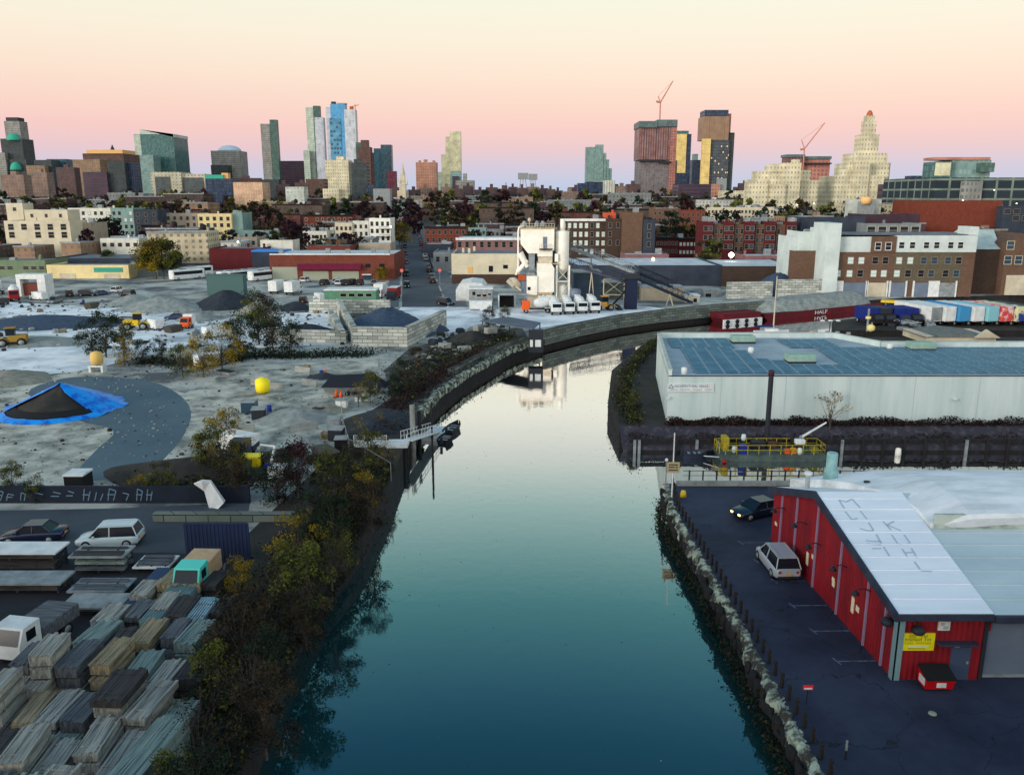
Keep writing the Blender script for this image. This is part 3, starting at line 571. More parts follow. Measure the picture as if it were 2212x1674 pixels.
# front facade pieces
FR = lambda px, py: (lambda r: (r[0] - bx, r[1] - LZ))(at(px, py, by))
x0, z1 = FR(1950, 1366); x1, z0 = FR(2015, 1403)
sg = MB().box(x0, x1, -.08, -.004, z0, z1).build('sign', mat('sign yellow', C(232, 218, 26), rough=.5), RB)
ink = mat('sign ink', C(104, 112, 46)); ink2 = mat('sign green ink', C(140, 160, 10)); ink3 = mat('sign pale ink', C(222, 222, 170))
rd = random.Random(3)
for (f0, f1, hh, mm, nn) in ((.72, .9, .13, ink, 8), (.54, .7, .12, ink, 11), (.36, .48, .10, ink2, 12), (.07, .15, .06, ink, 10)):
    q = MB(); w = x1 - x0; xx = x0 + w * (.2 if f0 > .7 or f0 < .1 else .08); xe = x0 + w * (.8 if f0 > .7 or f0 < .1 else .92); st = (xe - xx) / nn
    for i in range(nn):
        if rd.random() < .12: continue
        a = xx + i * st; zc = z0 + (z1 - z0) * f0; zd = z0 + (z1 - z0) * f1
        q.box(a, a + st * .16, -.086, -.081, zc, zd)
        c_ = rd.randrange(3)
        if c_ != 1: q.box(a + st * .55, a + st * .7, -.086, -.081, zc, zd)
        if c_ != 0: q.box(a + st * .17, a + st * .54, -.086, -.081, zd - .03, zd)
        if c_ != 2: q.box(a + st * .17, a + st * .54, -.086, -.081, (zc + zd) / 2 - .015, (zc + zd) / 2 + .015)
    q.build('lettering', mm, sg)
MB().box(x0 + (x1 - x0) * .2, x0 + (x1 - x0) * .82, -.085, -.0805, z0 + (z1 - z0) * .19, z0 + (z1 - z0) * .29).build('lettering', ink3, sg)
a0, b1 = FR(2027, 1339); a1, b0 = FR(2050, 1360)
s2 = MB().box(a0, a1, -.07, -.004, b0, b1).build('notice', M['white'], RB)
MB().box(a0 + .12, a1 - .3, -.075, -.0705, b0 + .28, b1 - .1).build('emblem', mat('faded rose print', C(196, 160, 158)), s2); MB().box(a0 + .28, a1 - .08, -.075, -.0705, b0 + .06, b0 + .25).build('emblem', mat('faded green print', C(140, 176, 170)), s2)
a0, b1 = FR(2055, 1396); a1 = FR(2098, 1396)[0]
dr = MB().box(a0, a1, -.06, -.004, 0.02, b1).build('door', mat('slate door', C(64, 78, 104), rough=.6), RB); MB().box(a1 - .2, a1 - .1, -.12, -.061, 1.0, 1.15).build('handle', M['steel'], dr)
MB().box(a0 - .9, a1 + .15, -.5, -.004, b1 + .28, b1 + .36).build('canopy', M['trim'], RB); MB().box(a0 + .1, a0 + .35, -.2, -.004, b1 + .05, b1 + .2).build('door_lamp', M['steel'], RB)
a0, b1 = FR(2122, 1345)
sh = MB(); zz = .05
while zz < b1 - .1: sh.box(4.85, 11.5, .18, .24 - (.02 if int(zz / .1) % 2 else 0), zz, zz + .098); zz += .1
sh.build('roller_door', M['shutter'], RB); MB().box(4.85, 11.5, .12, .175, .05, .22).build('door_sill', M['steel'], RB)
MB().box(4.62, 4.84, -.05, .3, 0, ZE - .31).box(11.5, 11.9, -.05, .3, 0, ZE - .31).box(4.84, 11.5, .0, .3, b1, ZE - .31).build('door_frame', M['dark'], RB)
# roof lettering strokes as painted (faded block strokes on the pale slope)
st_m = mat('faded roof strokes', C(182, 196, 210), rough=.8)
zs = lambda y: ZE + .18 + (ZR - ZE + .04) * (y + .35) / (YR + .35)
def stroke(x0, y0, x1, y1, w=.13):
    d = Vector((x1 - x0, y1 - y0, 0)).normalized(); p = Vector((-d.y, d.x, 0)) * w / 2
    q = [(x0 + p.x, y0 + p.y), (x1 + p.x, y1 + p.y), (x1 - p.x, y1 - p.y), (x0 - p.x, y0 - p.y)]
    RL.add([(a, b, zs(b) + .006) for a, b in q], [(3, 2, 1, 0)])
def RP(X, Y):       # point of the slope seen at a pixel of the zoomed photograph
    px, py = (2350 + X * .30470) * .73148, (1370 + Y * .30470) * .73148
    z = 8.0
    for _ in range(12):
        p = g(px, py, z); z = .5 * z + .5 * (LZ + zs(p[1] - by))
    return p[0] - bx, p[1] - by
for seg in ([(420, 350), (470, 430)], [(420, 350), (490, 368), (545, 340)], [(545, 340), (625, 425)], [(480, 460), (545, 540)], [(545, 540), (600, 525)], [(625, 455), (690, 535)],
            [(705, 565), (755, 645)], [(755, 645), (700, 648), (620, 625)], [(780, 680), (830, 775)], [(830, 750), (740, 748), (680, 742)], [(690, 770), (830, 785)], [(850, 800), (912, 900)], [(740, 820), (830, 818)],
            [(845, 555), (925, 640)], [(955, 555), (885, 590), (1018, 645)], [(930, 685), (990, 775), (1025, 775)], [(1050, 685), (1110, 770), (1070, 775)],
            [(1030, 820), (1085, 905)], [(1060, 860), (1140, 855)], [(1120, 815), (1175, 910)], [(1150, 945), (1215, 1035), (1318, 1040)]):
    RL = MB()
    for a, b in zip(seg, seg[1:]):
        p, q = RP(*a), RP(*b); stroke(p[0], p[1], q[0], q[1])
    RL.build('roof_lettering', st_m, RB)

# roof vents
vt = lambda px, py, Y: at(px, py, Y)
x, z = at(1743, 1062, 57); ZP = z
MB().lathe([(.16, -1.6), (.16, 1.25), (.3, 1.28), (.3, 1.5), (.1, 1.55)], 12).build('vent_pipe', M['white'], RB, (x - bx, 57 - by, z - LZ))
x, z = at(1793, 1040, 58.5)
MB().lathe([(.55, -1.2), (.5, -.1), (.4, .05), (.4, 1.2), (.36, 1.25)], 14).build('vent_stack', mat('pale green metal', C(150, 190, 188), c2=C(120, 160, 162), scale=2), RB, (x - bx, 58.5 - by, z - LZ + 1.0))
x, z = at(1872, 1050, 55); MB().lathe([(.1, -.8), (.1, .2), (.22, .22), (.22, .36)], 10).build('vent_pipe', M['dark'], RB, (x - bx, 55 - by, z - LZ))
# ================================================================ dumpster, cars, lot markings
dp = thing('dumpster', 'red dumpster with open black lid against the red warehouse by the door', 'dumpster', (22.75, 39.85, LZ)); dp.scale = (.86, .86, .8)
MB().add([(-.85, -.55, .15), (.85, -.55, .15), (.85, .5, .15), (-.85, .5, .15), (-.9, -.75, .9), (.9, -.75, .9), (.9, .5, 1.25), (-.9, .5, 1.25)], [(3, 2, 1, 0), (4, 5, 6, 7), (0, 1, 5, 4), (1, 2, 6, 5), (2, 3, 7, 6), (3, 0, 4, 7)]).build('bin', mat('dumpster red', C(196, 14, 24), rough=.5), dp)
MB().add([(-.93, -.8, .92), (.93, -.8, .92), (.93, .52, 1.28), (-.93, .52, 1.28), (-.93, -.8, 1.0), (.93, -.8, 1.0), (.93, .52, 1.36), (-.93, .52, 1.36)], [(3, 2, 1, 0), (4, 5, 6, 7), (0, 1, 5, 4), (1, 2, 6, 5), (2, 3, 7, 6), (3, 0, 4, 7)]).build('lid', M['rubber'], dp)
MB().box(-.25, .35, -.705, -.685, .38, .74).build('label', M['white'], dp)
MB().box(-.925, -.885, -.5, .2, .4, .9).build('label', M['white'], dp)
for x in (-.7, .7):
    for y in (-.4, .35): MB().lathe([(.09, -.05), (.09, .05)], 10, axis='x').build('wheel', M['rubber'], dp, (x, y, .09))
c = car('silver suv parked nose to the red warehouse wall', paint('silver', C(170, 176, 184)), 'suv'); c.location = (18.75, 54.3, LZ); c.rotation_euler = (0, 0, R(92))
c = car('dark blue car with its headlights on at the end of the red warehouse', paint('navy', C(18, 30, 46)), 'sedan', lights=True, name='car'); c.location = (20.3, 64.3, LZ); c.rotation_euler = (0, 0, R(203))
def ln(name, pts, w, m, label, z=LZ + .006):
    q = MB()
    for a, b in pts:
        d = Vector((b[0] - a[0], b[1] - a[1], 0)).normalized(); p = Vector((-d.y, d.x, 0)) * w / 2
        q.quad((a[0] + p.x, a[1] + p.y, z), (a[0] - p.x, a[1] - p.y, z), (b[0] - p.x, b[1] - p.y, z), (b[0] + p.x, b[1] + p.y, z))
    o = q.build(name, m); tag(o, kind='structure'); return o
for px, py, x1 in ((1600, 1172, 19.9), (1634, 1212, 17.9), (1673, 1255, 20.1), (1712, 1308, 20.3), (1757, 1363, 20.5), (1808, 1428, 20.65)):
    a = g(px, py); ln('parking_line', [(a, (x1, a[1] + .05)), ((a[0] - .12, a[1] + .35), (a[0] + .1, a[1] - .35))], .1, M['paint'], '')
# kerb of broken concrete along the quay, timber bulkhead below, posts and cable
rd = random.Random(5)
q = thing('quay_edge', 'crumbling pale concrete quay edge over black timbers beside the parking lot', 'quay edge', (14, 30, 0))
def ragged(x0f, y0, y1, w, zt0, m, name, step=.45, jag=.14, zj=.12):
    mb = MB(); y = y0
    while y < y1:
        x = x0f(y); a = rd.uniform(-jag, jag); mb.cbox(x - 14 + a, y - 30, zt0 - .5, w * rd.uniform(.45, 1.15), step * rd.uniform(.7, 1.6), .5 + rd.uniform(-zj, zj), rd.uniform(-.5, .5), bev=.06); y += step * rd.uniform(.5, .9)
    return mb.build(name, m, q)
ex = lambda y: 14.25 + (0 if y < 46 else -(y - 46) * .026 if y < 66 else -.52 + (y - 66) * .11)
cs = MB(); ny = 260; pr = []
for i in range(ny):
    y_ = 26 + 46 * i / (ny - 1); e = ex(y_); wv = .12 * math.sin(y_ * 1.7) + .1 * math.sin(y_ * 4.3)
    for (dx, dz) in ((-.62 + wv, -.75), (-.5 + wv, -.2), (-.32, .0), (-.12, .04), (.04, .0), (.08, -.2)): pr.append((e + dx - 14 + rd.uniform(-.07, .07), y_ - 30 + rd.uniform(-.06, .06), LZ + dz + rd.uniform(-.07, .07)))
cs.add(pr, [(i * 6 + j, i * 6 + j + 1, i * 6 + 7 + j, i * 6 + 6 + j) for i in range(ny - 1) for j in range(5)]).build('coping', M['rot'], q)
ragged(lambda y: ex(y) - .62, 26, 72, .36, LZ - .45, M['oldwood'], 'timber', .6, .12, .3)

fn_ = thing('quay_fence', 'row of short dark posts with cable along the parking lot edge above the canal', 'fence', (14, 30, LZ))
y = 27.0
for i in range(39):
    MB().box(-.09, .09, -.09, .09, 0, .85, .02).build('post', M['oldwood'], fn_, (ex(y) + .25 - 14, y - 30, 0), rd.uniform(0, .4)); y += 1.16
MB().path([(ex(y_) + .25 - 14, y_ - 30, .7) for y_ in range(27, 72, 3)], .025).build('cable', M['dark'], fn_)
weeds('bulkhead_weeds', [(ex(y_) - .95, y_) for y_ in range(27, 72, 4)], 5000, 1.5, LEAF['brown'] + LEAF['green'], 'dark weeds hanging from the quay timbers along the parking lot', .45, 4, z=.3, leaf=.1)
# basin kerb and railing at the far end of the lot
bk = MB().box(0, 9, 0, .5, -.6, .35).box(9, 60, .1, .6, -.6, .35).build('basin_kerb', M['concrete']); bk.location = (15.0, 71.3, LZ); tag(bk, 'low concrete kerb along the basin at the far end of the parking lot', 'kerb')
rl = thing('railing', 'black post railing along the basin behind the parking lot', 'railing', (15, 71.9, LZ + .35))
for i in range(16): MB().box(-.06, .06, -.06, .06, 0, .95).build('post', M['dark'], rl, (1.2 + i * 1.25, 0, 0))
MB().tube((.6, 0, .9), (21, 0, .9), .03).tube((.6, 0, .45), (21, 0, .45), .025).build('rail', M['dark'], rl)
# floating dock section beyond the railing
o = MB().box(-4.5, 4.5, -.9, .9, -.2, .45, .05).build('float', mat('teal plastic float', C(66, 104, 112))); o.location = (20.0, 74.3, 0); tag(o, 'teal grey flat float moored behind the black railing', 'pontoon')
# signs
sp = thing('sign_pole', 'tall white pole with a square tan sign at the corner of the parking lot', 'sign pole', (13.95, 68.3, LZ))
MB().tube((0, 0, 0), (0, 0, 5.9), .07, .05).build('pole', M['white'], sp)
sgn = MB().box(-.55, .55, -.1, -.06, 2.35, 3.3).build('sign', mat('tan board', C(168, 154, 116)), sp)
MB().box(-.4, .4, -.107, -.101, 3.0, 3.12).box(-.4, .1, -.107, -.101, 2.78, 2.9).box(.18, .4, -.107, -.101, 2.78, 2.9).box(-.4, .4, -.107, -.101, 2.52, 2.64).build('lettering', mat('brown ink', C(78, 68, 60)), sgn)
MB().tube((-.35, 0, 3.3), (-.35, 0, 3.6), .03).tube((.35, 0, 3.3), (.35, 0, 3.6), .03).build('lamp_bracket', M['dark'], sp)
o = MB().lathe([(.3, 0), (.26, .3), (.2, .55), (.06, .6)], 12).build('mooring_bollard', M['yellow']); o.location = (15.0, 68.6, LZ); tag(o, 'yellow bollard at the foot of the white sign pole', 'bollard')
lp = thing('post', 'thin grey post with a lamp cap at the corner of the quay', 'post', (13.75, 70.3, LZ)); MB().tube((0, 0, 0), (0, 0, 2.7), .06).build('pole', M['steel'], lp); MB().lathe([(.1, 2.7), (.16, 2.75), (.1, 2.95)], 8).build('cap', M['white'], lp)
rs = thing('warning_sign', 'small red and white sign on a post at the quay edge of the parking lot', 'sign', (g(1742, 1520)[0], g(1742, 1520)[1], LZ))
MB().tube((0, 0, 0), (0, 0, 1.0), .03).build('post', M['dark'], rs); b_ = MB().box(-.26, .26, -.04, -.02, .85, 1.12).build('board', mat('sign red', C(226, 40, 44)), rs); MB().box(-.2, .2, -.05, -.041, .88, .97).build('lettering', M['white'], b_)
rs = thing('marker_post', 'thin pale marker post at the near edge of the parking lot', 'post', (g(1826, 1640)[0], g(1826, 1640)[1], LZ)); MB().tube((0, 0, 0), (0, 0, .9), .05).build('post', M['dark'], rs); MB().tube((0, 0, .5), (0, 0, 1.0), .056).build('sleeve', M['steel'], rs)
o = MB().lathe([(.02, 0), (.22, 0), (.2, .05), (.02, .06)], 9).build('paper_scrap', mat('litter', C(150, 160, 140))); o.location = (*g(2014, 1541), LZ); tag(o, 'pale scrap of litter on the dark asphalt', 'litter')
for i, (px, py) in enumerate(((1421, 1103), (1424, 1108), (1428, 1102))):
    x, y = g(px, py, 0); o = MB().lathe([(.03, .16), (.13, .1), (.16, .02), (.1, -.03)], 8).build('duck', M['rubber'], loc=(x, y, 0)); MB().tube((0, 0, .1), (.12, 0, .3), .04).build('head', M['rubber'], o); tag(o, 'small dark bird floating beside the corner of the quay', 'bird', 'birds on the water by the quay')
# ================================================================ lumber yard
rd = random.Random(11)
PL = [mat('weathered pale planks', C(182, 180, 168), c2=C(92, 92, 92), scale=3, stretch=(4, .15, 1)), mat('tan planks', C(176, 158, 124), c2=C(92, 84, 74), scale=3, stretch=(4, .15, 1)),
      mat('grey planks', C(112, 116, 120), c2=C(54, 58, 66), scale=3, stretch=(4, .15, 1)), mat('green grey planks', C(146, 164, 156), c2=C(72, 88, 92), scale=3, stretch=(4, .15, 1)), mat('dull brown planks', C(74, 70, 68), c2=C(40, 40, 44), scale=3, stretch=(4, .15, 1))]
def bundle_mesh(w, l, h, m, k):
    r = random.Random(k); mb = MB(); mb.box(-w / 2 + .03, w / 2 - .03, -l / 2 + .15, l / 2 - .15, 0, h - .05); n = max(3, int(w / .17))
    for i in range(n):
        a = -w / 2 + i * w / n
        if r.random() < .07: continue
        mb.box(a + .006, a + w / n - .006, -l / 2 + r.uniform(0, .3), l / 2 - r.uniform(0, .3), h - .05, h + r.uniform(-.005, .03))
    for s in (-1, 1): mb.box(-w / 2, w / 2, s * l * .28 - .03, s * l * .28 + .03, h * .01, h + .035)
    return mb.mesh('bundle', m)
BUN = {}
def bundle(p, w, l, h, mi, x, y, z, rz=0):
    k = (round(w, 1), round(l * 2) / 2, round(h, 1), mi, rd.randrange(2))
    if k not in BUN: BUN[k] = bundle_mesh(*k[:3], PL[mi], len(BUN))
    o = bpy.data.objects.new('bundle', BUN[k]); COL.objects.link(o); o.parent = p; o.location = (x, y, z); o.rotation_euler = (0, 0, rz)
NMP = ['pale weathered', 'fresh tan', 'grey', 'greenish grey', 'dull brown']
for row, (y0, l, xa, xb) in enumerate(((27.2, 3.2, -24.0, -14.6), (30.8, 3.2, -24.5, -15.0), (34.4, 3.1, -25.5, -15.6), (37.9, 3.2, -26, -16.2), (41.5, 3.0, -24.8, -17), (44.9, 2.8, -25, -17.8), (48.4, 2.6, -24.2, -19.2))):
    x = xa
    while x < xb:
        w = rd.choice((1.0, 1.2, 1.3, 1.6)); mi = rd.choice((0, 0, 1, 2, 3, 4, 0, 1)); nb = rd.choice((2, 2, 3, 3, 4))
        if x > xb - 2.5: mi = rd.choice((2, 3, 4)); nb = 2
        if row > 3: nb = min(nb, 2)
        t = thing('lumber_stack', '%s plank stack, %s layers high, in the %s row of the lumber yard' % (NMP[mi], ['', 'one', 'two', 'three', 'four', 'five'][nb], ['nearest', 'second', 'third', 'fourth', 'fifth', 'sixth', 'farthest'][row]), 'lumber stack', (x + w / 2, y0 + l / 2 + rd.uniform(-.5, .5), LZ), rd.uniform(-.1, .1), 'lumber stacks in the yard')
        z = .1
        for b in range(nb):
            h = .6 if b < nb - 1 else rd.choice((.4, .6)); bundle(t, w * rd.uniform(.92, 1), l + rd.uniform(-.7, .2), h, mi if rd.random() < .75 else rd.randrange(5), rd.uniform(-.07, .07), rd.uniform(-.25, .25), z, rd.uniform(-.03, .03)); z += h + .12
        x += w + rd.choice((.08, .1, .12, .4))
for (px, py, w, l, nb, mi, lab) in ((300, 1640, 1.4, 6, 1, 3, 'long pale green covered stack leading away at the edge of the lumber yard'),):
    x, y = g(px, py, LZ + 3); t = thing('lumber_stack', lab, 'lumber stack', (x, y, LZ), -.12, 'lumber stacks in the yard')
    for b in range(4): bundle(t, w, l, .7, mi, 0, 0, .1 + b * .75)
def sheetstack(px, py, z, w, l, h, m, lab, rz=0):
    x, y = g(px, py, z); mb = MB(); k = int(w / .16)
    mb.box(-w / 2, w / 2, -l / 2, l / 2, 0, h)
    for i in range(k): a = -w / 2 + i * w / k; mb.box(a + .02, a + .09, -l / 2 + .01, l / 2 - .01, h, h + .05)
    o = mb.build('sheet_stack', m, None, (x, y, LZ), rz); tag(o, lab, 'stack'); return o
corr = mat('corrugated sheet', C(120, 146, 146), c2=C(96, 120, 122), scale=1)
sheetstack(375, 1290, LZ + 1.3, 1.7, 6, 1.3, corr, 'grey green stack of corrugated sheets in the lumber yard beside the racks')
sheetstack(428, 1315, LZ + 1.2, 1.6, 3, 1.2, mat('pale corrugated sheet', C(160, 192, 200), c2=C(130, 160, 170), scale=1), 'pale blue stack of corrugated sheets near the trees on the bank')
sheetstack(322, 1262, LZ + .8, 1.0, 5, .8, mat('blue grey sheet', C(70, 92, 120)), 'blue grey stack of panels between the racks and the corrugated sheets')
# cantilever racks carrying long lumber
def rack(px0, px1, pytop, Y, levels, lab):
    x0, z = at(px0, pytop, Y); x1 = at(px1, pytop, Y)[0]; H_ = z - LZ; t = thing('lumber_rack', lab, 'rack', ((x0 + x1) / 2, Y, LZ), 0); hw = (x1 - x0) / 2; n = 3
    for i in range(n):
        xx = -hw + .25 + i * (2 * hw - .5) / (n - 1); MB().box(xx - .08, xx + .08, .5, .68, 0, H_).build('post', M['trim'], t)
        for k in range(levels): MB().box(xx - .06, xx + .06, -1.1, .5, .25 + k * H_ / levels, .37 + k * H_ / levels).build('arm', M['trim'], t)
    for k in range(levels):
        z0 = .38 + k * H_ / levels; hh = H_ / levels * .52; mi = rd.choice((2, 3, 4))
        for j in range(3):
            l = 2 * hw; o = bundle_mesh(.52, l, hh * rd.uniform(.8, 1), PL[mi], 70 + j)
            b = bpy.data.objects.new('bundle', o); COL.objects.link(b); b.parent = t; b.location = (rd.uniform(-.15, .15), -.82 + j * .54, z0); b.rotation_euler = (0, 0, R(90))
    MB().box(-hw - .05, hw + .05, -1.25, .75, H_, H_ + .12).build('cover', M['white'] if levels == 2 else M['steel'], t); return t
rack(-60, 138, 1182, 54.5, 2, 'long lumber rack with a bright white cover behind the yard road')
rack(168, 282, 1190, 54.2, 3, 'dark three level lumber rack with a pale cover beside the white suv')
rack(304, 378, 1212, 54.6, 2, 'short lumber rack left of the dark blue screen') ['label']
rack(-40, 150, 1246, 51.2, 1, 'low rack of grey boards in front of the long white covered rack'); rack(166, 284, 1262, 51.0, 1, 'low rack with a pale top below the dark three level rack'); rack(150, 276, 1296, 48.4, 1, 'nearest low rack of pale boards behind the white cab truck')
# ================================================================ trucks and machines
def boxtruck(label, cabm, boxm, l=6, w=2.3, h=2.6, group=None, name='box_truck', cat='truck', roofm=None):
    t = thing(name, label, cat, group=group)
    cb = MB(); cb.prismy([(l / 2 - .1, .55), (l / 2 + 1.6, .55), (l / 2 + 1.6, 1.35), (l / 2 + 1.15, 2.25), (l / 2 - .1, 2.3)], -w / 2 + .1, w / 2 - .1).build('cab', cabm, t)
    MB().add([(l / 2 + 1.63, -w * .4, 1.4), (l / 2 + 1.63, w * .4, 1.4), (l / 2 + 1.22, w * .38, 2.15), (l / 2 + 1.22, -w * .38, 2.15)], [(0, 1, 2, 3)]).build('windscreen', M['glass'], t)
    for s in (-1, 1): MB().box(l / 2 + .3, l / 2 + 1.0, s * (w / 2 - .1) - .02, s * (w / 2 - .1) + .02, 1.4, 2.0).build('side_window', M['glass'], t)
    MB().box(-l / 2, l / 2 - .15, -w / 2, w / 2, .85, .85 + h, .04).build('cargo_box', boxm, t)
    if roofm: MB().box(-l / 2, l / 2 - .15, -w / 2, w / 2, .86 + h, .9 + h).build('roof', roofm, t)
    MB().box(-l / 2, l / 2 + 1.4, -.45, .45, .5, .84).build('chassis', M['dark'], t)
    for s in (-1, 1):
        for x in (-l / 2 + 1.1, l / 2 + .8): wheel(t, x, s * (w / 2 - .2), .45, .28, s)
    return t
def mixer(label, drumm, cabm, group=None):
    t = thing('mixer_truck', label, 'mixer truck', group=group)
    MB().box(-3.6, 3.9, -.5, .5, .75, 1.05).build('chassis', M['dark'], t)
    MB().box(2.3, 4.0, -1.15, 1.15, .8, 2.75, .15).build('cab', cabm, t); MB().box(3.6, 4.03, -.95, .95, 1.75, 2.5).build('windscreen', M['glass'], t)
    d = MB().lathe([(.5, -2.7), (.95, -2.0), (1.25, -.6), (1.22, .5), (.8, 1.5), (.5, 1.9)], 20, axis='x').build('drum', drumm, t, (-.4, 0, 2.3)); d.rotation_euler = (0, R(9), 0)
    MB().lathe([(.7, 0), (.45, -.6)], 10, (-3.4, 0, 3.5)).build('hopper', M['warmwhite'], t); MB().box(-4.1, -3.5, -.2, .2, 1.2, 2.6).build('chute', M['warmwhite'], t)
    for s in (-1, 1):
        MB().box(-3.5, -1.0, s * .95 - .25, s * .95 + .25, 1.1, 1.2).build('mudguard', drumm, t)
        for x in (-2.9, -1.7, 3.1): wheel(t, x, s * .95, .5, .35, s)
    return t
def loader(label, m=None):
    m = m or M['yellow']; t = thing('wheel_loader', label, 'loader')
    MB().box(-2.4, .4, -1.0, 1.0, .9, 2.0, .1).build('engine_body', m, t); MB().box(.4, 2.0, -.7, .7, .8, 1.4, .08).build('front_frame', m, t)
    c = MB().box(-.6, .8, -.75, .75, 1.95, 3.2, .12).build('cab', M['glass'], t); MB().box(-.75, .95, -.85, .85, 3.2, 3.32).build('roof', m, c)
    MB().tube((1.3, -.5, 1.5), (3.1, -.5, .7), .14).tube((1.3, .5, 1.5), (3.1, .5, .7), .14).build('lift_arm', m, t)
    MB().prismx([(-.1, 0), (1.0, 0), (.1, 1.1), (-.1, 1.0)], -1.3, 1.3).build('bucket', M['dark'], t, (3.2, 0, .15), R(-90))
    for s in (-1, 1):
        for x in (-1.6, 1.3): wheel(t, x, s * 1.05, .75, .5, s)
    return t
def place(o, x, y, rz=0, z=LZ): o.location = (x, y, z); o.rotation_euler = (0, 0, rz); return o
GP = lambda px, py: g(px, py)
o = place(boxtruck('white cab truck among the lumber stacks with a red tail', M['white'], PL[2], 3.2, 2.1, .8, name='flatbed_truck'), *g(104, 1380), R(-100))
o = place(car('white silver suv driving along the road above the lumber yard', paint('white silver', C(190, 206, 210)), 'suv', name='suv'), *g(240, 1176), R(186))
o = place(car('dark navy car on the road behind the long lumber rack', paint('dark navy', C(16, 28, 56)), 'sedan', name='car'), *g(75, 1166), R(186))
tq = place(boxtruck('small turquoise truck with a tan load by the trees at the end of the racks', mat('turquoise paint', C(90, 214, 196), rough=.5), mat('tan load', C(206, 170, 130), c2=C(180, 150, 120), scale=2), 2.2, 1.9, 1.3, name='pickup_truck'), *g(440, 1262), R(-92))
# walls and road edge
w = thing('graffiti_wall', 'long dark wall with faded pale graffiti below the rubble yard', 'wall', (-50, 67.0, LZ))
MB().box(-30, 27.5, 0, .3, 0, 1.5).build('wall_panel', mat('dark painted wall', C(26, 36, 52), c2=C(18, 26, 40), scale=.5), w)
gm = MB(); rg = random.Random(2); pal = mat('faded graffiti', C(104, 132, 150))
x = 3
while x < 19:
    h = rg.uniform(.6, 1.1); wdt = rg.uniform(.5, .9)
    for (a, b) in (((0, 0), (wdt * .3, h)), ((wdt * .3, h), (wdt, h * .8)), ((wdt, h * .8), (wdt * .6, 0)), ((0, h * .5), (wdt * .8, h * .5))):
        if rg.random() < .75: gm.tube((x + a[0], -.012, .25 + a[1]), (x + b[0], -.012, .25 + b[1]), .05, n=4)
    x += wdt + rg.uniform(.15, .8)
gm.build('graffiti', pal, w)
ww = MB().box(0, 11.5, 0, .6, 0, .75, .05).build('block_barrier', M['darkblocks']); ww.location = (g(330, 1128)[0], g(330, 1128)[1], LZ); tag(ww, 'low mossy concrete block barrier beside the road above the lumber yard', 'barrier')
x, z = at(450, 1062, 66.5)
MB_ = MB().add([(-1.1, 0, 0), (-.3, -.3, .35), (.3, 0, .2), (1.5, -.5, -1.5), (.7, -.7, -2.3), (.2, -.4, -2.2), (-.2, -.15, -.6), (-1.1, .1, 0.05), (-.3, .0, .4), (.3, .25, .25), (1.5, -.1, -1.45), (.7, -.3, -2.3), (.2, -.1, -2.2)],
                [(0, 1, 6), (1, 2, 6), (2, 3, 5, 6), (3, 4, 5), (7, 8, 1, 0), (8, 9, 2, 1), (9, 10, 3, 2), (10, 11, 4, 3), (12, 9, 8), (12, 11, 10, 9)])
o = MB_.build('tarp', M['white'], None, (x, 66.3, LZ + 2.0)); tag(o, 'crumpled white tarp hanging over the dark wall by the road', 'tarp')
x, z = at(450, 1085, 66); o = MB().box(-.28, .28, -.1, .1, 0, .7).build('board', M['white'], None, (g(449, 1100)[0], 66.6, LZ + 1.2)); 
bpy.data.objects.remove(o)
q = thing('warning_board', 'small red and white board on the dark wall below the rubble yard', 'sign', (at(447, 1088, 66.8)[0], 66.75, LZ)); MB().box(-.3, .3, -.05, .05, 1.35, 1.7).build('board', M['white'], q); MB().box(-.3, .2, -.06, .06, 1.71, 2.1).build('board', M['tail'], q)
scn = MB().box(0, 4.6, 0, .15, 0, 3.0)
for i in range(16): scn.box(.1 + i * .28, .22 + i * .28, -.04, 0, .05, 2.95)
o = scn.build('screen_fence', mat('blue dark screen', C(34, 48, 84), c2=C(26, 36, 60), scale=.6), None, (g(382, 1240)[0], 55.2, LZ)); tag(o, 'tall dark blue screen fence beside the turquoise truck', 'fence')
# ================================================================ west bank trees and thicket
rb = random.Random(21)
def bank(px_kind):
    pass
lab = {'olive': 'olive leaved', 'gold': 'golden yellow leaved', 'brown': 'bare brown twigged', 'maroon': 'dark maroon leaved', 'green': 'dark green leaved'}
spots = []
y = 27.0
while y < 77:
    xe = -12.2 if y < 50 else -12.2 if y < 58 else -11.6
    for k in range(3):
        x = xe - .3 - k * (1.9 if y < 48 else 2.4) + rb.uniform(-.9, .9); yy = y + rb.uniform(-1.2, 1.2)
        if y < 50 and x < -17.0 or rb.random() < (0, .15, .5)[k]: continue
        if y < 36 and x < -16.0: continue
        spots.append((x, yy, k))
    y += 3.3
for i, (x, y, k) in enumerate(spots):
    kind = rb.choice(('bare', 'green', 'olive', 'green', 'brown', 'maroon' if 58 < y < 70 else 'green', 'gold' if rb.random() < .5 else 'olive', 'bare', 'brown'))
    key = 'nbare' if kind == 'bare' else 'n' + kind + str(rb.randrange(2)); kn = 'brown' if kind == 'bare' else kind
    side = ('at the water edge', 'mid thicket', 'landward side')[k]; near = 'beside the lumber stacks' if y < 50 else 'below the rubble yard' if y > 64 else 'beside the dark screen and road'
    tree(key, (x, y, LZ - .2), rb.uniform(.5, .85) * (1.0 if k < 2 else .75) * (.95 if y < 50 else .36 if y > 66 else .95), '%s tree, %s, %s' % (lab[kn], side, near), 'trees of the canal bank thicket', cat='tree', **NW[key])
weeds('undergrowth', [(-14.0, 27), (-14.2, 40), (-14.6, 53), (-13.4, 62), (-13.2, 76)], 10000, 2.0, LEAF['brown'] + LEAF['green'] + LEAF['olive'], 'tangled dark undergrowth along the west canal bank', 3.0, 8, leaf=.15, cut=1.7)
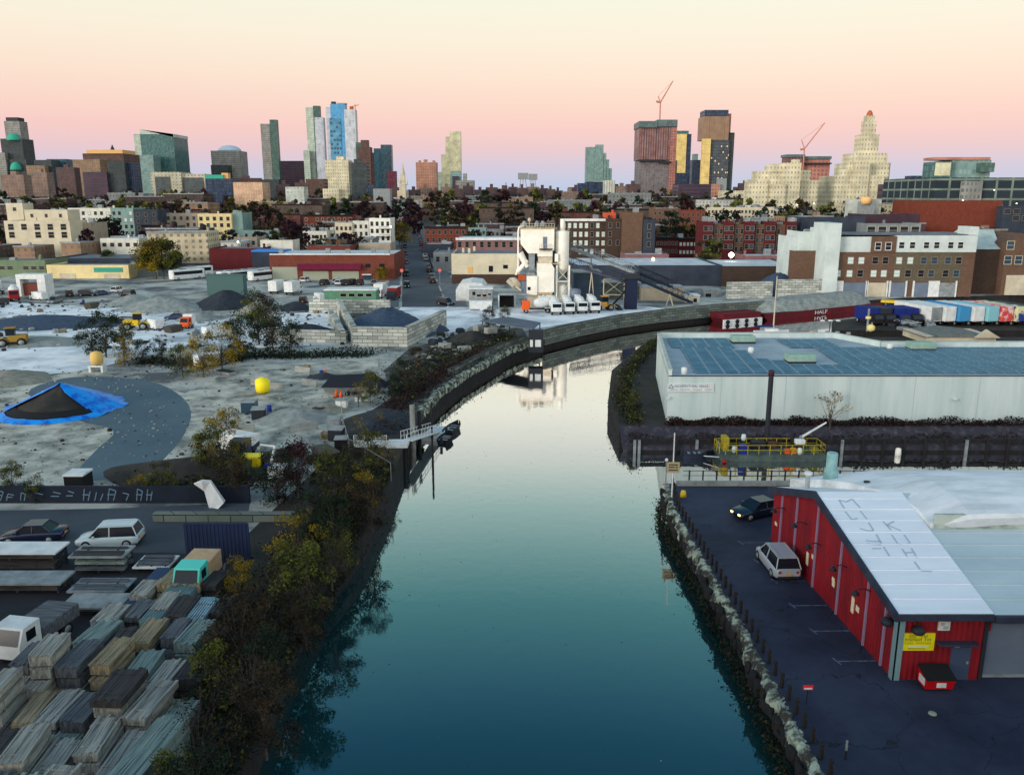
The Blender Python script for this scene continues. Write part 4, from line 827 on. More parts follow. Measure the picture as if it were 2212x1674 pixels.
weeds('bank_weeds', [(-12.8, 28), (-13.0, 36), (-13.6, 45), (-12.8, 53), (-11.9, 60), (-11.6, 71), (-11.8, 80)], 4500, 1.5, LEAF['brown'] + LEAF['green'], 'dark weeds hanging over the water below the thicket', .35, 18, z=.4, leaf=.11)
# ================================================================ dock, gangway and boats
dk = thing('dock', 'white railed dock platform on timber piles at the left bank', 'dock', (-14.5, 83.6, LZ))
MB().box(-2.0, 1.4, -.7, .9, .1, .35).build('deck', M['white'], dk)
MB().box(1.4, 3.6, -.9, 1.1, .05, .42).build('platform', M['white'], dk)
for k in range(5): MB().tube((-2.0, -.65, .45 + k * .22), (1.4, -.65, .45 + k * .22), .028, n=6).build('rail', M['white'], dk)
for x in (-2, -.9, .3, 1.4, 3.5): MB().box(x - .04, x + .04, -.7, -.62, .35, 1.4).build('post', M['white'], dk)
for x, y in ((1.6, -.7), (3.3, -.7), (1.6, .9), (3.3, .9)): MB().tube((x, y, -4), (x, y, .05), .2, n=10).build('pile', M['oldwood'], dk)
MB().tube((1.6, -.7, -1.9), (3.3, -.7, -.5), .09).tube((3.3, -.7, -1.9), (1.6, -.7, -.5), .09).build('brace', M['oldwood'], dk)
gw = thing('gangway', 'white gangway ramp with mesh sides sloping from the dock to the float', 'gangway', (-11.2, 84.4, LZ + .3)); a = Vector((0, 0, 0)); b = Vector((2.2, 10.2, -1.9))
n_ = Vector((b.y, -b.x, 0)).normalized() * .62
MB().add([a - n_, a + n_, b + n_, b - n_] + [v + Vector((0, 0, .1)) for v in (a - n_, a + n_, b + n_, b - n_)], [(3, 2, 1, 0), (4, 5, 6, 7), (0, 1, 5, 4), (1, 2, 6, 5), (2, 3, 7, 6), (3, 0, 4, 7)]).build('walkway', M['white'], gw)
for s in (-1, 1):
    q = MB(); z1 = Vector((0, 0, 1.05)); q.tube(a + n_ * s + z1, b + n_ * s + z1, .04).tube(a + n_ * s + z1 * .5, b + n_ * s + z1 * .5, .03)
    for i in range(11): p = a.lerp(b, i / 10) + n_ * s; q.tube(p, p + z1, .03, n=5)
    q.build('side_rail', M['white'], gw)
fl = MB().box(-1.1, 1.1, -2.6, 2.6, -.15, .42, .05).build('float', mat('white deck', C(214, 220, 226)), None, (-9.2, 95.2, 0), R(-12)); tag(fl, 'white floating dock at the foot of the gangway', 'pontoon')
def skiff(lab, L_, m):
    t = thing('boat', lab, 'boat', group='small dark boats tied at the float'); st = [(-L_ / 2, .62, 0), (-L_ * .2, .8, 0), (L_ * .2, .74, .03), (L_ * .4, .4, .12), (L_ / 2, .04, .25)]
    mb = MB(); pr = []
    for x, w, r in st: pr += [(x, -w, .55 + r), (x, -w * .7, -.1 + r), (x, w * .7, -.1 + r), (x, w, .55 + r), (x, w * .86, .55 + r), (x, w * .62, .08 + r), (x, -w * .62, .08 + r), (x, -w * .86, .55 + r)]
    mb.add(pr, [(j * 8 + i, j * 8 + (i + 1) % 8, j * 8 + 8 + (i + 1) % 8, j * 8 + 8 + i) for j in range(4) for i in range(8)]).add(pr[:8], [tuple(range(8))]).build('hull', m, t)
    for x in (-L_ * .25, 0, L_ * .2): MB().box(x - .13, x + .13, -.6, .6, .36, .42).build('seat', M['steel'], t)
    MB().box(-L_ / 2 - .25, -L_ / 2 + .05, -.14, .14, .2, .95, .05).build('outboard_motor', M['dark'], t); return t
place(skiff('larger dark boat with pale seats at the outer side of the float', 4.4, M['dark']), -7.2, 97.0, R(75), 0.05); place(skiff('smaller dark boat behind the larger one at the float', 3.4, M['rubber']), -7.7, 92.6, R(78), .05)
for (px, pyb, pyt, Y, r, lab) in ((890, 955, 875, 89.5, .32, 'thick weathered pile left of the gangway'), (905, 960, 888, 90.2, .22, 'second darker pile beside the gangway'), (932, 960, 868, 92.5, .12, 'thin dark pile beside the boats'), (934, 990, 950, 82.5, .12, 'thin dark pile in front of the dock')):
    x, z = at(px, pyt, Y); o = MB().tube((0, 0, -2), (0, 0, z), r, r * .9, n=12).build('pile', M['oldwood'] if 'dark' in lab else M['concrete'], None, (x, Y, 0)); tag(o, lab, 'pile')
# sloping bank mound, bushes behind the dock
def mound(name, cx, cy, rx, ry, h, m, lab, cat='mound', z=LZ, seed=1, flat=0, kind=None, n=14, k=28):
    r = random.Random(seed); mb = MB(); vs = [(0, 0, h * .875)]; ph = [r.uniform(0, 6) for _ in range(4)]
    for j in range(1, n + 1):
        f = j / n; hh = h * (1 - max(0, f - flat) / (1 - flat)) if f > flat else h; hh = h * min(1 - f, 1) if f > .25 else h * (1 - f * f * 2 - .125)
        for i in range(k):
            a = 2 * math.pi * i / k; q = 1 + .10 * math.sin(2 * a + ph[0]) + .06 * math.sin(5 * a + ph[1]) + r.uniform(-.015, .015)
            vs.append((rx * f * q * math.cos(a), ry * f * q * math.sin(a), max(-.05, hh * (1 - .12 * math.sin(3 * a + ph[2]) * f) + r.uniform(-.03, .03) * h * (f < .95) + (0 if j < n else -.1 - hh))))
    fs = [(0, 1 + i, 1 + (i + 1) % k) for i in range(k)] + [(1 + (j - 1) * k + i, 1 + j * k + i, 1 + j * k + (i + 1) % k, 1 + (j - 1) * k + (i + 1) % k) for j in range(1, n) for i in range(k)]
    o = mb.add(vs, fs, True).build(name, m, None, (cx, cy, z)); tag(o, lab, cat, kind=kind); return o
gravel = {'blue': mat('blue grey gravel', C(64, 82, 104), c2=C(48, 62, 80), scale=1.5, bump=.6, bscale=9), 'grey': mat('pale grey gravel', C(150, 156, 152), c2=C(112, 120, 118), scale=.8, bump=.6, bscale=7), 'dark': mat('dark gravel', C(52, 58, 66), c2=C(34, 40, 48), scale=1, bump=.6, bscale=7), 'sand': mat('sandy gravel', C(150, 148, 132), c2=C(110, 112, 102), scale=1, bump=.5, bscale=7)}
mound('gravel_mound', -15.2, 93, 4.4, 7, 1.5, gravel['dark'], 'dark slate gravel mound on the bank behind the white dock', 'gravel mound')
for i, (px, py, kd, s) in enumerate(((775, 880, 'gold', .5), (800, 870, 'olive', .45), (790, 990, 'gold', .38), (830, 985, 'gold', .34), (800, 1010, 'olive', .42), (850, 1005, 'gold', .3), (770, 955, 'gold', .45), (850, 860, 'green', .35), (865, 830, 'green', .4), (900, 800, 'brown', .4), (880, 850, 'brown', .35), (820, 925, 'gold', .3))):
    x, y = g(px, py); tree('sapling' if kd == 'gold' else 'n' + kd + '0', (x, y, LZ), s * 1.3, 'small %s bush %s the white dock' % ({'gold': 'yellow leaved', 'olive': 'olive', 'green': 'dark green', 'brown': 'bare brown'}[kd], ['just left of', 'behind', 'in front of'][i % 3]), 'bushes around the dock', name='bush', cat='bush', **(NW['sapling'] if kd == 'gold' else NW['n' + kd + '0']))
weeds('bank_scrub', [(-14, 88), (-14.3, 99), (-12.6, 108), (-10.6, 117), (-7.5, 127), (-4.4, 137)], 6500, 1.4, LEAF['brown'] + LEAF['maroon'], 'low dead scrub along the bend of the west bank', 2.2, 9, leaf=.16)
weeds('rough_scrub', [g(860, 860), g(930, 790), g(1000, 760), g(1090, 725)], 5200, 1.2, LEAF['green'] + LEAF['brown'] + LEAF['olive'], 'dark green and brown scrub on the rough ground between the bins and the canal bend', 5.0, 19, leaf=.2, cut=2.2)
# ================================================================ rubble yard things
bt = thing('tarped_pile', 'gravel pile ringed by a bright blue tarp in the rubble yard', 'pile', (-55.6, 99.5, LZ))
tm = mat('blue tarp', C(24, 150, 240), c2=C(14, 92, 200), scale=.7, thr=(.45, .6), rough=.45, bump=.5, bscale=2); r_ = random.Random(9)
def conez(f): return 3.1 * (1 - f) ** .9 if f < 1 else 0
gv = MB(); k = 56; FS = [0.02, .15, .3, .45, .6, .75, .9, 1.0]
gv.add([(6.2 * f * math.cos(2 * math.pi * i / k), 6.6 * f * math.sin(2 * math.pi * i / k), conez(f) + r_.uniform(-.05, .05)) for f in FS for i in range(k)], [(j * k + i, j * k + (i + 1) % k, (j + 1) * k + (i + 1) % k, (j + 1) * k + i) for j in range(len(FS) - 1) for i in range(k)], True).build('gravel', M['mud'], bt)
TS = [(.0, 26), (.12, 26), (.3, 40), (.5, 48), (.7, 54), (.88, 58), (1.0, 58), (1.14, 58)]; tv = MB(); vs = []
for f, half in TS:
    for i in range(41):
        a = math.radians(-90 + half + (360 - 2 * half) * i / 40); q = 1 + .03 * math.sin(7 * a) + r_.uniform(-.015, .015); vs.append((6.3 * f * q * math.cos(a), 6.7 * f * q * math.sin(a), (conez(min(f, 1)) if f < 1 else 0) + (.16 if f < 1.1 else .02) + .1 * math.sin(11 * a + f * 5) * f))
tv.add(vs, [(j * 41 + i, j * 41 + i + 1, (j + 1) * 41 + i + 1, (j + 1) * 41 + i) for j in range(len(TS) - 1) for i in range(40)], True)
vs = []
for f, z in ((.98, .34), (1.06, .3), (1.16, .03)):
    for i in range(21): a = math.radians(-90 - 62 + 124 * i / 20); vs.append((6.3 * f * math.cos(a), 6.7 * f * math.sin(a), z + r_.uniform(-.05, .05)))
tv.add(vs, [(j * 21 + i, j * 21 + i + 1, (j + 1) * 21 + i + 1, (j + 1) * 21 + i) for j in range(2) for i in range(20)], True).build('tarp', tm, bt)
vs = []
for f, z in ((.80, .86), (.97, .36)):
    for i in range(21): a = math.radians(-90 - 60 + 120 * i / 20); vs.append((6.25 * f * math.cos(a), 6.65 * f * math.sin(a), z))
MB().add(vs, [(i, i + 1, 22 + i, 21 + i) for i in range(20)], True).build('inner_sheet', M['rubber'], bt)
x, y = g(212, 803); t = thing('water_tank', 'pale orange round tank on a white stand beyond the curved track', 'tank', (x, y, LZ)); t.scale = (.75, .75, .75)
MB().lathe([(.2, 0), (1.1, .3), (1.25, 1.4), (1.0, 2.5), (.2, 2.8)], 16, (0, 0, 1.4)).build('tank', mat('pale orange plastic', C(214, 180, 104)), t); MB().box(-1.5, 1.5, -1, 1, 1.1, 1.35).box(-1.4, -1.0, -.9, .9, 0, 1.1).box(1.0, 1.4, -.9, .9, 0, 1.1).build('stand', M['white'], t)
x, y = g(568, 850); o = MB().lathe([(.1, -.9), (.9, -.8), (1.15, 0), (.9, .8), (.1, .9)], 14, (0, 0, 1.1), 'x').build('yellow_tank', M['brightyellow'], None, (x, y, LZ), .5); tag(o, 'round bright yellow tank lying in the rubble yard', 'tank')
x, y = g(546, 1015); t = thing('yellow_skip', 'bright yellow skip behind the bushes at the edge of the rubble yard', 'skip', (x, y, LZ)); MB().add([(-.7, -.5, 0), (.7, -.5, 0), (.7, .5, 0), (-.7, .5, 0), (-.95, -.7, 1.5), (.95, -.7, 1.5), (.95, .7, 1.5), (-.95, .7, 1.5)], [(3, 2, 1, 0), (4, 5, 6, 7), (0, 1, 5, 4), (1, 2, 6, 5), (2, 3, 7, 6), (3, 0, 4, 7)]).build('bin', M['brightyellow'], t); MB().box(-1, 1, -.75, -.69, 1.3, 1.5).build('rim', M['yellow'], t)
place(boxtruck('small dark pickup with a red and blue striped top above the yellow skip', M['trim'], M['dark'], 2.2, 1.9, .5, name='pickup_truck', roofm=M['white']), *g(535, 985), R(-92))
t = thing('compressor', 'white machine with a dark stack in the rubble yard beside the maroon bush', 'machine', (*g(615, 1035), LZ)); MB().box(-1.4, .3, -.6, .6, .3, 1.4, .1).build('housing', M['white'], t); MB().tube((.5, 0, 1), (.5, 0, 3.2), .16).build('stack', M['dark'], t); MB().tube((-1.2, 0, 1.4), (-.9, .6, 3.0), .12).tube((-.9, .6, 3), (-2.3, .8, 3.1), .1).build('boom', M['white'], t); MB().box(.1, 1.3, -.5, .5, .3, .8).build('base', M['steel'], t)
t = thing('covered_boat', 'dark covered boat on a trailer at the right side of the rubble yard', 'boat', (*g(770, 852), LZ))
MB().add([(-4.4, -1.2, 1.2), (4.0, -1.3, 1.2), (4.6, 0, 1.4), (4.0, 1.3, 1.2), (-4.4, 1.2, 1.2), (-3.2, 0, 2.6), (2.2, 0, 2.9)], [(0, 1, 6, 5), (1, 2, 6), (2, 3, 6), (3, 4, 5, 6), (4, 0, 5)]).build('cover', mat('black cover', C(24, 30, 40)), t)
MB().add([(-4.3, -1.1, 1.2), (3.9, -1.2, 1.2), (4.7, 0, 1.4), (3.9, 1.2, 1.2), (-4.3, 1.1, 1.2), (-4, -.5, .4), (3.4, -.5, .4), (3.4, .5, .4), (-4, .5, .4)], [(0, 5, 6, 1), (1, 6, 2), (2, 7, 3), (6, 7, 2), (3, 7, 8, 4), (4, 8, 5, 0), (5, 8, 7, 6)]).build('hull', M['steel'], t)
for x in (-1, 0): wheel(t, x, -1.0, .35); wheel(t, x, 1.0, .35)
for i, (px, py, lab) in enumerate(((727, 858, 'left orange cone beside the covered boat'), (737, 862, 'right orange cone beside the covered boat'), (704, 812, 'lone orange cone in the middle of the rubble yard'))):
    t = thing('traffic_cone', lab, 'cone', (*g(px, py), LZ), group='orange cones in the rubble yard'); MB().lathe([(.32, .05), (.06, 1.1)], 10).build('cone', M['orange'], t); MB().box(-.4, .4, -.4, .4, 0, .05).build('base', M['rubber'], t)
for i, (px, py, s, m, lab) in enumerate(((739, 882, 1.2, 'white', 'white tub beside the cones'), (795, 866, 1.1, 'litglass', 'pale cube beside the covered boat'), (775, 868, .8, 'litglass', 'small pale tote under the covered boat'), (722, 925, 1.3, 'steel', 'grey crate at the fence of the rubble yard'), (728, 950, 1.4, 'dark', 'dark crate at the fence behind the dock'), (738, 968, 1.2, 'rubber', 'black box with yellow edge at the fence behind the dock'), (560, 905, 1.4, 'dark', 'dark blue machine box left of the rubble heap'), (540, 890, 1.5, 'bglass', 'glassy blue cab at the left of the rubble heap'), (172, 1055, 1.6, 'rubber', 'black round bin with a white lid at the edge of the curved track'))):
    t = thing('crate', lab, 'crate', (*g(px, py), LZ), rd.uniform(-.3, .3)); s2 = s * .55
    MB().box(-s2, s2, -s2, s2, .1, s * .9, .06).build('box', M[m], t); MB().box(-s2 * 1.05, s2 * 1.05, -s2 * 1.05, s2 * 1.05, s * .9, s * 1.0).build('lid', M['white'] if 'white lid' in lab else M['steel'], t)
mound('rubble_heap', *g(640, 905), 5.0, 3.6, 1.5, gravel['grey'], 'long low heap of grey rubble in the rubble yard', 'heap', seed=4); mound('rubble_heap', *g(700, 885), 4, 2.5, 1.0, gravel['sand'], 'smaller sandy heap behind the grey rubble', 'heap', seed=6)
mound('soil_heap', *g(420, 1020), 8, 5, 1.6, M['mud'], 'dark soil heap between the curved track and the yellow bushes', 'heap', seed=8); mound('soil_heap', *g(20, 820), 6, 6, 1.5, gravel['sand'], 'grey soil heap behind the blue tarp', 'heap', seed=9)
mound('rubble_heap', *g(700, 815), 2.5, 2, .8, gravel['dark'], 'small dark heap beside the golden bushes', 'heap', seed=12)
# net fence along the bank
nf = thing('chain_link_fence', 'thin chain link fence curving along the top of the canal bank', 'fence', (0, 0, LZ)); pp = [g(*p) for p in [(845, 1040), (790, 1005), (755, 985), (742, 940), (738, 900), (750, 870), (815, 862), (820, 785)]]
for a, b in zip(pp, pp[1:]):
    d = math.hypot(b[0] - a[0], b[1] - a[1]); k = max(1, int(d / 3))
    for i in range(k): MB().tube((a[0] + (b[0] - a[0]) * i / k, a[1] + (b[1] - a[1]) * i / k, 0), (a[0] + (b[0] - a[0]) * i / k, a[1] + (b[1] - a[1]) * i / k, 1.8), .04, n=5).build('post', M['steel'], nf)
    MB().tube((*a, 1.8), (*b, 1.8), .03, n=5).tube((*a, .9), (*b, .9), .012, n=4).build('rail', M['steel'], nf)
# bushes in and around the yards: px, py of the foot, crown key, scale, label
for (px, py, key, s, lab) in ((480, 1015, 'ngold1', 1.0, 'tall yellow green bush beside the rubble yard left of the yellow skip'), (498, 960, 'ngold0', .75, 'bright yellow topped bush behind the tall yellow green one'), (455, 1030, 'nolive0', .9, 'olive bush left of the tall yellow green bush'), (520, 1040, 'nolive1', .7, 'olive bush right of the yellow skip'),
        (440, 815, 'ngold0', 1.15, 'golden bush between the dusty yard and the rubble yard'), (480, 800, 'ngold1', 1.3, 'tall yellow green tree above the rubble yard'), (395, 815, 'nolive0', .9, 'ochre bush left of the golden bushes'), (270, 790, 'ngold1', .8, 'yellow bush in front of the dark trees by the dusty yard'),
        (230, 772, 'ngreen0', 1.35, 'dark green tree at the left of the loader'), (200, 770, 'ngreen1', 1.1, 'dark tree at the edge of the pale dusty road'), (270, 765, 'nolive1', 1.1, 'olive dark tree behind the yellow bush'), (520, 780, 'ngreen0', 1.3, 'dark green tree left of the concrete bins'), (560, 745, 'nolive1', 1.7, 'big olive tree behind the concrete bins'), (590, 760, 'ngreen1', 1.5, 'big dark tree in front of the gravel bins'), (630, 762, 'ngreen0', 1.0, 'low dark tree right of the big dark tree'), (575, 715, 'nmaroon0', 1.3, 'maroon tree behind the olive tree'),
        (350, 782, 'ngreen1', .7, 'low dark hedge bush under the dusty yard'), (310, 785, 'ngreen0', .7, 'low dark hedge bush left of its neighbour'), (30, 1075, 'nolive0', .6, 'olive bush by the dark wall at the left edge'), (85, 1085, 'nolive1', .45, 'small olive bush by the dark wall'), (350, 1072, 'nolive1', .6, 'olive weeds bush above the dark wall'), (300, 1075, 'ngold0', .4, 'small yellow bush above the dark wall'), (645, 1080, 'nmaroon1', .95, 'dark maroon pointed bush below the white machine'), (600, 1090, 'ngreen1', .9, 'dark green bush below the white machine'), (510, 1075, 'nbrown1', .8, 'brown bush above the dark wall near the tarp'),
        (700, 1075, 'nolive0', .8, 'olive bush under the rubble yard fence'), (740, 1070, 'nolive1', .7, 'second olive bush under the rubble yard fence'), (760, 1050, 'nbrown0', .7, 'brown bush at the bend of the fence')):
    x, y = g(px, py); tree(key, (x, y, LZ - .1), s * .8, lab, 'bushes and trees around the yards', name='bush' if s < .8 else 'tree', cat='bush' if s < .8 else 'tree', **NW[key])
weeds('hedge', [g(300, 785), g(420, 790), g(520, 778)], 2500, 1.6, LEAF['green'] + LEAF['brown'], 'dark hedge below the dusty yard', 2.0, 31, leaf=.2, cat='hedge')
weeds('hedge', [g(500, 772), g(640, 772), g(800, 768)], 3500, 1.7, LEAF['green'], 'dark hedge in front of the concrete bins', 2.2, 32, leaf=.2, cat='hedge')
weeds('scrub', [g(300, 1055), g(430, 1040), g(530, 1052)], 2500, .9, LEAF['brown'] + LEAF['olive'], 'brown scrub above the dark wall', 3.0, 33, leaf=.15)

# clutter of the yards
rc = random.Random(77)
def rocks(name, lab, box_, n, smin, smax, m, seed):
    r = random.Random(seed); mb = MB(); (ax_, ay_), (bx_, by_), (cx_, cy_), (dx_, dy_) = [g(*p) for p in box_]
    for i in range(n):
        u, v = r.random(), r.random(); x = (ax_ * (1 - u) + bx_ * u) * (1 - v) + (dx_ * (1 - u) + cx_ * u) * v; y = (ay_ * (1 - u) + by_ * u) * (1 - v) + (dy_ * (1 - u) + cy_ * u) * v; s_ = r.uniform(smin, smax) * (1 if r.random() < .9 else 2); mb.mi(r.randrange(len(m))); mb.cbox(x, y, LZ - .02, s_, s_ * r.uniform(.5, 1.2), s_ * r.uniform(.3, .7), r.uniform(0, 3), bev=s_ * .2)
    o = mb.build(name, m); tag(o, lab, 'rubble', kind='stuff'); return o
RM = [M['concrete'], M['steel'], M['mud'], gravel['dark']]
rocks('rubble', 'loose rubble scattered over the rubble yard', [(-100, 1050), (720, 1040), (800, 790), (-50, 790)], 1100, .08, .26, RM[:3], 1); rocks('rubble', 'rubble and lumps along the dusty yard', [(-50, 760), (740, 750), (840, 660), (-50, 645)], 700, .25, .7, RM, 2); rocks('rubble', 'broken concrete on the west bank below the plant', [(870, 800), (1010, 770), (1120, 700), (960, 720)], 300, .25, .9, RM, 3)
def small(kind):
    if kind == 'pallet stack':
        t = thing('pallet_stack', '', 'pallets')
        for k in range(5): MB().box(-.6, .6, -.5, .5, k * .15 + .02, k * .15 + .06).box(-.6, -.5, -.5, .5, k * .15 + .06, k * .15 + .14).box(.5, .6, -.5, .5, k * .15 + .06, k * .15 + .14).build('pallet', PL[1], t)
    elif kind == 'oil drum': t = thing('oil_drum', '', 'drum'); MB().lathe([(.29, 0), (.3, .02), (.28, .3), (.3, .32), (.28, .6), (.3, .87)], 14).build('drum', mat('blue drum', C(30, 50, 130)), t)
    elif kind == 'jersey barrier': t = thing('concrete_barrier', '', 'barrier'); MB().prismx([(-.3, 0), (.3, 0), (.12, .35), (.08, .85), (-.08, .85), (-.12, .35)], -1.5, 1.5).build('barrier', M['concrete'], t)
    elif kind == 'site skip': t = thing('skip', '', 'skip'); MB().add([(-1.2, -.8, .1), (1.2, -.8, .1), (1.2, .8, .1), (-1.2, .8, .1), (-1.8, -.9, 1.3), (1.8, -.9, 1.3), (1.8, .9, 1.3), (-1.8, .9, 1.3)], [(3, 2, 1, 0), (4, 5, 6, 7), (0, 1, 5, 4), (1, 2, 6, 5), (2, 3, 7, 6), (3, 0, 4, 7)]).build('bin', M['bglass'] if False else mat('rusty green skip', C(60, 80, 76), c2=C(90, 60, 46), scale=1.2), t)
    elif kind == 'steel plate stack':
        t = thing('steel_stack', '', 'stack'); MB().box(-1.5, 1.5, -.6, .6, .1, .5).build('plates', M['steel'], t); MB().box(-1.4, 1.3, -.65, .5, .502, .62).build('plates', M['dark'], t)
    else:
        t = thing('white_van', '', 'van'); MB().box(-2.4, 1.5, -.95, .95, .4, 2.1, .12).build('body', M['white'], t); MB().box(1.5, 2.5, -.9, .9, .4, 1.2, .12).build('bonnet', M['white'], t); MB().add([(1.52, -.85, 2.0), (1.52, .85, 2.0), (2.1, .85, 1.2), (2.1, -.85, 1.2)], [(0, 1, 2, 3), (3, 2, 1, 0)]).build('windscreen', M['glass'], t)
        for s in (-1, 1):
            for x in (-1.6, 1.6): wheel(t, x, s * .85, .35, .22, s)
    return t
for i in range(46):
    k = rc.choice(('pallet stack', 'oil drum', 'jersey barrier', 'site skip', 'steel plate stack', 'white van', 'jersey barrier'))
    if i < 24: px, py = rc.uniform(-20, 700), rc.uniform(790, 1040); area = 'rubble yard'
    else: px, py = rc.uniform(-20, 720), rc.uniform(640, 735); area = 'dusty yard'
    if area == 'rubble yard' and (px < 420 and 800 < py < 1030): px = rc.uniform(560, 720)
    side = 'left part' if px < 250 else 'middle' if px < 520 else 'right part'; lv = ('near' if py > 930 else 'far') if i < 24 else ('near' if py > 690 else 'far')
    x, y = g(px, py); PR.put(('s', k), lambda: small(k), (x, y, LZ), rc.uniform(0, 3.1), '%s in the %s of the %s, %s side' % ({'white van': 'white van', 'oil drum': 'blue oil drum', 'pallet stack': 'stack of wooden pallets', 'jersey barrier': 'pale concrete barrier', 'site skip': 'rusty green skip', 'steel plate stack': 'stack of grey steel plates'}[k], side, area, lv), k + 's in the yards')
# ================================================================ grey warehouse with solar roof
WH = thing('grey_warehouse', 'long pale grey warehouse with blue solar panels on its flat roof', 'warehouse', (17.9, 92.4, LZ)); wx, wy = 17.9, 92.4
HT = 5.6; X1 = 90
base = [(0, 0), (X1, 0), (X1, 18.6), (32.3, 18.6), (28.6, 25.9), (3.1, 25.9)]
wallm = mat('pale grey green wall', C(204, 216, 214), c2=C(172, 192, 190), scale=.55, thr=(.35, .75), rough=.8, stretch=(1, 1, .12))
MB().prism(base, 0, HT).build('wall', wallm, WH)
MB().prism([(.3, .02), (X1, .02), (X1, 18.3), (32.2, 18.3), (28.5, 25.6), (3.35, 25.6)], HT + .001, HT + .06).build('roof', mat('grey roof membrane', C(160, 176, 184), c2=C(140, 156, 166), scale=.3), WH)
cop = mat('pale coping', C(190, 196, 190), c2=C(160, 168, 162), scale=1)
pp_ = MB()
def para(a, b, w=.35, h=.75):
    d = math.hypot(b[0] - a[0], b[1] - a[1]); an = math.atan2(b[1] - a[1], b[0] - a[0]); o = MB().box(0, d, 0, w, HT - .3, HT + h).build('parapet', wallm, WH, (a[0], a[1], 0), an)
    MB().box(-.03, d + .03, -.04, w + .04, HT + h + .002, HT + h + .08).build('coping', cop, WH, (a[0], a[1], 0), an); return o
para((3.1, 25.9), (0, 0)); para((28.6, 25.9), (3.1, 25.9)); para((32.3, 18.6), (28.6, 25.9)); para((X1, 18.6), (32.3, 18.6))
MB().box(.02, X1, -.06, .02, HT - .02, HT + .09).build('eaves_flashing', M['trim'], WH)
for i in range(11): MB().box(6 + i * 7.4, 6.07 + i * 7.4, -.02, -.003, .1, HT - .05).build('wall_seam', mat('wall seam', C(176, 190, 188)), WH)
pan = mat('solar glass', C(70, 108, 132), c2=C(48, 82, 108), scale=.5, thr=(.4, .6), rough=.25, spec=.5)
fr_ = mat('panel frame', C(122, 146, 160), rough=.5)
def array(x0, x1, y):
    n = int((x1 - x0) / 1.7)
    if n < 1: return
    mb = MB(); z0 = HT + .14
    for i in range(n):
        a = x0 + i * 1.7; mb.mi(0).add([(a + .1, y, z0), (a + 1.5, y, z0), (a + 1.5, y + .92, z0 + .16), (a + .1, y + .96, z0 + .16)], [(0, 1, 2, 3)])
        mb.mi(1).add([(a + .02, y - .03, z0 - .02), (a + 1.69, y - .03, z0 - .02), (a + 1.69, y + .99, z0 + .145), (a + .02, y + .99, z0 + .145), (a + .02, y + .99, HT + .065), (a + 1.69, y + .99, HT + .065)], [(0, 1, 2, 3), (3, 2, 5, 4)])
    mb.build('solar_array', [pan, fr_], WH)
for i in range(21):
    y = .9 + i * 1.12 + (.5 if i > 3 else 0) + (.5 if i > 14 else 0)
    xl = 3.2 + y * .09 - (1.1 if i > 13 else 0)
    if y > 24: continue
    if i < 4: array(xl, 60 if i else 58, y)
    else:
        xs = 14.2 - max(0, 10 - abs(y - 18)) * .2; array(xl, xs if y > 8 else xs + 3, y)
        if y < 17: array(22 + max(0, (y - 8)) * .1, 60, y)
        elif y < 23: array(19.5, 27, y)
for (x, y, w) in ((14.2, 21.5, 3.2), (17.5, 7.6, 3.4), (36.5, 16.2, 3.4)):
    u = MB().box(-w / 2, w / 2, -.9, .9, .35, 1.15, .08).build('roof_unit', mat('pale green unit', C(150, 180, 166), c2=C(130, 160, 150), scale=1), WH, (x, y, HT)); MB().box(-w / 2, w / 2, -.9, .9, .07, .34).build('unit_base', M['dark'], u)
for (x, y, r) in ((1.9, .9, .35), (13.2, 13.8, .38), (32.5, 16.5, .4)): MB().lathe([(r * .9, .06), (r, .1), (r, .75), (r * .7, .85)], 12).build('roof_vent', M['white'], WH, (x, y, HT))
f = lambda px, py: (lambda r: (r[0] - wx, r[1] - LZ))(at(px, py, wy))
x0, z1 = f(1443, 829); x1, z0 = f(1541, 846)
sg = MB().box(x0 - .1, x1, -.12, -.004, z0, z1).build('sign', M['white'], WH)
inkb = mat('blue grey ink', C(96, 120, 146)); hgt = z1 - z0
text('ARCHITECTURAL GRILLE', .43, inkb, sg, (x0 + .72, -.125, z0 + hgt * .58), (R(90), 0, 0), xs=.80)
for i, (a, b) in enumerate((((.1, .52), (.35, .95)), ((.35, .95), (.6, .52)), ((.05, .48), (.65, .48)))):
    MB().tube((x0 + a[0], -.127, z0 + hgt * a[1]), (x0 + b[0], -.127, z0 + hgt * b[1]), .035, n=4).build('emblem', inkb, sg)
for a, b in ((.05, .22), (.27, .48), (.54, .74), (.8, .97)): MB().box(x0 + (x1 - x0) * a, x0 + (x1 - x0) * b, -.127, -.121, z0 + hgt * .22, z0 + hgt * .34).build('lettering', mat('pale ink', C(160, 176, 190)), sg)
MB().box(-.25, .2, -.35, -.004, 3.0, 3.2).build('wall_lamp', M['white'], WH, (0, 0, 0)); x, z = f(2062, 861); MB().lathe([(.1, .1), (.3, 0), (.28, -.08)], 10, (x, -.2, z)).build('wall_lamp', M['white'], WH)
weeds('wall_weeds', [(17.9, 91.9), (30, 91.9), (45, 91.8), (70, 91.8)], 9000, 1.1, LEAF['brown'] + LEAF['maroon'], 'dead brown weeds along the foot of the grey warehouse wall', .5, 41, leaf=.15)
weeds('point_scrub', [(14.2, 92), (14.2, 103), (16.6, 118), (21, 132), (25.6, 145)], 9000, 1.9, LEAF['brown'] + LEAF['green'] + LEAF['olive'], 'dark scrub on the point left of the grey warehouse', 1.2, 42, leaf=.14)
weeds('water_edge_weeds', [(12.7, 92), (12.6, 103), (15.2, 121), (20.4, 136)], 2600, 1.6, LEAF['brown'] + LEAF['green'], 'weeds drooping over the canal at the warehouse point', .3, 43, z=.5, leaf=.12)
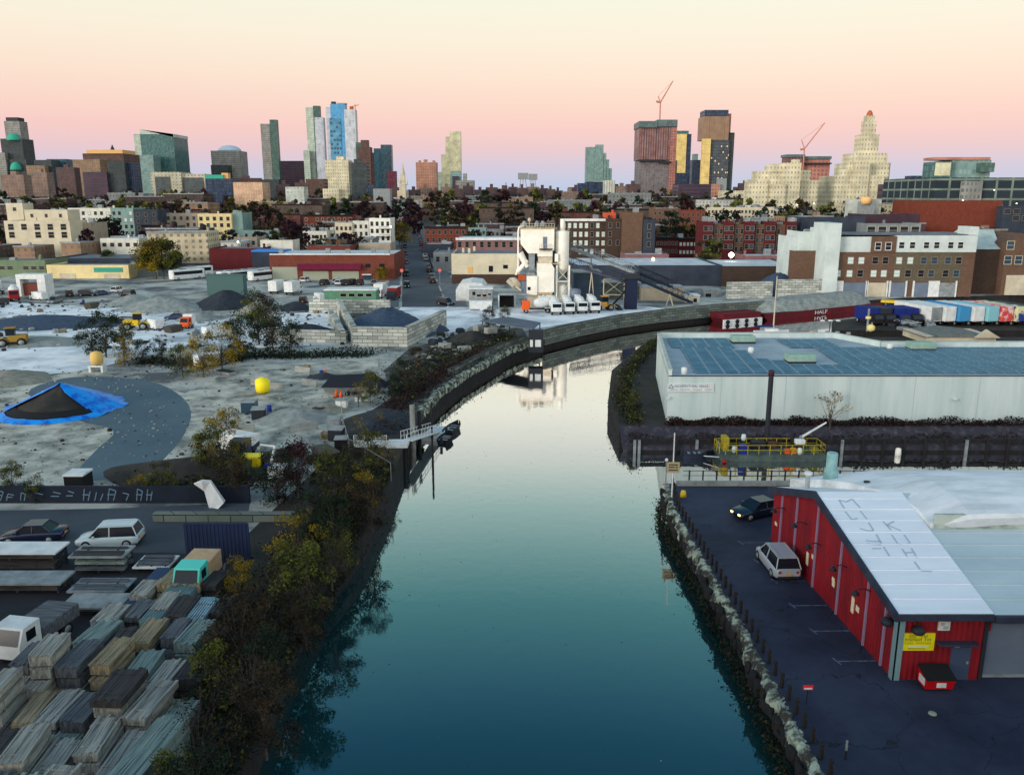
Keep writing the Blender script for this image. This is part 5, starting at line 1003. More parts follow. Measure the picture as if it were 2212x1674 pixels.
tree('sapling', (36.2, 90.9, LZ - .5), .95, 'yellow green sapling in front of the grey warehouse wall', 'saplings', name='sapling', **NW['sapling'])
tree('nolive0', (14.6, 97, LZ), .4, 'olive bush at the warehouse point', 'saplings', name='bush', cat='bush', **NW['nolive0'])
tree('nbare', (13.9, 106, LZ), .5, 'bare brown bush on the warehouse point', 'saplings', name='bush', cat='bush', **NW['nbare'])
t = thing('quay_wall', 'dark timber quay wall with pale posts below the grey warehouse', 'quay wall', (13, 88.1, -.75))
MB().box(0, 70, 0, .18, 1.9, 2.35).build('waling', M['oldwood'], t); MB().box(0, 70, 0, .16, .7, 1.0).build('waling', M['oldwood'], t)
for i in range(26): MB().box(-.15, .15, -.2, -.002, -1, 2.3).build('post', M['steel'] if i in (0, 1, 3) or i % 6 == 4 else M['oldwood'], t, (.6 + i * 2.3 if i > 1 else .6 + i * .5, 0, 0))
for i in range(30):
    x = 14 + i * 1.7 + rd.uniform(-.5, .5)
    if rd.random() < .4: continue
o = MB().lathe([(.05, .9), (.28, .8), (.32, .3), (.3, -.2)], 12).build('mooring_buoy', M['warmwhite'], None, (42.5, 87.2, 0)); tag(o, 'pale buoy floating at the timber quay right of the yellow barge', 'buoy')
weeds('bank_weeds', [(13, 90.6), (30, 90.4), (50, 90.4), (75, 90.4)], 6000, .7, LEAF['brown'] + LEAF['maroon'], 'low dead weeds on the littered bank below the grey warehouse', 1.6, 47, leaf=.14, z=1.1)
# ---------------------------------------------------------------- yellow railed work barge
wb = thing('work_barge', 'small work barge with yellow railings moored at the grey warehouse quay', 'barge', (28.0, 86.7, 0))
MB().add([(-5.4, -1.5, -.2), (5.8, -1.5, -.2), (5.8, 1.3, -.2), (-5.4, 1.3, -.2), (-5.8, -1.5, .7), (5.8, -1.5, .7), (5.8, 1.3, .7), (-5.8, 1.3, .7)], [(3, 2, 1, 0), (4, 5, 6, 7), (0, 1, 5, 4), (1, 2, 6, 5), (2, 3, 7, 6), (3, 0, 4, 7)]).build('hull', mat('grey green hull', C(88, 104, 98), c2=C(62, 72, 70), scale=1), wb)
ym = mat('worn yellow rail', C(188, 168, 44), c2=C(130, 116, 40), scale=2)
for (a, b) in (((-5.0, -1.4), (5.7, -1.4)), ((-5.4, 1.2), (5.7, 1.2)), ((-5.6, -1.1), (-5.6, 1.2)), ((5.7, -1.4), (5.7, 1.2))):
    q = MB(); n = max(2, int(math.hypot(b[0] - a[0], b[1] - a[1]) / 1.1))
    for h in (1.2, 1.75): q.tube((*a, h), (*b, h), .045, n=5)
    for i in range(n + 1): x = a[0] + (b[0] - a[0]) * i / n; y = a[1] + (b[1] - a[1]) * i / n; q.tube((x, y, .7), (x, y, 1.75), .05, n=5)
    q.build('railing', ym, wb)
for (x, y, sx_, sy_, h, m) in ((-3.0, -1.0, .6, .5, 1.1, mat('blue drum', C(30, 50, 130))), (1.8, -.9, .5, .4, .5, M['orange']), (2.5, -.8, .5, .5, .55, mat('amber box', C(230, 150, 50))), (-1.0, .6, 1.2, .7, 1.0, M['dark']), (3.4, .8, 1.0, .7, 1.2, M['oldwood']), (.6, .9, .8, .6, .8, mat('dull brown box', C(80, 56, 44))), (-4.6, .6, .5, 1.2, 1.5, ym), (4.8, -.6, .7, .6, .6, mat('olive box', C(110, 110, 50)))):
    MB().box(x - sx_ / 1.6, x + sx_ / 1.6, y - sy_ / 1.6, y + sy_ / 1.6, .705, .7 + h, .06).build('deck_box', m, wb)
for x, y in ((-3.9, -.7), (-2.7, .2), (3.0, -1.3)): MB().lathe([(.02, .75), (.22, .7), (.28, .3), (.2, 0)], 9).build('sack', M['litglass'], wb, (x, y, .71 + (1.1 if y == .2 else 0)))
MB().tube((3.2, .6, 1.2), (4.0, 1.2, 2.0), .2).build('crane_base', M['steel'], wb); MB().tube((3.9, 1.1, 1.9), (6.7, 1.5, 3.5), .16, .1).build('crane_arm', M['white'], wb); MB().box(2.9, 4.0, -.2, .5, 1.5, 2.0, .1).build('winch', M['white'], wb)
MB().tube((-5.8, -1.9, .6), (-7.2, -.9, .4), .05).build('boom', M['white'], wb); MB().lathe([(.05, .3), (.24, .2), (.24, -.05)], 10).build('float', M['tail'], wb, (-5.3, -2.2, .1))
sp_ = MB().tube((0, 0, -2), (0, 0, at(1664, 812, 87.6)[1]), .28, n=12).build('spud_pile', M['dark'], None, (at(1664, 900, 87.6)[0], 88.3, 0)); tag(sp_, 'tall dark steel pile standing behind the yellow barge against the warehouse', 'pile')
MB().lathe([(.33, 0), (.33, .5), (.2, .6)], 12).build('cap', mat('dull maroon', C(70, 36, 50)), sp_, (0, 0, at(1664, 812, 87.6)[1] - .1))
o = place(skiff('small dark dinghy left of the yellow barge', 2.6, M['trim']), 20.0, 86.6, 0, .05); o['group'] = 'dinghies'
# ---------------------------------------------------------------- things seen behind the warehouse roof
for i, (px, pt, r) in enumerate(((1749, 735, .3), (1762, 714, .3), (1776, 728, .22), (1787, 715, .26), (1796, 727, .22), (1809, 716, .3), (1820, 726, .26), (1833, 718, .3))):
    x, z = at(px, pt, 150 - i * 1.6); o = MB().lathe([(r, 0), (r, z - LZ - .5), (r * 1.25, z - LZ - .45), (r * 1.25, z - LZ)], 10).build('bollard_post', M['steel'], None, (x, 150 - i * 1.6, LZ)); tag(o, 'pale grey capped post behind the notch of the warehouse roof', 'post', 'pale posts behind the warehouse roof')
t = thing('dock_lamp', 'lamp mast with three white heads behind the notch of the warehouse roof', 'lamp post', (at(1793, 700, 158)[0], 158, LZ)); zt_ = at(1793, 694, 158)[1] - LZ
MB().tube((0, 0, 0), (0, 0, zt_), .09).tube((-1.5, 0, zt_), (1.5, 0, zt_), .05).build('pole', M['dark'], t)
for x in (-1.5, 0, 1.5): MB().box(x - .35, x + .35, -.3, .3, zt_, zt_ + .25, .06).build('lamp_head', M['white'], t)
x, z = at(1880, 668, 158); t = thing('channel_marker', 'pale pole with a yellow lantern behind the warehouse roof', 'marker', (x, 158.5, LZ)); MB().tube((0, 0, 0), (0, 0, z - LZ), .22).build('pole', M['steel'], t); z2 = at(1880, 735, 158)[1] - LZ
MB().lathe([(.2, 0), (.7, .3), (.75, 1.0), (.3, 1.4)], 12, (.3, -.9, max(.1, z2 - .6))).build('lantern', mat('pale yellow float', C(232, 212, 140)), t); MB().lathe([(.5, 0), (.5, .5)], 10, (0, 0, (at(1880, 690, 158)[1] - LZ))).build('collar', mat('pale yellow float', C(1, 1, 1)), t)
x0, z1 = at(1964, 711, 150); x1 = at(2126, 745, 150)[0]; t = thing('dock_hut', 'grey gable roofed hut behind the right part of the warehouse roof', 'hut', ((x0 + x1) / 2, 145, LZ)); hw = (x1 - x0) / 2 - .3
MB().box(-hw + .5, hw - .5, .2, 9, 0, 1.3).build('wall', M['stone'], t); rf = MB().prismy([(-hw, 1.1), (hw, 1.1), (.2, z1 - LZ)], .01, 9.5).build('roof', mat('grey shingle', C(118, 122, 116), c2=C(88, 92, 90), scale=1.2, stretch=(1, .3, 1)), t); MB().prismy([(hw - 4.6, 1.12), (hw - .2, 1.12), (hw - 2.7, 2.6)], -.6, .0).build('dormer', M['stone'], t)
sb = thing('sailboat', 'white sailboat with a tall bare mast behind the warehouse roof', 'boat', (52.8, 167, 0)); st = [(-3.4, .9, 0), (-1, 1.15, 0), (1.5, .9, .1), (3.6, .05, .3)]; mb = MB(); pr = []
for x, w, r in st: pr += [(x, -w, .9 + r), (x, -w * .5, -.3), (x, w * .5, -.3), (x, w, .9 + r)]
mb.add(pr, [(j * 4 + i, j * 4 + (i + 1) % 4, j * 4 + 4 + (i + 1) % 4, j * 4 + 4 + i) for j in range(3) for i in range(4)]).add(pr[:4], [(0, 1, 2, 3)]).build('hull', M['white'], sb)
MB().box(-1.2, 1.4, -.6, .6, .9, 1.4, .1).build('cabin', M['white'], sb); MB().tube((.4, 0, .9), (.4, 0, 12), .16, .09).build('mast', M['stone'], sb); MB().tube((.3, 0, 1.9), (-3, 0, 1.9), .2).build('sail_cover', mat('blue sail cover', C(22, 38, 110)), sb)
# ---------------------------------------------------------------- gravel barge and red pontoon
def hull(name, lab, a, b, w, h, m, loc=None):
    d = math.hypot(b[0] - a[0], b[1] - a[1]); an = math.atan2(b[1] - a[1], b[0] - a[0]); t = thing(name, lab, 'barge', (a[0], a[1], 0), an)
    MB().prismx([(0, -.3), (w, -.3), (w, h), (0, h)], 1.2, d - 1.2).add([(1.2, 0, -.3), (1.2, w, -.3), (1.2, w, h), (1.2, 0, h), (0, 0, h * .5), (0, w, h * .5), (0, w, h), (0, 0, h)], [(0, 1, 5, 4), (4, 5, 6, 7), (7, 6, 2, 3), (0, 4, 7, 3), (1, 2, 6, 5)]).add([(d - 1.2, 0, -.3), (d - 1.2, w, -.3), (d - 1.2, w, h), (d - 1.2, 0, h), (d, 0, h * .5), (d, w, h * .5), (d, w, h), (d, 0, h)], [(4, 5, 1, 0), (7, 6, 5, 4), (3, 2, 6, 7), (3, 7, 4, 0), (5, 6, 2, 1)]).build('hull', m, t)
    return t, d, an
bred = mat('barge red', C(104, 20, 30), c2=C(80, 18, 28), scale=.5)
t, d, an = hull('gravel_barge', 'long dark red barge heaped with grey gravel and white letters on its side', (57.5, 187.0), (93, 207.5), 9, 1.4, bred)
k = 26; vs = []
for j, (f_, h) in enumerate(((1, 1.4), (.85, 2.6), (.6, 3.7), (.3, 4.3), (.05, 4.4))):
    for i in range(k):
        a = 2 * math.pi * i / k; ca, sa = math.cos(a), math.sin(a); q = (abs(ca) ** 6 + abs(sa) ** 6) ** (-1 / 6); vs.append((d / 2 + (d / 2 - 1.6) * (1 - (1 - f_) * .35) * ca * q if f_ > .1 else d / 2 + (d / 2 - 1.6) * .6 * ca, 4.5 + 4.1 * f_ * sa * q, h + random.uniform(-.15, .15)))
MB().add(vs, [(j * k + i, j * k + (i + 1) % k, (j + 1) * k + (i + 1) % k, (j + 1) * k + i) for j in range(4) for i in range(k)] + [tuple(4 * k + i for i in range(k))], True).build('gravel_load', gravel['grey'], t)
text('HALF', 1.25, M['white'], t, (d * .40, -.02, .3), (R(90), 0, 0), xs=1.5)
t, d, an = hull('red_pontoon', 'short red pontoon with a white fender band left of the gravel barge', (46.8, 181.8), (56.2, 186.0), 5, 2.2, bred); MB().box(-.2, d + .2, -.35, -.004, -.1, 1.0).build('fender', M['white'], t)
for i in range(4): MB().lathe([(.3, -.15), (.5, -.1), (.5, .1), (.3, .15)], 10, axis='y').build('tyre', M['rubber'], t, (.8 + i * 2.6, -.5, .5))
# ================================================================ concrete batch plant
Y0 = 193.0
BP = thing('concrete_plant', 'tall dusty white concrete batching plant beside the canal bend', 'concrete plant', (8.5, Y0, LZ))
Q = lambda X, Y: (lambda r: (r[0] - 8.5, r[1] - LZ))(at(1009.4 + X * .1573, 453.5 + Y * .1573, Y0))
ww_ = M['warmwhite']
def qb(X0, X1, Y0_, Y1_, y0=0, dep=5, name='housing', m=None, **kw):
    a, z1 = Q(X0, Y0_); b, z0 = Q(X1, Y1_); z0 = max(0.01, z0); return MB().box(a, b, y0, y0 + dep, z0, z1, kw.get('bev', 0)).build(name, m or ww_, BP)
# upper silo with tapered hopper
a, zt_ = Q(735, 265); b, zm = Q(1195, 470); c, zb = Q(835, 600); dd, _ = Q(1195, 600)
MB().prismy([(a, zt_), (a, zm), (c, zb), (Q(960, 600)[0], zb), (b, Q(0, 560)[1]), (b, zt_)], 0, 6.5).build('silo', ww_, BP)
MB().box(a - .1, b + .1, -.15, 6.6, zt_ + .002, zt_ + .25).build('deck', mat('rusty white', C(206, 186, 150), c2=C(170, 140, 108), scale=2), BP)
q = MB(); 
for i in range(13): x = a + (b - a) * i / 12; q.tube((x, -.1, zt_ + .2), (x, -.1, zt_ + 1.2), .05, n=4)
q.tube((a, -.1, zt_ + 1.2), (b, -.1, zt_ + 1.2), .05, n=4).tube((a, -.1, zt_ + .7), (b, -.1, zt_ + .7), .04, n=4).build('railing', M['stone'], BP)
for X in (785, 960, 1040): x = Q(X, 0)[0]; MB().lathe([(.5, 0), (.6, .7), (.45, 1.3), (.1, 1.6)], 10, (x, 1.6, zt_ + .25)).build('dust_filter', M['steel'], BP)
x = Q(855, 0)[0]; zz = Q(0, 140)[1]; MB().tube((x, 1.0, zt_ + .2), (x, 1.0, zz), .09).lathe([(.05, zz - .5), (.38, zz - .2), (.38, zz + .2), (.05, zz + .5)], 12, (x, 1.0, 0)).build('beacon', M['stone'], BP)
qb(845, 925, 595, 830, .4, 2, 'column', M['steel']); qb(965, 1170, 562, 640, -.2, 5, 'housing'); qb(975, 1168, 641, 735, .1, 4.6, 'housing', mat('stained white', C(214, 200, 178), c2=C(180, 166, 144), scale=1.5))
a, z1 = Q(960, 736); b, z0 = Q(1190, 1130); MB().prismy([(a, z1), (a, z0), (b, z0), (b, Q(0, 800)[1]), (Q(1165, 0)[0], z1)], -.3, 5).build('mixer_tower', ww_, BP)
qb(815, 958, 905, 1165, -.6, 5, 'control_room'); a, z1 = Q(820, 865); MB().prismy([(Q(815, 0)[0], Q(0, 906)[1] + .01), (Q(945, 0)[0], Q(0, 906)[1] + .01), (Q(925, 0)[0], z1), (a + .4, z1)], -.6, 4.4).build('roof', M['steel'], BP)
qb(828, 868, 1055, 1100, -.66, .05, 'window', M['glass']); qb(1040, 1095, 372, 530, -.06, .05, 'door', M['shutter']); qb(990, 1165, 531, 548, -1.2, 1.1, 'balcony', M['dark'])
q = MB(); a, z = Q(990, 531); b = Q(1165, 0)[0]
for i in range(7): x = a + (b - a) * i / 6; q.tube((x, -1.15, z), (x, -1.15, z + 1), .035, n=4)
q.tube((a, -1.15, z + 1), (b, -1.15, z + 1), .04, n=4).build('railing', M['stone'], BP)
qb(945, 1168, 1131, 1160, -.4, 5.2, 'beam', mat('rusty white', C(1, 1, 1))); 
for X0, X1 in ((825, 955), (965, 1010), (1020, 1065), (1075, 1165)): qb(X0, X1, 1165, 1360, .2, 4.5, 'base_panel', ww_ if X0 > 900 else M['stone'])
qb(1175, 1192, 560, 1330, .5, 1, 'ladder_shaft', M['dark']); qb(1170, 1250, 735, 748, 0, 1, 'catwalk', M['stone']); qb(1203, 1250, 606, 715, .2, 1.2, 'duct', ww_)
# right silo
xc, z1 = Q(1313, 310); r = (Q(1410, 0)[0] - Q(1215, 0)[0]) / 2; z0 = Q(0, 800)[1]; zc = Q(0, 905)[1]
MB().lathe([(.3, zc), (r, z0), (r, z1), (r * .96, z1 + .1), (.2, z1 + .5)], 24, (xc, 2.2, 0)).build('silo', ww_, BP); x, zz = Q(1318, 130); MB().lathe([(.55, z1), (.55, zz)], 14, (x, 2.2, 0)).build('chimney', ww_, BP)
q = MB()
for i in range(10): an = i * .628; q.tube((xc + r * math.cos(an), 2.2 + r * math.sin(an), z1 + .1), (xc + r * math.cos(an), 2.2 + r * math.sin(an), z1 + 1.1), .04, n=4)
q.build('railing', M['stone'], BP)
xl, xr = Q(1240, 0)[0], Q(1415, 0)[0]
for x in (xl, xr):
    for y in (.4, 4.0): MB().box(x - .18, x + .18, y - .18, y + .18, 0.01, z0 + .6).build('leg', ww_, BP)
zb = Q(0, 985)[1]
q = MB().box(xl - .15, xr + .15, .25, .5, zb - .2, zb + .2).tube((xl, .35, zb), (xr, .35, z0), .1, n=5).tube((xr, .35, zb), (xl, .35, z0), .1, n=5).tube((xl, .35, .5), (xr, .35, zb - .2), .09, n=5); q.build('brace', M['stone'], BP)
z3 = Q(0, 1060)[1]; z4 = Q(0, 1250)[1]; MB().lathe([(.25, Q(0, 1320)[1]), (1.15, z4), (1.15, z3), (.8, z3 + .4)], 14, (xc, 2.2, 0)).build('hopper', ww_, BP)
# blower pipe and loading side
a, z = Q(700, 300); b, z5 = Q(740, 238); MB().path([(Q(668, 900)[0], 1, Q(0, 900)[1]), (a, 1, Q(0, 800)[1]), (a, 1, z), (a + .2, 1, z5), (b + .5, 1, z5 + .2)], .2, 8).build('blower_pipe', ww_, BP)
MB().tube((Q(720, 600)[0], 1.2, Q(0, 600)[1]), (Q(830, 760)[0], 1.2, Q(0, 790)[1]), .9, .55).tube((Q(830, 700)[0], 1.2, Q(0, 700)[1]), (Q(690, 880)[0], 1.2, Q(0, 860)[1]), .55).build('chute', ww_, BP)
d_ = MB().lathe([(.4, -1.6), (1.1, -.8), (1.3, .3), (.9, 1.3), (.5, 1.7)], 18, axis='x').build('mixing_drum', M['stone'], BP, (Q(650, 1000)[0], .5, Q(0, 1010)[1])); d_.rotation_euler = (0, R(35), 0)
qb(700, 800, 895, 965, -.4, 1.6, 'orange_hood', mat('rust orange', C(196, 84, 40), c2=C(160, 70, 40), scale=2)); qb(745, 812, 975, 1160, -.2, 2.0, 'housing', M['bglass'] if False else M['shutter'])
q = MB().tube((Q(550, 970)[0], -.5, Q(0, 965)[1]), (Q(640, 1050)[0], -.5, Q(0, 1040)[1]), .5).tube((Q(620, 1010)[0], -.5, Q(0, 1000)[1]), (Q(740, 1110)[0], -.5, Q(0, 1110)[1]), .25); q.build('conveyor', M['stone'], BP)
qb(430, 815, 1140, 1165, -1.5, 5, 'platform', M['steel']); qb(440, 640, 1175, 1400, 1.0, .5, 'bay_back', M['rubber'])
for X in (425, 648, 812): qb(X, X + 16, 1166, 1405, -1.4, .4, 'leg', M['steel'] if X > 430 else M['white'])
a, z = Q(650, 1180); b, z0 = Q(812, 1395); MB().tube((a, -1.2, z0), (b, -1.2, z), .09, n=5).tube((a, -1.2, z), (b, -1.2, z0), .09, n=5).tube((a, -1.2, (z + z0) / 2), (b, -1.2, (z + z0) / 2), .08, n=5).build('brace', M['steel'], BP)
# neighbouring small things at px coordinates
def pbox(name, lab, cat, px0, px1, py0, Y, dep, m, roofm=None, wins=(), zb=None, group=None):
    x0, z1 = at(px0, py0, Y); x1 = at(px1, py0, Y)[0]; zb = (zt(Y) if Y > 300 else LZ) if zb is None else zb
    t = thing(name, lab, cat, ((x0 + x1) / 2, Y, zb), 0, group); hw = (x1 - x0) / 2; h = z1 - zb
    MB().box(-hw, hw, 0, dep, 0, h).build('wall', m, t); MB().box(-hw - .1, hw + .1, -.1, dep + .1, h + .002, h + .25).build('roof', roofm or M['steel'], t)
    for (a0, b0, a1, b1, mm) in wins:
        xa, zb_ = at(a0, b0, Y); xb, za = at(a1, b1, Y); cx = (x0 + x1) / 2; w = MB().box(xa - cx - .06, xb - cx + .06, -.05, -.003, za - zb - .06, zb_ - zb + .06).build('window' if mm in ('glass', 'litglass') else 'door', M['stone'], t)
        MB().box(xa - cx, xb - cx, -.07, -.0505, za - zb, zb_ - zb).build('pane' if mm in ('glass', 'litglass') else 'panel', M[mm], w)
    return t
pbox('site_office', 'small grey office with dark windows left of the concrete plant', 'office', 1013, 1064, 625, 191, 5, M['steel'], M['white'], [(1020, 630, 1027, 638, 'glass'), (1030, 636, 1039, 641, 'glass'), (1042, 636, 1051, 641, 'glass'), (1054, 634, 1061, 638, 'glass')])
pbox('container', 'white slatted container in front of the grey site office', 'container', 1014, 1062, 653, 188.5, 2, M['white'], M['white'], [(1016, 668, 1036, 673, 'shutter')])
s_ = thing('round_shed', 'white arched fabric shed left of the grey site office', 'shed', (at(1017, 645, 205)[0], 205, LZ)); MB().prismy([(-3.7, 0), (3.7, 0), (3.7, 3.2), (2.8, 4.4), (0, 4.7), (-2.6, 4.2), (-3.7, 2.8)], 0, 12).build('cover', M['white'], s_); MB().box(-3.0, -1.2, -.06, -.003, .01, .6).build('door_base', M['stone'], s_)
# dark canopy on the bank
t = thing('bank_shed', 'dark open shed with white notices on the bank below the concrete plant', 'shed', (3.0, 165.5, LZ))
sx0, sy0 = 3.0, 155.0; t.location = (sx0, sy0, LZ); RC = [g(*p, LZ + 3.2) for p in ((1036, 693), (1098, 685), (1168, 697), (1150, 712))]; RC = [(x - sx0, y - sy0) for x, y in RC]
MB().add([(x, y, 3.1) for x, y in RC] + [(x, y, 3.25) for x, y in RC], [(3, 2, 1, 0), (4, 5, 6, 7), (0, 1, 5, 4), (1, 2, 6, 5), (2, 3, 7, 6), (3, 0, 4, 7)]).build('roof', mat('grey canopy sheet', C(96, 106, 118), c2=C(78, 88, 100), scale=.4), t)
wx0, wy0 = RC[3]; MB().box(wx0 - .6, wx0 + 1.9, wy0, wy0 + 2, -.8, 3.0).build('wall', M['dark'], t)
for a_, b_ in ((-.4, .1), (.5, 1.5)): MB().box(wx0 + a_, wx0 + b_, wy0 - .07, wy0 - .004, .2, 1.4).build('notice', M['white'], t)
for x, y in RC[:3]: MB().tube((x * .94, y * .9, 0), (x * .94, y * .9, 3.1), .1).build('post', M['dark'], t)
# mixers, loader
place(mixer('mixer truck with an orange cab at the left end of the row', M['white'], M['orange'], 'mixer trucks parked at the plant'), 6.2, 184.6, R(184))
for i in range(4):
    PR.put('mixer', lambda: mixer('', M['white'], M['white']), (9.4 + i * 2.9, 184.0 + i * .9, LZ), R(-84), 'white mixer truck, %s from the left, in the row facing the canal wall' % ['second', 'third', 'fourth', 'fifth'][i], 'mixer trucks parked at the plant')
place(loader('tan loader with a dark bucket at the right end of the mixer row', mat('tan paint', C(200, 150, 70))), 21.0, 188.4, R(12))
# ---------------------------------------------------------------- conveyors
def conveyor(lab, p, q_, w, m, legs=()):
    p = Vector(p); q_ = Vector(q_); t = thing('conveyor', lab, 'conveyor', (p.x, p.y, LZ)); o = Vector((p.x, p.y, LZ)); a = p - o; b = q_ - o; d = (b - a); nrm = Vector((-d.y, d.x, 0)).normalized() * w / 2; up = Vector((0, 0, .5))
    MB().add([a - nrm, a + nrm, b + nrm, b - nrm] + [v + up for v in (a - nrm, a + nrm, b + nrm, b - nrm)], [(3, 2, 1, 0), (4, 5, 6, 7), (0, 1, 5, 4), (1, 2, 6, 5), (2, 3, 7, 6), (3, 0, 4, 7)]).build('belt', m, t)
    for s in (-1, 1):
        mb = MB(); n = int(d.length / 1.8); h = Vector((0, 0, 1.3))
        for i in range(n): u = a.lerp(b, i / n) + nrm * s; v = a.lerp(b, (i + 1) / n) + nrm * s; mb.tube(u + up, u + up + h, .05, n=4); mb.tube(u + up + (h if i % 2 else h * 0), v + up + (h * 0 if i % 2 else h), .045, n=4)
        mb.tube(a + nrm * s + up + h, b + nrm * s + up + h, .08, n=4).build('truss', m, t)
    for f_ in legs:
        u = a.lerp(b, f_); MB().tube((u.x - .8, u.y, 0), (u.x, u.y, u.z), .12, n=5).tube((u.x + .8, u.y, 0), (u.x, u.y, u.z), .12, n=5).build('leg', M['stone'], t)
    return t
P3 = lambda px, py, Y: (at(px, py, Y)[0], Y, at(px, py, Y)[1])
dst = mat('dull blue steel', C(44, 56, 74), c2=C(34, 44, 60), scale=1)
conveyor('dark conveyor sloping from the plant down to the navy tower', P3(1236, 574, 196), P3(1358, 614, 191), 1.4, M['trim'], (.35,)); conveyor('dark truss conveyor running down from the navy tower to the right', P3(1376, 604, 191), P3(1492, 655, 200), 1.5, dst, (.6,)); conveyor('thin second conveyor above the dark truss conveyor', P3(1378, 592, 193), P3(1450, 622, 199), 1.0, dst); conveyor('pale covered gallery rising from the navy tower to the back of the plant', P3(1238, 540, 206), P3(1374, 592, 193), 1.7, M['steel'], (.3,))
x0, z1 = at(1353, 592, 190); x1 = at(1378, 592, 190)[0]; t = thing('transfer_tower', 'dark navy conveyor tower at the canal edge right of the plant', 'tower', ((x0 + x1) / 2, 190, LZ)); hw = (x1 - x0) / 2
MB().box(-hw, hw, -.2, 2.4, -1, (z1 - LZ) * .86).build('tower_body', mat('navy steel', C(28, 36, 64), c2=C(22, 30, 52), scale=1), t); MB().box(-hw - .5, hw + .3, -.5, 2.8, (z1 - LZ) * .862, z1 - LZ).build('head_house', M['dark'], t); MB().tube((-hw - 3, 0, 1), (-hw + .2, 0, 4.5), .2).build('chute', M['rubber'], t)
for s in (0, 1, 2): MB().box(-hw - 1.2, -hw - .002, -.1, 1.6, 4 + s * 1.1, 4.2 + s * 1.1).build('platform', M['dark'], t)
t = thing('braced_support', 'pale braced steel frame between the plant and the navy tower', 'support', (at(1325, 672, 193)[0], 193, LZ)); hw = 2.4; h = at(1325, 603, 193)[1] - LZ
for x in (-hw, hw): MB().tube((x, 0, 0), (x, 0, h), .13, n=6).build('leg', M['stone'], t)
MB().tube((-hw, 0, h * .45), (hw, 0, h * .45), .12, n=5).tube((-hw, 0, h), (hw, 0, h), .12, n=5).tube((-hw, 0, h), (hw, 0, h * .45), .06, n=4).tube((hw, 0, h), (-hw, 0, h * .45), .06, n=4).build('brace', M['stone'], t)
pbox('storage_shed', 'dark blue grey shed behind the conveyor right of the silos', 'shed', 1240, 1300, 590, 202, 8, mat('blue grey wall', C(66, 82, 96), c2=C(50, 64, 80), scale=.3)); pbox('concrete_bunker', 'low beige concrete bunker wall under the truss conveyor', 'bunker', 1385, 1478, 622, 206, 6, mat('beige concrete', C(170, 158, 136), c2=C(130, 128, 116), scale=.3)); pbox('concrete_bunker', 'grey green concrete bunker behind the steel frame', 'bunker', 1300, 1384, 612, 209, 6, M['darkblocks'])
o = MB().lathe([(1.3, 0), (1.3, 4.2), (1.1, 4.6), (.1, 4.8)], 16).build('storage_tank', M['shutter'], None, (*g(1242, 668), LZ)); tag(o, 'grey cylindrical tank right of the white silo', 'tank')
pbox('cabin', 'small pale cabin at the foot of the truss conveyor', 'cabin', 1480, 1512, 640, 203, 4, M['stone'], M['white'], [(1498, 645, 1505, 655, 'glass')]); pbox('cabin', 'second low cabin with a dark doorway right of the conveyor foot', 'cabin', 1520, 1560, 628, 214, 5, M['steel'], M['steel'], [(1524, 634, 1536, 646, 'glass')])
# block bins with gravel
def bins(name, lab, pts, h, m, heap=None, z=LZ, thick=.9):
    t = thing(name, lab, 'storage bin', (pts[0][0], pts[0][1], z))
    for a, b in zip(pts, pts[1:]):
        d = math.hypot(b[0] - a[0], b[1] - a[1]); an = math.atan2(b[1] - a[1], b[0] - a[0])
        MB().box(0, d, 0, thick, -.3, h).build('bin_wall', m, t, (a[0] - pts[0][0], a[1] - pts[0][1], 0), an)
    return t
bins('gravel_bin', 'big concrete block bin heaped with blue gravel beside the street end', [g(*p) for p in [(728, 678), (762, 748), (880, 750), (965, 706)]], 3.4, M['blocks']); mound('gravel_heap', *g(835, 716), 9.2, 14, 5.2, gravel['blue'], 'smooth blue grey gravel heap in the concrete block bin', 'gravel heap', seed=3)
mound('gravel_heap', *g(925, 712), 4.5, 4, 2.6, gravel['blue'], 'small blue gravel heap at the right end of the bin', 'gravel heap', seed=5)
bins('gravel_bin', 'low concrete block bin left of the heaped gravel bin', [g(*p) for p in [(600, 705), (590, 738), (748, 742), (718, 690)]], 2.2, M['blocks']); mound('gravel_heap', *g(665, 722), 6.5, 5, 2.2, gravel['dark'], 'low dark gravel heap in the left concrete bin', 'gravel heap', seed=7)
bins('block_wall', 'long pale concrete block wall behind the gravel bins', [g(*p) for p in [(668, 676), (842, 678)]], 3.0, M['blocks'])
bins('gravel_bin', 'concrete block bin behind the red gravel barge', [(54.5, 209.5), (66.5, 211.5)], 4.2, M['blocks']); bins('gravel_bin', 'pale block bin right of its neighbour behind the gravel barge', [(68, 212), (81.5, 213)], 4.6, M['blocks']); mound('gravel_heap', 71, 222, 9, 8, 6.2, gravel['blue'], 'rounded grey gravel heap behind the block bins by the barge', 'gravel heap', seed=14)
mound('gravel_heap', 60, 215, 7, 5, 3.6, gravel['grey'], 'grey gravel heap in the bin behind the red pontoon', 'gravel heap', seed=15)
mound('soil_heap', -7.2, 148, 4.5, 8, 2.0, M['mud'], 'dark scrubby heap between the block bin and the canal bend', 'heap', seed=16); tree('nbrown0', (-4.5, 158, LZ), .7, 'brown bush on the dark heap below the plant', 'saplings', name='bush', cat='bush', **NW['nbrown0']); tree('nolive0', (-1.5, 163, LZ), .6, 'olive bush beside the dark canopy shed', 'saplings', name='bush', cat='bush', **NW['nolive0'])
for i, (x, y) in enumerate(((-11.5, 140), (-8, 137), (-3.8, 147), (-6, 150))):
    o = MB().cbox(0, 0, 0, 2.2, 1.2, 1.0, .3 * i, .08).build('concrete_block', M['concrete'], None, (x, y, LZ + (1.6 if i > 1 else 0))); tag(o, 'loose pale concrete block on the rough bank below the plant', 'block', 'loose concrete blocks on the bank')
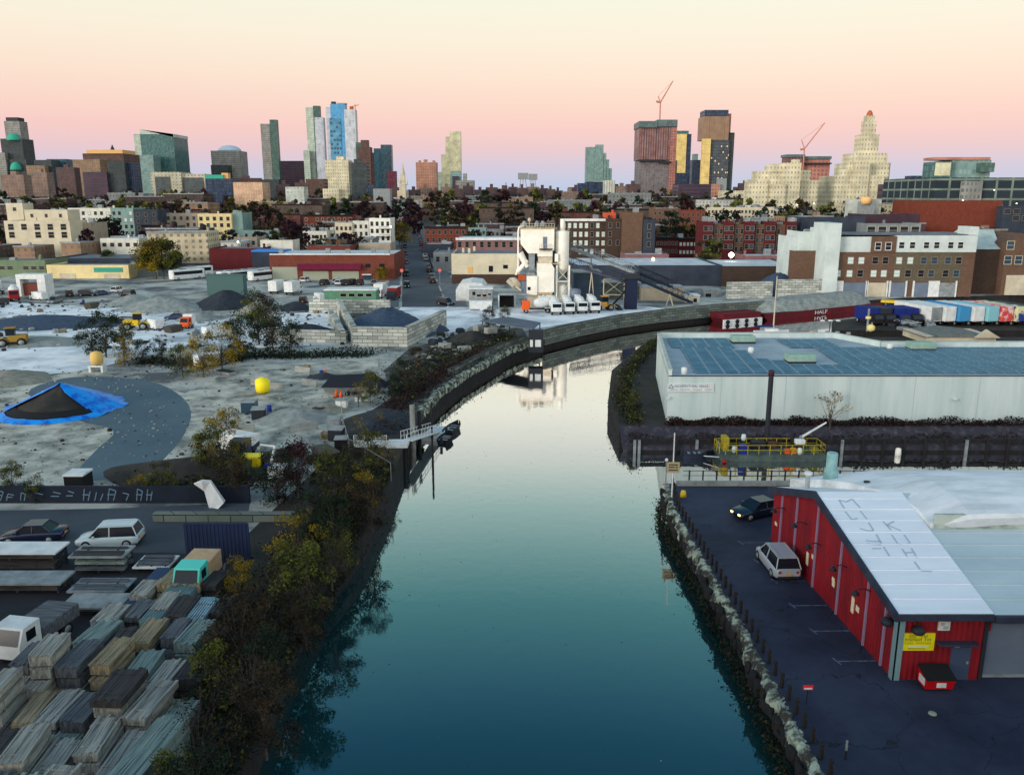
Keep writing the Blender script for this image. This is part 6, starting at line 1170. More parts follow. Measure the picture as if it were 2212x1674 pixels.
# mid yard heaps and machines (left)
for (px, py, rx, ry, h, gm_, lab) in ((355, 668, 12, 9, 4.2, 'grey', 'broad pale grey gravel heap behind the dusty yard road'), (290, 655, 9, 7, 3.0, 'grey', 'smaller grey heap left of the broad one'), (490, 662, 11, 9, 5.4, 'dark', 'tall dark blue gravel heap by the maroon trees'), (430, 690, 6, 5, 2.0, 'grey', 'low grey heap near the orange sweeper'), (560, 672, 7, 5, 3.4, 'sand', 'brown heap between the dark heap and the bins'), (640, 668, 6, 5, 2.5, 'dark', 'dark heap behind the left concrete bin'), (100, 700, 22, 12, 2.6, 'blue', 'wide low blue grey gravel bed at the left of the yard'), (60, 740, 14, 8, 1.6, 'grey', 'low grey heap near the excavator')):
    x, y = g(px, py); mound('gravel_heap', x, y, rx * .8, ry * .8, h * .8, gravel[gm_], lab, 'gravel heap', seed=int(px))
place(loader('yellow wheel loader above the dark trees in the dusty yard'), *g(298, 712), R(10)); place(loader('yellow loader at the left edge of the dusty yard', mat('dull ochre paint', C(150, 120, 50))), *g(28, 748), R(200))
t = place(boxtruck('small orange and white sweeper truck on the dusty yard', M['orange'], M['white'], 1.6, 1.9, 1.9, name='sweeper_truck'), *g(410, 708), R(-95))
place(mixer('red cab mixer truck at the left edge by the white gate', M['white'], M['tail'], 'mixer trucks at the left edge'), *g(32, 648), R(-60)); place(mixer('second mixer truck behind the red one at the left edge', M['white'], M['white'], 'mixer trucks at the left edge'), *g(-6, 638), R(-70))
t = thing('gate_frame', 'white portal frame beside the pale yellow building', 'gate', (*g(72, 640), LZ)); MB().box(-4, 3.5, 0, 4, 4.4, 5.6).box(-4, -3, 0, 4, 0, 4.4).box(1.4, 3.5, 0, 4, 0, 4.4).build('frame', M['white'], t); MB().box(-2.9, 1.3, 1, 3, 0.01, 3.2).build('door', mat('brown door', C(110, 60, 50)), t)
# buses
def bus(lab):
    t = thing('coach', lab, 'bus', group='white coaches parked in rows'); MB().box(-5.5, 5.5, -1.25, 1.25, .5, 3.2, .25).build('body', M['white'], t)
    for s in (-1, 1): MB().box(-5.0, 4.6, s * 1.25 - .02, s * 1.25 + .02, 1.7, 2.7).build('window', M['glass'], t)
    MB().box(5.46, 5.53, -1.1, 1.1, 1.3, 2.9).build('windscreen', M['glass'], t); MB().box(-3, -.5, -.8, .8, 3.2, 3.45, .06).build('roof_unit', M['steel'], t)
    for s in (-1, 1):
        for x in (-3.6, 3.4): wheel(t, x, s * 1.1, .5, .3, s)
    return t
for i, (px, py, a) in enumerate(((405, 604, 52), (425, 597, 52), (505, 607, 58), (522, 606, 58), (540, 604, 58), (556, 602, 58), (571, 606, 58))):
    x, y = g(px, py); PR.put('bus', lambda: bus(''), (x, y, LZ), R(a), 'white coach, %s from the left, parked behind the green container' % ['first', 'second', 'third', 'fourth', 'fifth', 'sixth', 'last'][i])
pbox('container', 'big green grey shipping container below the white coaches', 'container', 445, 524, 596, 217, 3, mat('green grey container', C(72, 100, 100)), mat('green grey container', C(1, 1, 1)))
place(boxtruck('left white box truck beside the brick warehouse yard', M['white'], M['white'], 5, 2.4, 2.7, 'white box trucks by the green trailer'), *g(598, 634), R(80)); place(boxtruck('right white box truck beside the green office trailer', M['white'], M['white'], 5, 2.4, 2.7, 'white box trucks by the green trailer'), *g(632, 636), R(80)); place(boxtruck('white box truck right of the green office trailer', M['white'], M['white'], 4.5, 2.4, 2.7, 'white box trucks by the green trailer'), *g(822, 642), R(-95)); place(boxtruck('white and red box truck by the street corner', M['dark'], mat('dull red box', C(130, 40, 40)), 5, 2.4, 2.2, 'white box trucks by the green trailer', roofm=M['white']), *g(852, 646), R(-95))
pbox('office_trailer', 'green office trailer with a white roof behind the block wall', 'trailer', 700, 812, 628, 192, 5, mat('green siding', C(92, 138, 110), c2=C(74, 118, 96), scale=.5), M['white'], [(735, 634, 748, 641, 'glass'), (753, 634, 766, 641, 'glass'), (772, 634, 785, 641, 'glass'), (790, 634, 803, 641, 'glass')])
# ================================================================ mid distance buildings
WINM = {}
def winmesh(w, h, pane, frame='stone', arch=False):
    k = (round(w, 1), round(h, 1), pane, frame)
    if k not in WINM:
        mb = MB(); t_ = .12; w_, h_ = k[0], k[1]
        mb.mi(0).box(-w_ / 2 - t_, w_ / 2 + t_, -.09, -.003, -h_ / 2 - t_ * 1.4, -h_ / 2).box(-w_ / 2 - t_, w_ / 2 + t_, -.09, -.003, h_ / 2, h_ / 2 + t_).box(-w_ / 2 - t_, -w_ / 2, -.06, -.003, -h_ / 2, h_ / 2).box(w_ / 2, w_ / 2 + t_, -.06, -.003, -h_ / 2, h_ / 2)
        mb.mi(1).box(-w_ / 2, w_ / 2, -.03, -.003, -h_ / 2, h_ / 2); mb.mi(0).box(-w_ / 2, w_ / 2, -.045, -.031, -.04, .04)
        WINM[k] = mb.mesh('window', [M[frame], M[pane]])
    return WINM[k]
def house(name, lab, cat, px0, px1, pyt, D, dep, m, rows=0, cols=0, ww=1.1, wh=1.6, pane='glass', frame='dull', roof='tar', cornice=None, group=None, rz=0, z0=None, top=.25, extras=True, mixp=None, hb=None, y0=None):
    x0, z1 = at(px0, pyt, D); x1 = at(px1, pyt, D)[0]; zb = (zt(D) if D > 300 else LZ) - .2 if z0 is None else z0
    t = thing(name, lab, cat, ((x0 + x1) / 2, D, zb), rz, group); hw = (x1 - x0) / 2; h = z1 - zb
    MB().box(-hw, hw, 0, dep, 0, h).build('wall', m, t); q = MB().box(-hw + .25, hw - .25, .3, dep - .25, h + .002, h + .04)
    q.build('roof', M[roof], t)
    MB().box(-hw, hw, 0, .24, h + .003, h + .5).box(-hw, -hw + .24, .25, dep, h + .003, h + .5).box(hw - .24, hw, .25, dep, h + .003, h + .5).build('parapet', m, t)
    if cornice: MB().box(-hw - .1, hw + .1, -.45, -.004, h - .35, h + .55).build('cornice', M[cornice], t)
    r = random.Random(int(px0 * 7 + D))
    if rows:
        for i in range(rows):
            for j in range(cols):
                if r.random() < .04: continue
                zz = h - 1.9 - i * 3.1 if hb is None else hb + i * 3.1; xx = -hw + (j + .5) * 2 * hw / cols + (0)
                if zz < 1.2: continue
                p = pane if not mixp or r.random() > .35 else mixp
                o = bpy.data.objects.new('window', winmesh(ww, wh, p, frame)); COL.objects.link(o); o.parent = t; o.location = (xx, -.002, zz)
    if extras:
        for k in range(r.randrange(1, 4)):
            x = r.uniform(-hw * .8, hw * .8); y = r.uniform(dep * .2, dep * .9)
            if r.random() < .5: MB().box(x - .35, x + .35, y - .35, y + .35, h + .05, h + 1.5).build('chimney', m, t)
            else: MB().box(x - 1, x + 1, y - .9, y + .9, h + .05, h + r.uniform(.8, 2.2)).build('bulkhead', M['steel'], t)
    return t
M['tar'] = mat('silver grey roofing', C(120, 128, 134), c2=C(84, 92, 100), scale=.3); M['whiteroof'] = mat('white roofing', C(206, 212, 216), c2=C(170, 178, 184), scale=.3); M['black'] = mat('black cornice paint', C(24, 24, 28))
BR = {'brick': brickmat('red brown brick', C(132, 66, 52), C(104, 50, 42), C(96, 72, 64), w=.5, h=.18), 'dkbrick': brickmat('dark brown brick', C(84, 66, 56), C(66, 52, 46), C(60, 52, 48), w=.5, h=.18), 'maroon': brickmat('maroon brick', C(104, 34, 38), C(82, 26, 32), C(74, 40, 42), w=.5, h=.18), 'brown': brickmat('brown brick', C(118, 90, 72), C(98, 74, 62), C(88, 74, 66), w=.5, h=.18),
      'orange': brickmat('orange brick', C(134, 64, 46), C(106, 48, 36), C(92, 58, 50), w=.5, h=.18), 'cream': mat('cream render', C(212, 202, 176), c2=C(186, 178, 156), scale=.2), 'beige': mat('beige render', C(170, 156, 138), c2=C(146, 136, 122), scale=.2), 'white': mat('white render', C(220, 218, 206), c2=C(188, 190, 180), scale=.3), 'grey': mat('grey render', C(130, 136, 138), c2=C(104, 112, 116), scale=.2), 'yellow': mat('pale yellow render', C(232, 212, 156), c2=C(206, 188, 140), scale=.25), 'green': mat('sage render', C(116, 134, 104), c2=C(94, 112, 90), scale=.2), 'teal': mat('pale teal render', C(136, 164, 158), c2=C(108, 136, 134), scale=.2), 'pink': mat('dusty pink render', C(142, 104, 104), c2=C(116, 84, 86), scale=.3), 'slate': mat('slate render', C(58, 66, 80), c2=C(42, 50, 62), scale=.2), 'plum': mat('plum brick far', C(70, 50, 60), c2=C(54, 40, 50), scale=.2)}
H = house
H('apartment_house', 'cream apartment house with two rows of big dark windows at the far left', 'apartment house', 8, 150, 480, 335, 14, BR['cream'], 2, 5, 2.2, 2.3, roof='tar', frame='stone', cornice=None)
H('apartment_house', 'stepped cream penthouse block behind the cream apartment house', 'apartment house', 52, 145, 456, 350, 10, BR['cream'], 1, 3, 1, 1.2); H('stair_tower', 'small cream stair tower above the cream apartment house', 'tower', 12, 48, 442, 352, 8, BR['cream'], 1, 1, 1.2, 1.2)
H('apartment_house', 'plain beige grey block right of the cream apartment house', 'apartment house', 151, 196, 484, 345, 14, BR['beige'])
H('apartment_house', 'pale four storey apartment row behind the beige grey block', 'apartment house', 146, 238, 452, 405, 14, BR['white'], 4, 7, 1.2, 1.5, mixp='litglass'); H('apartment_house', 'light grey apartment house left of the dark slate one', 'apartment house', 239, 287, 452, 400, 14, BR['teal'], 4, 4, 1.2, 1.5, mixp='litglass')
H('apartment_house', 'dark slate apartment house between pale ones', 'apartment house', 288, 340, 455, 400, 14, BR['slate'], 4, 3, 1.2, 1.5); H('apartment_house', 'long cream apartment house with rows of windows above the big yellow tree', 'apartment house', 342, 425, 463, 410, 15, BR['beige'], 4, 6, 1.2, 1.5, mixp='bglass'); H('apartment_house', 'warm yellow apartment house at the right end of the long pale row', 'apartment house', 426, 499, 464, 410, 15, BR['yellow'], 4, 5, 1.4, 1.6, mixp='bglass'); H('apartment_house', 'pale teal blank end block beside the warm yellow apartment house', 'apartment house', 500, 523, 462, 412, 15, BR['teal'])
H('workshop', 'low building with a bright pale roof left of the big yellow tree', 'workshop', 216, 300, 518, 320, 22, BR['white'], 1, 5, 1.4, 1.2, roof='whiteroof'); H('workshop', 'long pale yellow building with a green sign at the edge of the dusty yard', 'workshop', 100, 277, 576, 262, 12, BR['yellow'], 0, 0, roof='tar', extras=False)
t = bpy.data.objects['workshop.001']; MB().box(2, 11, -.15, -.004, 2.2, 3.6).build('sign', mat('green sign', C(60, 150, 130)), t); MB().box(-9, -4, -.1, -.004, 0, 1.8).build('door', M['stone'], t); MB().box(5, 10, -.1, -.004, 0, 1.6).build('door', M['stone'], t)
H('workshop', 'sage green two storey building at the left edge behind the gate', 'workshop', -40, 97, 566, 268, 14, BR['green'], 1, 8, 1.6, .9); H('warehouse', 'low dark grey warehouse behind the pale yellow building', 'warehouse', 110, 330, 561, 286, 25, BR['slate'], roof='tar'); H('warehouse', 'dark blue grey shed beside the trunk of the big yellow tree', 'warehouse', 282, 340, 568, 268, 12, BR['grey'])
H('warehouse', 'low maroon brick building behind the white coaches', 'warehouse', 452, 562, 540, 292, 18, BR['maroon'], 0, 0); H('apartment_house', 'small teal house right of the pale teal end block', 'house', 524, 600, 500, 395, 12, BR['teal'], 2, 5, 1.1, 1.4); H('apartment_house', 'low beige house behind the maroon brick building', 'house', 505, 555, 515, 350, 12, BR['beige'], 1, 3)
H('storage_tent', 'white and pink panelled shed behind the brick warehouse', 'shed', 562, 632, 522, 305, 10, BR['white'], roof='whiteroof', extras=False); x = bpy.data.objects['storage_tent']
for s in (-1, 1): MB().box(s * 4.9 - .9, s * 4.9 + .9, -.1, -.004, .6, 5.0).build('panel', mat('salmon panel', C(226, 150, 130)), x)
o = MB().box(-5.5, 5.5, 0, 8, 0, 7.4).build('blue_roofed_shed', BR['slate'], None, (at(580, 550, 275)[0], 275, LZ)); tag(o, 'low shed with a bright blue roof edge left of the brick warehouse', 'shed'); MB().box(-5.6, 5.6, -.2, 8, 7.402, 7.9).build('roof', mat('bright blue roofing', C(50, 130, 210)), o)
wbk = H('brick_warehouse', 'red brick warehouse with a maroon awning over its loading doors', 'warehouse', 581, 851, 553, 257, 26, BR['brick'], roof='whiteroof', extras=False)
a0 = at(716, 600, 257)[0]; fx = lambda px: at(px, 600, 257)[0] - a0; fz = lambda py: at(716, py, 257)[1] - LZ + .2
MB().prismx([(-1.8, fz(582)), (-.004, fz(582)), (-.004, fz(570)), (-.4, fz(570))], fx(643), fx(780)).build('awning', mat('maroon awning', C(110, 20, 52), c2=C(88, 16, 44), scale=.5), wbk)
for a, b, c in ((587, 641, 577), (653, 708, 586), (716, 773, 586)): MB().box(fx(a), fx(b), -.12, -.004, .22, fz(c)).build('loading_door', mat('sage roller door', C(150, 156, 140)), wbk)
for a, b in ((788, 799), (818, 829)): MB().box(fx(a), fx(b), -.1, -.004, fz(578), fz(570)).build('window', M['glass'], wbk)
MB().box(fx(783), fx(799), -.1, -.004, .2, fz(594)).build('door', M['bglass'], wbk); MB().box(fx(781), fx(801), -1, -.004, fz(594), fz(592)).build('canopy', M['white'], wbk); MB().box(-19, 18, -.08, .3, fz(553) + .3, fz(553) + .65).build('coping', M['white'], wbk)
for (a, b) in ((600, 4), (690, 12), (740, 8), (790, 14), (830, 6)): MB().box(fx(a) - .7, fx(a) + .7, b, b + 1.2, fz(553), fz(553) + 1.5).build('roof_vent', M['steel'], wbk)
H('row_house', 'black corniced red brick row behind the white houses', 'house', 655, 762, 466, 450, 14, BR['brick'], 2, 9, 1.1, 1.5, cornice='black', frame='brickf' if 'brickf' in M else 'stone'); H('row_house', 'low white house left of the tall white ones', 'house', 707, 722, 500, 372, 12, BR['white'], 2, 2)
H('row_house', 'two storey white house with small dark windows', 'house', 654, 706, 502, 365, 12, BR['white'], 2, 6, .9, 1.3); H('row_house', 'cream three storey house left of the tall white corner house', 'house', 723, 761, 484, 368, 14, BR['cream'], 3, 4, .9, 1.4); H('row_house', 'narrow off white house with a fire escape', 'house', 762, 796, 480, 369, 14, BR['white'], 3, 3, .9, 1.4)
cw = H('corner_house', 'tall white corner house with dark windows at the left of the street', 'house', 797, 843, 474, 368, 14, mat('bright white render', C(238, 238, 228), c2=C(210, 212, 204), scale=.4), 4, 4, 1.0, 1.6); MB().box(.2, 4.4, -1.2, -.004, 9.2, 9.4).box(-.8, 4.4, -1.1, -.004, 5.8, 6.0).build('balcony', M['black'], cw)
for z in (9.4, 6.0): MB().tube((0, -1.1, z + .9), (4.3, -1.1, z + .9), .05, n=4).tube((0, -1.1, z), (0, -1.1, z + .9), .05, n=4).tube((4.3, -1.1, z), (4.3, -1.1, z + .9), .05, n=4).build('railing', M['black'], cw)
H('low_building', 'small brick building with black roof units behind the brick warehouse', 'building', 663, 756, 534, 300, 14, BR['brick'], roof='tar'); H('low_building', 'grey parapet building beside the street behind the brick warehouse', 'building', 775, 843, 529, 310, 14, BR['beige'], roof='whiteroof')
H('corner_building', 'red brick corner building with a black cornice right of the street', 'building', 917, 1007, 492, 352, 16, BR['orange'], 2, 7, 1.1, 1.5, cornice='black'); H('shop_front', 'grey shop block below the red brick corner building', 'shop', 915, 975, 530, 330, 14, BR['slate'], roof='whiteroof'); H('low_building', 'grey two storey building at the right of the street', 'building', 936, 974, 548, 285, 18, BR['grey'], 1, 2)
H('long_building', 'long dusty pink building with a white roof edge left of the plant', 'building', 985, 1128, 517, 305, 22, BR['pink'], 1, 9, 1.2, 1.9, cornice='white', roof='whiteroof'); cb = H('storage_building', 'cream storage building over a brown base left of the concrete plant', 'building', 975, 1122, 552, 246, 22, BR['cream'], 0, 0, roof='tar')
c0 = at(1048, 600, 246)[0]; MB().box(at(975, 600, 246)[0] - c0, at(1122, 600, 246)[0] - c0, -.1, -.004, 0, 3.0).build('base', BR['dkbrick'], cb)
for a, b, c, d in ((1055, 1064, 573, 586), (1086, 1096, 571, 579)): MB().box(at(a, 600, 246)[0] - c0, at(b, 600, 246)[0] - c0, -.1, -.004, at(a, d, 246)[1] - LZ, at(a, c, 246)[1] - LZ).build('window', M['glass'], cb)
MB().box(at(1010, 600, 246)[0] - c0, at(1020, 600, 246)[0] - c0, -.1, -.004, 3.4, 5.2).build('hatch', mat('orange hatch', C(220, 170, 100)), cb)
H('row_house', 'pale teal low house row right of the red brick corner building', 'house', 1008, 1050, 494, 400, 12, BR['teal'], 2, 4, .9, 1.3); H('row_house', 'blue grey low house right of the pale teal row', 'house', 1051, 1088, 497, 400, 12, BR['grey'], 2, 4, .9, 1.3); H('row_house', 'dark brick house with a white roof box behind the plant', 'house', 1090, 1215, 486, 415, 14, BR['brick'], 2, 8, 1, 1.4, cornice='black')
H('school', 'dark brown brick block with a white cornice and pale windows right of the plant', 'school', 1212, 1310, 476, 305, 16, BR['dkbrick'], 4, 8, 1.1, 1.7, pane='litglass', cornice='white', mixp='glass'); H('stair_block', 'orange red roof house on the dark brown brick block', 'building', 1308, 1330, 463, 308, 10, mat('orange red render', C(200, 84, 56))); H('factory', 'tall plain brown block right of the dark brick school', 'factory', 1345, 1389, 462, 300, 16, BR['brown']); H('factory', 'dark brown brick block with few windows', 'factory', 1310, 1344, 475, 302, 16, BR['dkbrick'], 3, 2); H('factory', 'dark brick block with a white roof house', 'factory', 1390, 1416, 478, 300, 14, BR['slate'], 3, 1)  # the block with few windows is plain dark brown brick
H('long_shed', 'very long low dark shed with a white roof behind the conveyors', 'shed', 1236, 1560, 577, 240, 34, BR['slate'], roof='whiteroof', extras=False); H('long_shed', 'right part of the long low dark shed with a white roof', 'shed', 1561, 1735, 579, 239, 30, BR['dkbrick'], roof='whiteroof', extras=False)
H('low_building', 'dusty pink low building with a pale roof beyond the long shed', 'building', 1350, 1445, 553, 278, 12, BR['pink'], 1, 7, 1, 1.3, roof='whiteroof'); H('row_house', 'dark red row houses with small pale windows', 'house', 1417, 1466, 515, 330, 12, BR['maroon'], 3, 6, .8, 1.2, pane='bglass', cornice='black'); H('row_house', 'second dark red row house right of the first', 'house', 1467, 1514, 517, 330, 12, BR['maroon'], 3, 6, .8, 1.2, pane='litglass', cornice='black')
for i in range(9): H('terrace_house', ['narrow maroon terrace house, %s from the left in the modern brick row', 'brown terrace house, %s from the left in the modern brick row'][i % 2] % ['first', 'second', 'third', 'fourth', 'fifth', 'sixth', 'seventh', 'eighth', 'last'][i], 'house', 1520 + i * 22.5, 1541.5 + i * 22.5, 488 - (0 if i % 2 else 6), 296 - (0 if i % 2 else 1.5), 12, BR['maroon'] if i % 2 == 0 else BR['brown'], 3, 2, 1.3 if i % 2 == 0 else .9, 1.5, pane='glass', mixp='bglass', group='modern brick terrace houses')
H('apartment_house', 'long cream building with small windows behind the modern brick row', 'apartment house', 1528, 1672, 450, 470, 16, BR['cream'], 3, 18, .9, 1.3); H('row_house', 'brown brick row house left of the long cream building', 'house', 1411, 1470, 453, 430, 14, BR['brown'], 2, 6, 1, 1.3); H('row_house', 'reddish brick row house with a few windows below the twin towers', 'house', 1471, 1524, 456, 425, 14, BR['brick'], 3, 5, 1, 1.3)
o = H('shed_roof', 'low shed with a pale roof below the modern brick row', 'shed', 1612, 1722, 556, 270, 14, BR['pink'], roof='whiteroof')
# big white and brown building
WB = thing('white_brown_building', 'four storey white and brown brick building with garage doors beside the canal', 'building', (at(1955, 600, 214)[0], 214, LZ)); c0 = at(1955, 600, 214)[0]
X = lambda px: at(px, 600, 214)[0] - c0; Z = lambda py: at(1955, py, 214)[1] - LZ
mw = mat('white panel wall', C(206, 216, 214), c2=C(182, 194, 192), scale=.2); mbk = BR['brown']; mgb = brickmat('grey brown brick', C(112, 100, 80), C(92, 84, 70), C(80, 74, 64), w=.5, h=.18)
MB().box(X(1805), X(2101), 0, 16, 0, Z(545)).build('wall', mbk, WB); MB().box(X(1928), X(2075), -.06, -.003, Z(608), Z(545)).build('wall_facing', mgb, WB)
MB().box(X(1805), X(1876), .4, 16, Z(545) + .002, Z(512)).box(X(1928), X(2101), -.1, 16, Z(545) + .002, Z(509)).build('upper_wall', mw, WB); MB().box(X(1876) + .01, X(1928) - .01, -.3, 16, Z(545) + .003, Z(511)).build('upper_wall', mbk, WB)
MB().box(X(1805), X(2101), .5, 16, Z(508), Z(507)).build('roof', M['tar'], WB); MB().box(X(1773), X(1804), -1.5, 8, 0, Z(482)).build('stair_tower', mw, WB); MB().box(X(2083), X(2101), -.2, 6, Z(508), Z(490)).build('stair_head', mw, WB)
def wn(px, py, w=11, h=14, pane='glass', y=-.002): o = bpy.data.objects.new('window', winmesh(w * .117, h * .117, pane, 'white' if py < 545 else 'dull')); COL.objects.link(o); o.parent = WB; o.location = (X(px), y, Z(py))
for i, px in enumerate((1940, 1963, 1993, 2015, 2045, 2066)): wn(px, 530, 11, 13, 'glass', -.102)
for px in (1889, 1911): wn(px, 532, 12, 15, 'glass', -.302)
for i, px in enumerate((1834, 1857, 1887, 1909, 1938, 1962, 1991, 2014, 2043, 2066)): wn(px, 563, 12, 14, ('litglass', 'litglass', 'glass', 'glass', 'litglass', 'litglass', 'bglass', 'bglass', 'bglass', 'glass')[i], -.062 if px > 1928 else -.002)
for i, px in enumerate((1809, 1834, 1857, 1886, 1908, 1936, 1960, 1988, 2010, 2041, 2064)): wn(px, 591, 12, 14, ('litglass', 'litglass', 'glass', 'litglass', 'litglass', 'litglass', 'glass', 'glass', 'bglass', 'dkp', 'bglass')[i] if i != 9 else 'glass', -.062 if px > 1928 else -.002)
for a, b, m in ((1822, 1870, 'shutter'), (1876, 1915, 'stone'), (1925, 1956, 'shutter'), (1976, 2006, 'shutter'), (2030, 2064, 'steel')):
    d = MB().box(X(a), X(b), -.25, -.1, .02, Z(611)).build('garage_door', M[m], WB)
    for s in (a - 3, b + 1): MB().box(X(s), X(s) + .4, -.3, -.004, .02, Z(607)).build('door_frame', M['white'], WB)
MB().box(X(1806), X(1820), -.2, -.004, .02, Z(607)).build('door_frame', M['white'], WB); MB().box(X(2008), X(2027), -.2, -.004, .02, Z(607)).build('garage_door', M['white'], WB)
H('white_building', 'white stepped building over brown brick left of the white stair tower', 'building', 1732, 1771, 505, 222, 12, mw); H('white_building', 'lower white building above the gravel bins', 'building', 1712, 1731, 516, 224, 12, mw); H('brown_building', 'reddish brown lower block in front of the white stepped building', 'building', 1712, 1772, 546, 219, 2.5, BR['brown'], extras=False)
rb_ = thing('brick_gable_building', 'red brown brick factory with a pale glazed gable roof at the right edge', 'factory', (at(2165, 600, 218)[0], 218, LZ)); c0 = at(2165, 600, 218)[0]
x0, x1, x2 = at(2103, 600, 218)[0] - c0, at(2165, 600, 218)[0] - c0, at(2300, 600, 218)[0] - c0; zl = at(2103, 540, 218)[1] - LZ; zh = at(2200, 505, 218)[1] - LZ
MB().box(x0, x1, 2.5, 22, 0, zl).build('wall', BR['dkbrick'], rb_); MB().prismy([(x1, 0), (x2, 0), (x2, zh - 2), (x1 + 5, zh), (x1, zh - 2.5)], 0, 22).build('wall', BR['brown'], rb_)
MB().add([(x0, 2.3, zl), (x1, 2.3, zl), (x1, 2.3, zh - 2.5), (x0 + 1, 12, zh + .8), (x1 + 3, 12, zh + .5), (x0, 22, zl)], [(0, 1, 4, 3), (0, 3, 5)]).build('roof', mat('pale glazed roof', C(186, 200, 200), c2=C(160, 176, 170), scale=.4), rb_)
for px, py in ((2177, 562), (2183, 530), (2200, 562)): o = bpy.data.objects.new('window', winmesh(1.8, 2.0, 'bglass')); COL.objects.link(o); o.parent = rb_; o.location = (at(px, py, 218)[0] - c0, -.002, at(px, py, 218)[1] - LZ)
MB().box(x1 + 1, x2, -.4, -.004, 0.02, 5.2).build('loading_bay', M['stone'], rb_)
H('flat_building', 'long dark flat roofed building behind the white and brown building', 'building', 1731, 1870, 472, 300, 18, BR['slate'], 0, 0); gb = H('glass_front_building', 'pale framed building with large dark bays beside the orange brick block', 'building', 1871, 1990, 486, 292, 14, BR['grey'], 1, 5, 2.7, 2.6, frame='stone'); H('flat_building', 'dark flat roofed building with a brown parapet right of the long dark one', 'building', 1871, 1988, 466, 325, 18, BR['plum'])
H('brick_block', 'large orange brick block in front of the parking deck', 'building', 1991, 2166, 436, 400, 30, BR['orange'], extras=False); H('brick_block', 'dark bay building right of the orange brick block', 'building', 2167, 2290, 448, 395, 30, BR['slate'], 2, 6, 3, 2)
# trees with a place of their own
KW2 = dict(KW['fgold0']); KW2.update(n=5200, leaf=.2, nc=46, kind='gold', h=8, r=4.3, low=.28)
TREES['bigyellow'] = tree_meshes(**KW2); KW2.update(kind='olive', seed=77); TREES['bigolive'] = tree_meshes(**KW2)
x, y = g(352, 603); tree('bigolive', (x, y + .8, LZ), 1.5, 'broad olive half of the big tree beside the white coaches', 'trees among the houses', rz=1); tree('bigyellow', (x - 2, y - .2, LZ), 1.5, 'big rounded yellow green tree beside the white coaches', 'trees among the houses', rz=2)
for (px, py, D, key, s, lab) in ((226, 0, 300, 'bigolive', .8, 'small olive tree left of the big yellow green tree'), (820, 0, 254, 'bigyellow', .55, 'yellow tree in front of the brick warehouse'), (862, 0, 385, 'bigyellow', 1.4, 'yellow tree at the left of the street'), (893, 0, 410, 'fmaroon0', 2.4, 'big maroon tree at the end of the street'), (880, 0, 500, 'fgreen0', 2.6, 'dark tree beyond the maroon one'), (1449, 0, 345, 'fgreen1', 2.2, 'rounded dark green tree right of the brown blocks'), (1478, 0, 350, 'folive0', 1.6, 'olive tree behind the dark red row houses'), (1500, 0, 352, 'folive1', 1.5, 'second olive tree behind the dark red row houses'), (1536, 0, 285, 'folive0', 1.5, 'olive tree at the left end of the modern brick row'), (1528, 0, 275, 'folive1', 1.0, 'small olive bush tree beside the floodlight'), (1757, 0, 228, 'folive0', 1.2, 'olive tree left of the white stair tower'), (1745, 0, 226, 'fgreen0', 1.0, 'dark tree left of the white stair tower'), (625, 0, 330, 'fmaroon0', 1.8, 'dark maroon tree right of the white and pink shed'), (640, 0, 335, 'fmaroon1', 1.7, 'dark plum tree behind the white and pink shed'), (590, 0, 420, 'fbrown0', 2.2, 'brown tree above the white and pink shed'), (235, 0, 372, 'fgreen0', 1.9, 'dark green tree in front of the pale apartment row'), (214, 0, 368, 'fgreen1', 1.7, 'dark tree right of the beige grey block')):
    x = at(px, 500, D)[0]; tree(key, (x, D, (zt(D) if D > 300 else LZ) - .2), s, lab, 'trees among the houses')
# lamps that are lit
for (px, py, D, m, r, lab) in ((1580, 551, 262, 'whitelamp', .85, 'bright white floodlight below the modern brick row'), (1411, 560, 262, 'lamp', .5, 'orange lamp on the dusty pink low building'), (844, 490, 362, 'whitelamp', .32, 'white street light at the corner of the white corner house'), (514, 523, 300, 'whitelamp', .3, 'small white light above the maroon brick building')):
    x, z = at(px, py, D); t = thing('street_lamp', lab, 'lamp', (x, D, LZ)); MB().tube((0, .5, 0), (0, .5, z - LZ), .1).tube((0, .5, z - LZ), (0, 0, z - LZ), .07).build('pole', M['steel'], t); MB().lathe([(.05, -r), (r * .8, -r * .5), (r, 0), (r * .8, r * .5), (.05, r)], 10).build('lamp_head', M[m], t, (0, 0, z - LZ))
# cars along the street
CARM = [paint('black', C(20, 22, 28)), paint('grey', C(110, 116, 122)), paint('white', C(214, 216, 218)), paint('blue', C(36, 56, 92)), paint('dark red', C(110, 24, 30))]; CN = ['black', 'grey', 'white', 'blue', 'dark red']
for i in range(22):
    y = 236 + i * 12 + random.uniform(-1, 1); s = -1 if i % 3 == 0 else 1; k = random.choice((0, 0, 1, 2, 3, 1, 4)); x = -20.6 - (y - 194) * .1287 + s * 3.9
    PR.put(('c', k), lambda: car('', CARM[k], random.choice(('sedan', 'suv')), name='parked_car'), (x, y, (zt(y) if y > 300 else LZ) + .03), R(97.5 if s > 0 else -82.5), '%s car parked on the %s kerb of the street, %s' % (CN[k], 'right' if s > 0 else 'left', 'near end' if i < 7 else 'middle' if i < 15 else 'far end'), 'cars parked along the street')
PR.put(('c', 0), None, (*g(963, 659), LZ + .01), R(-35), 'small black car crossing the dusty yard at the street end', 'cars crossing the yards')
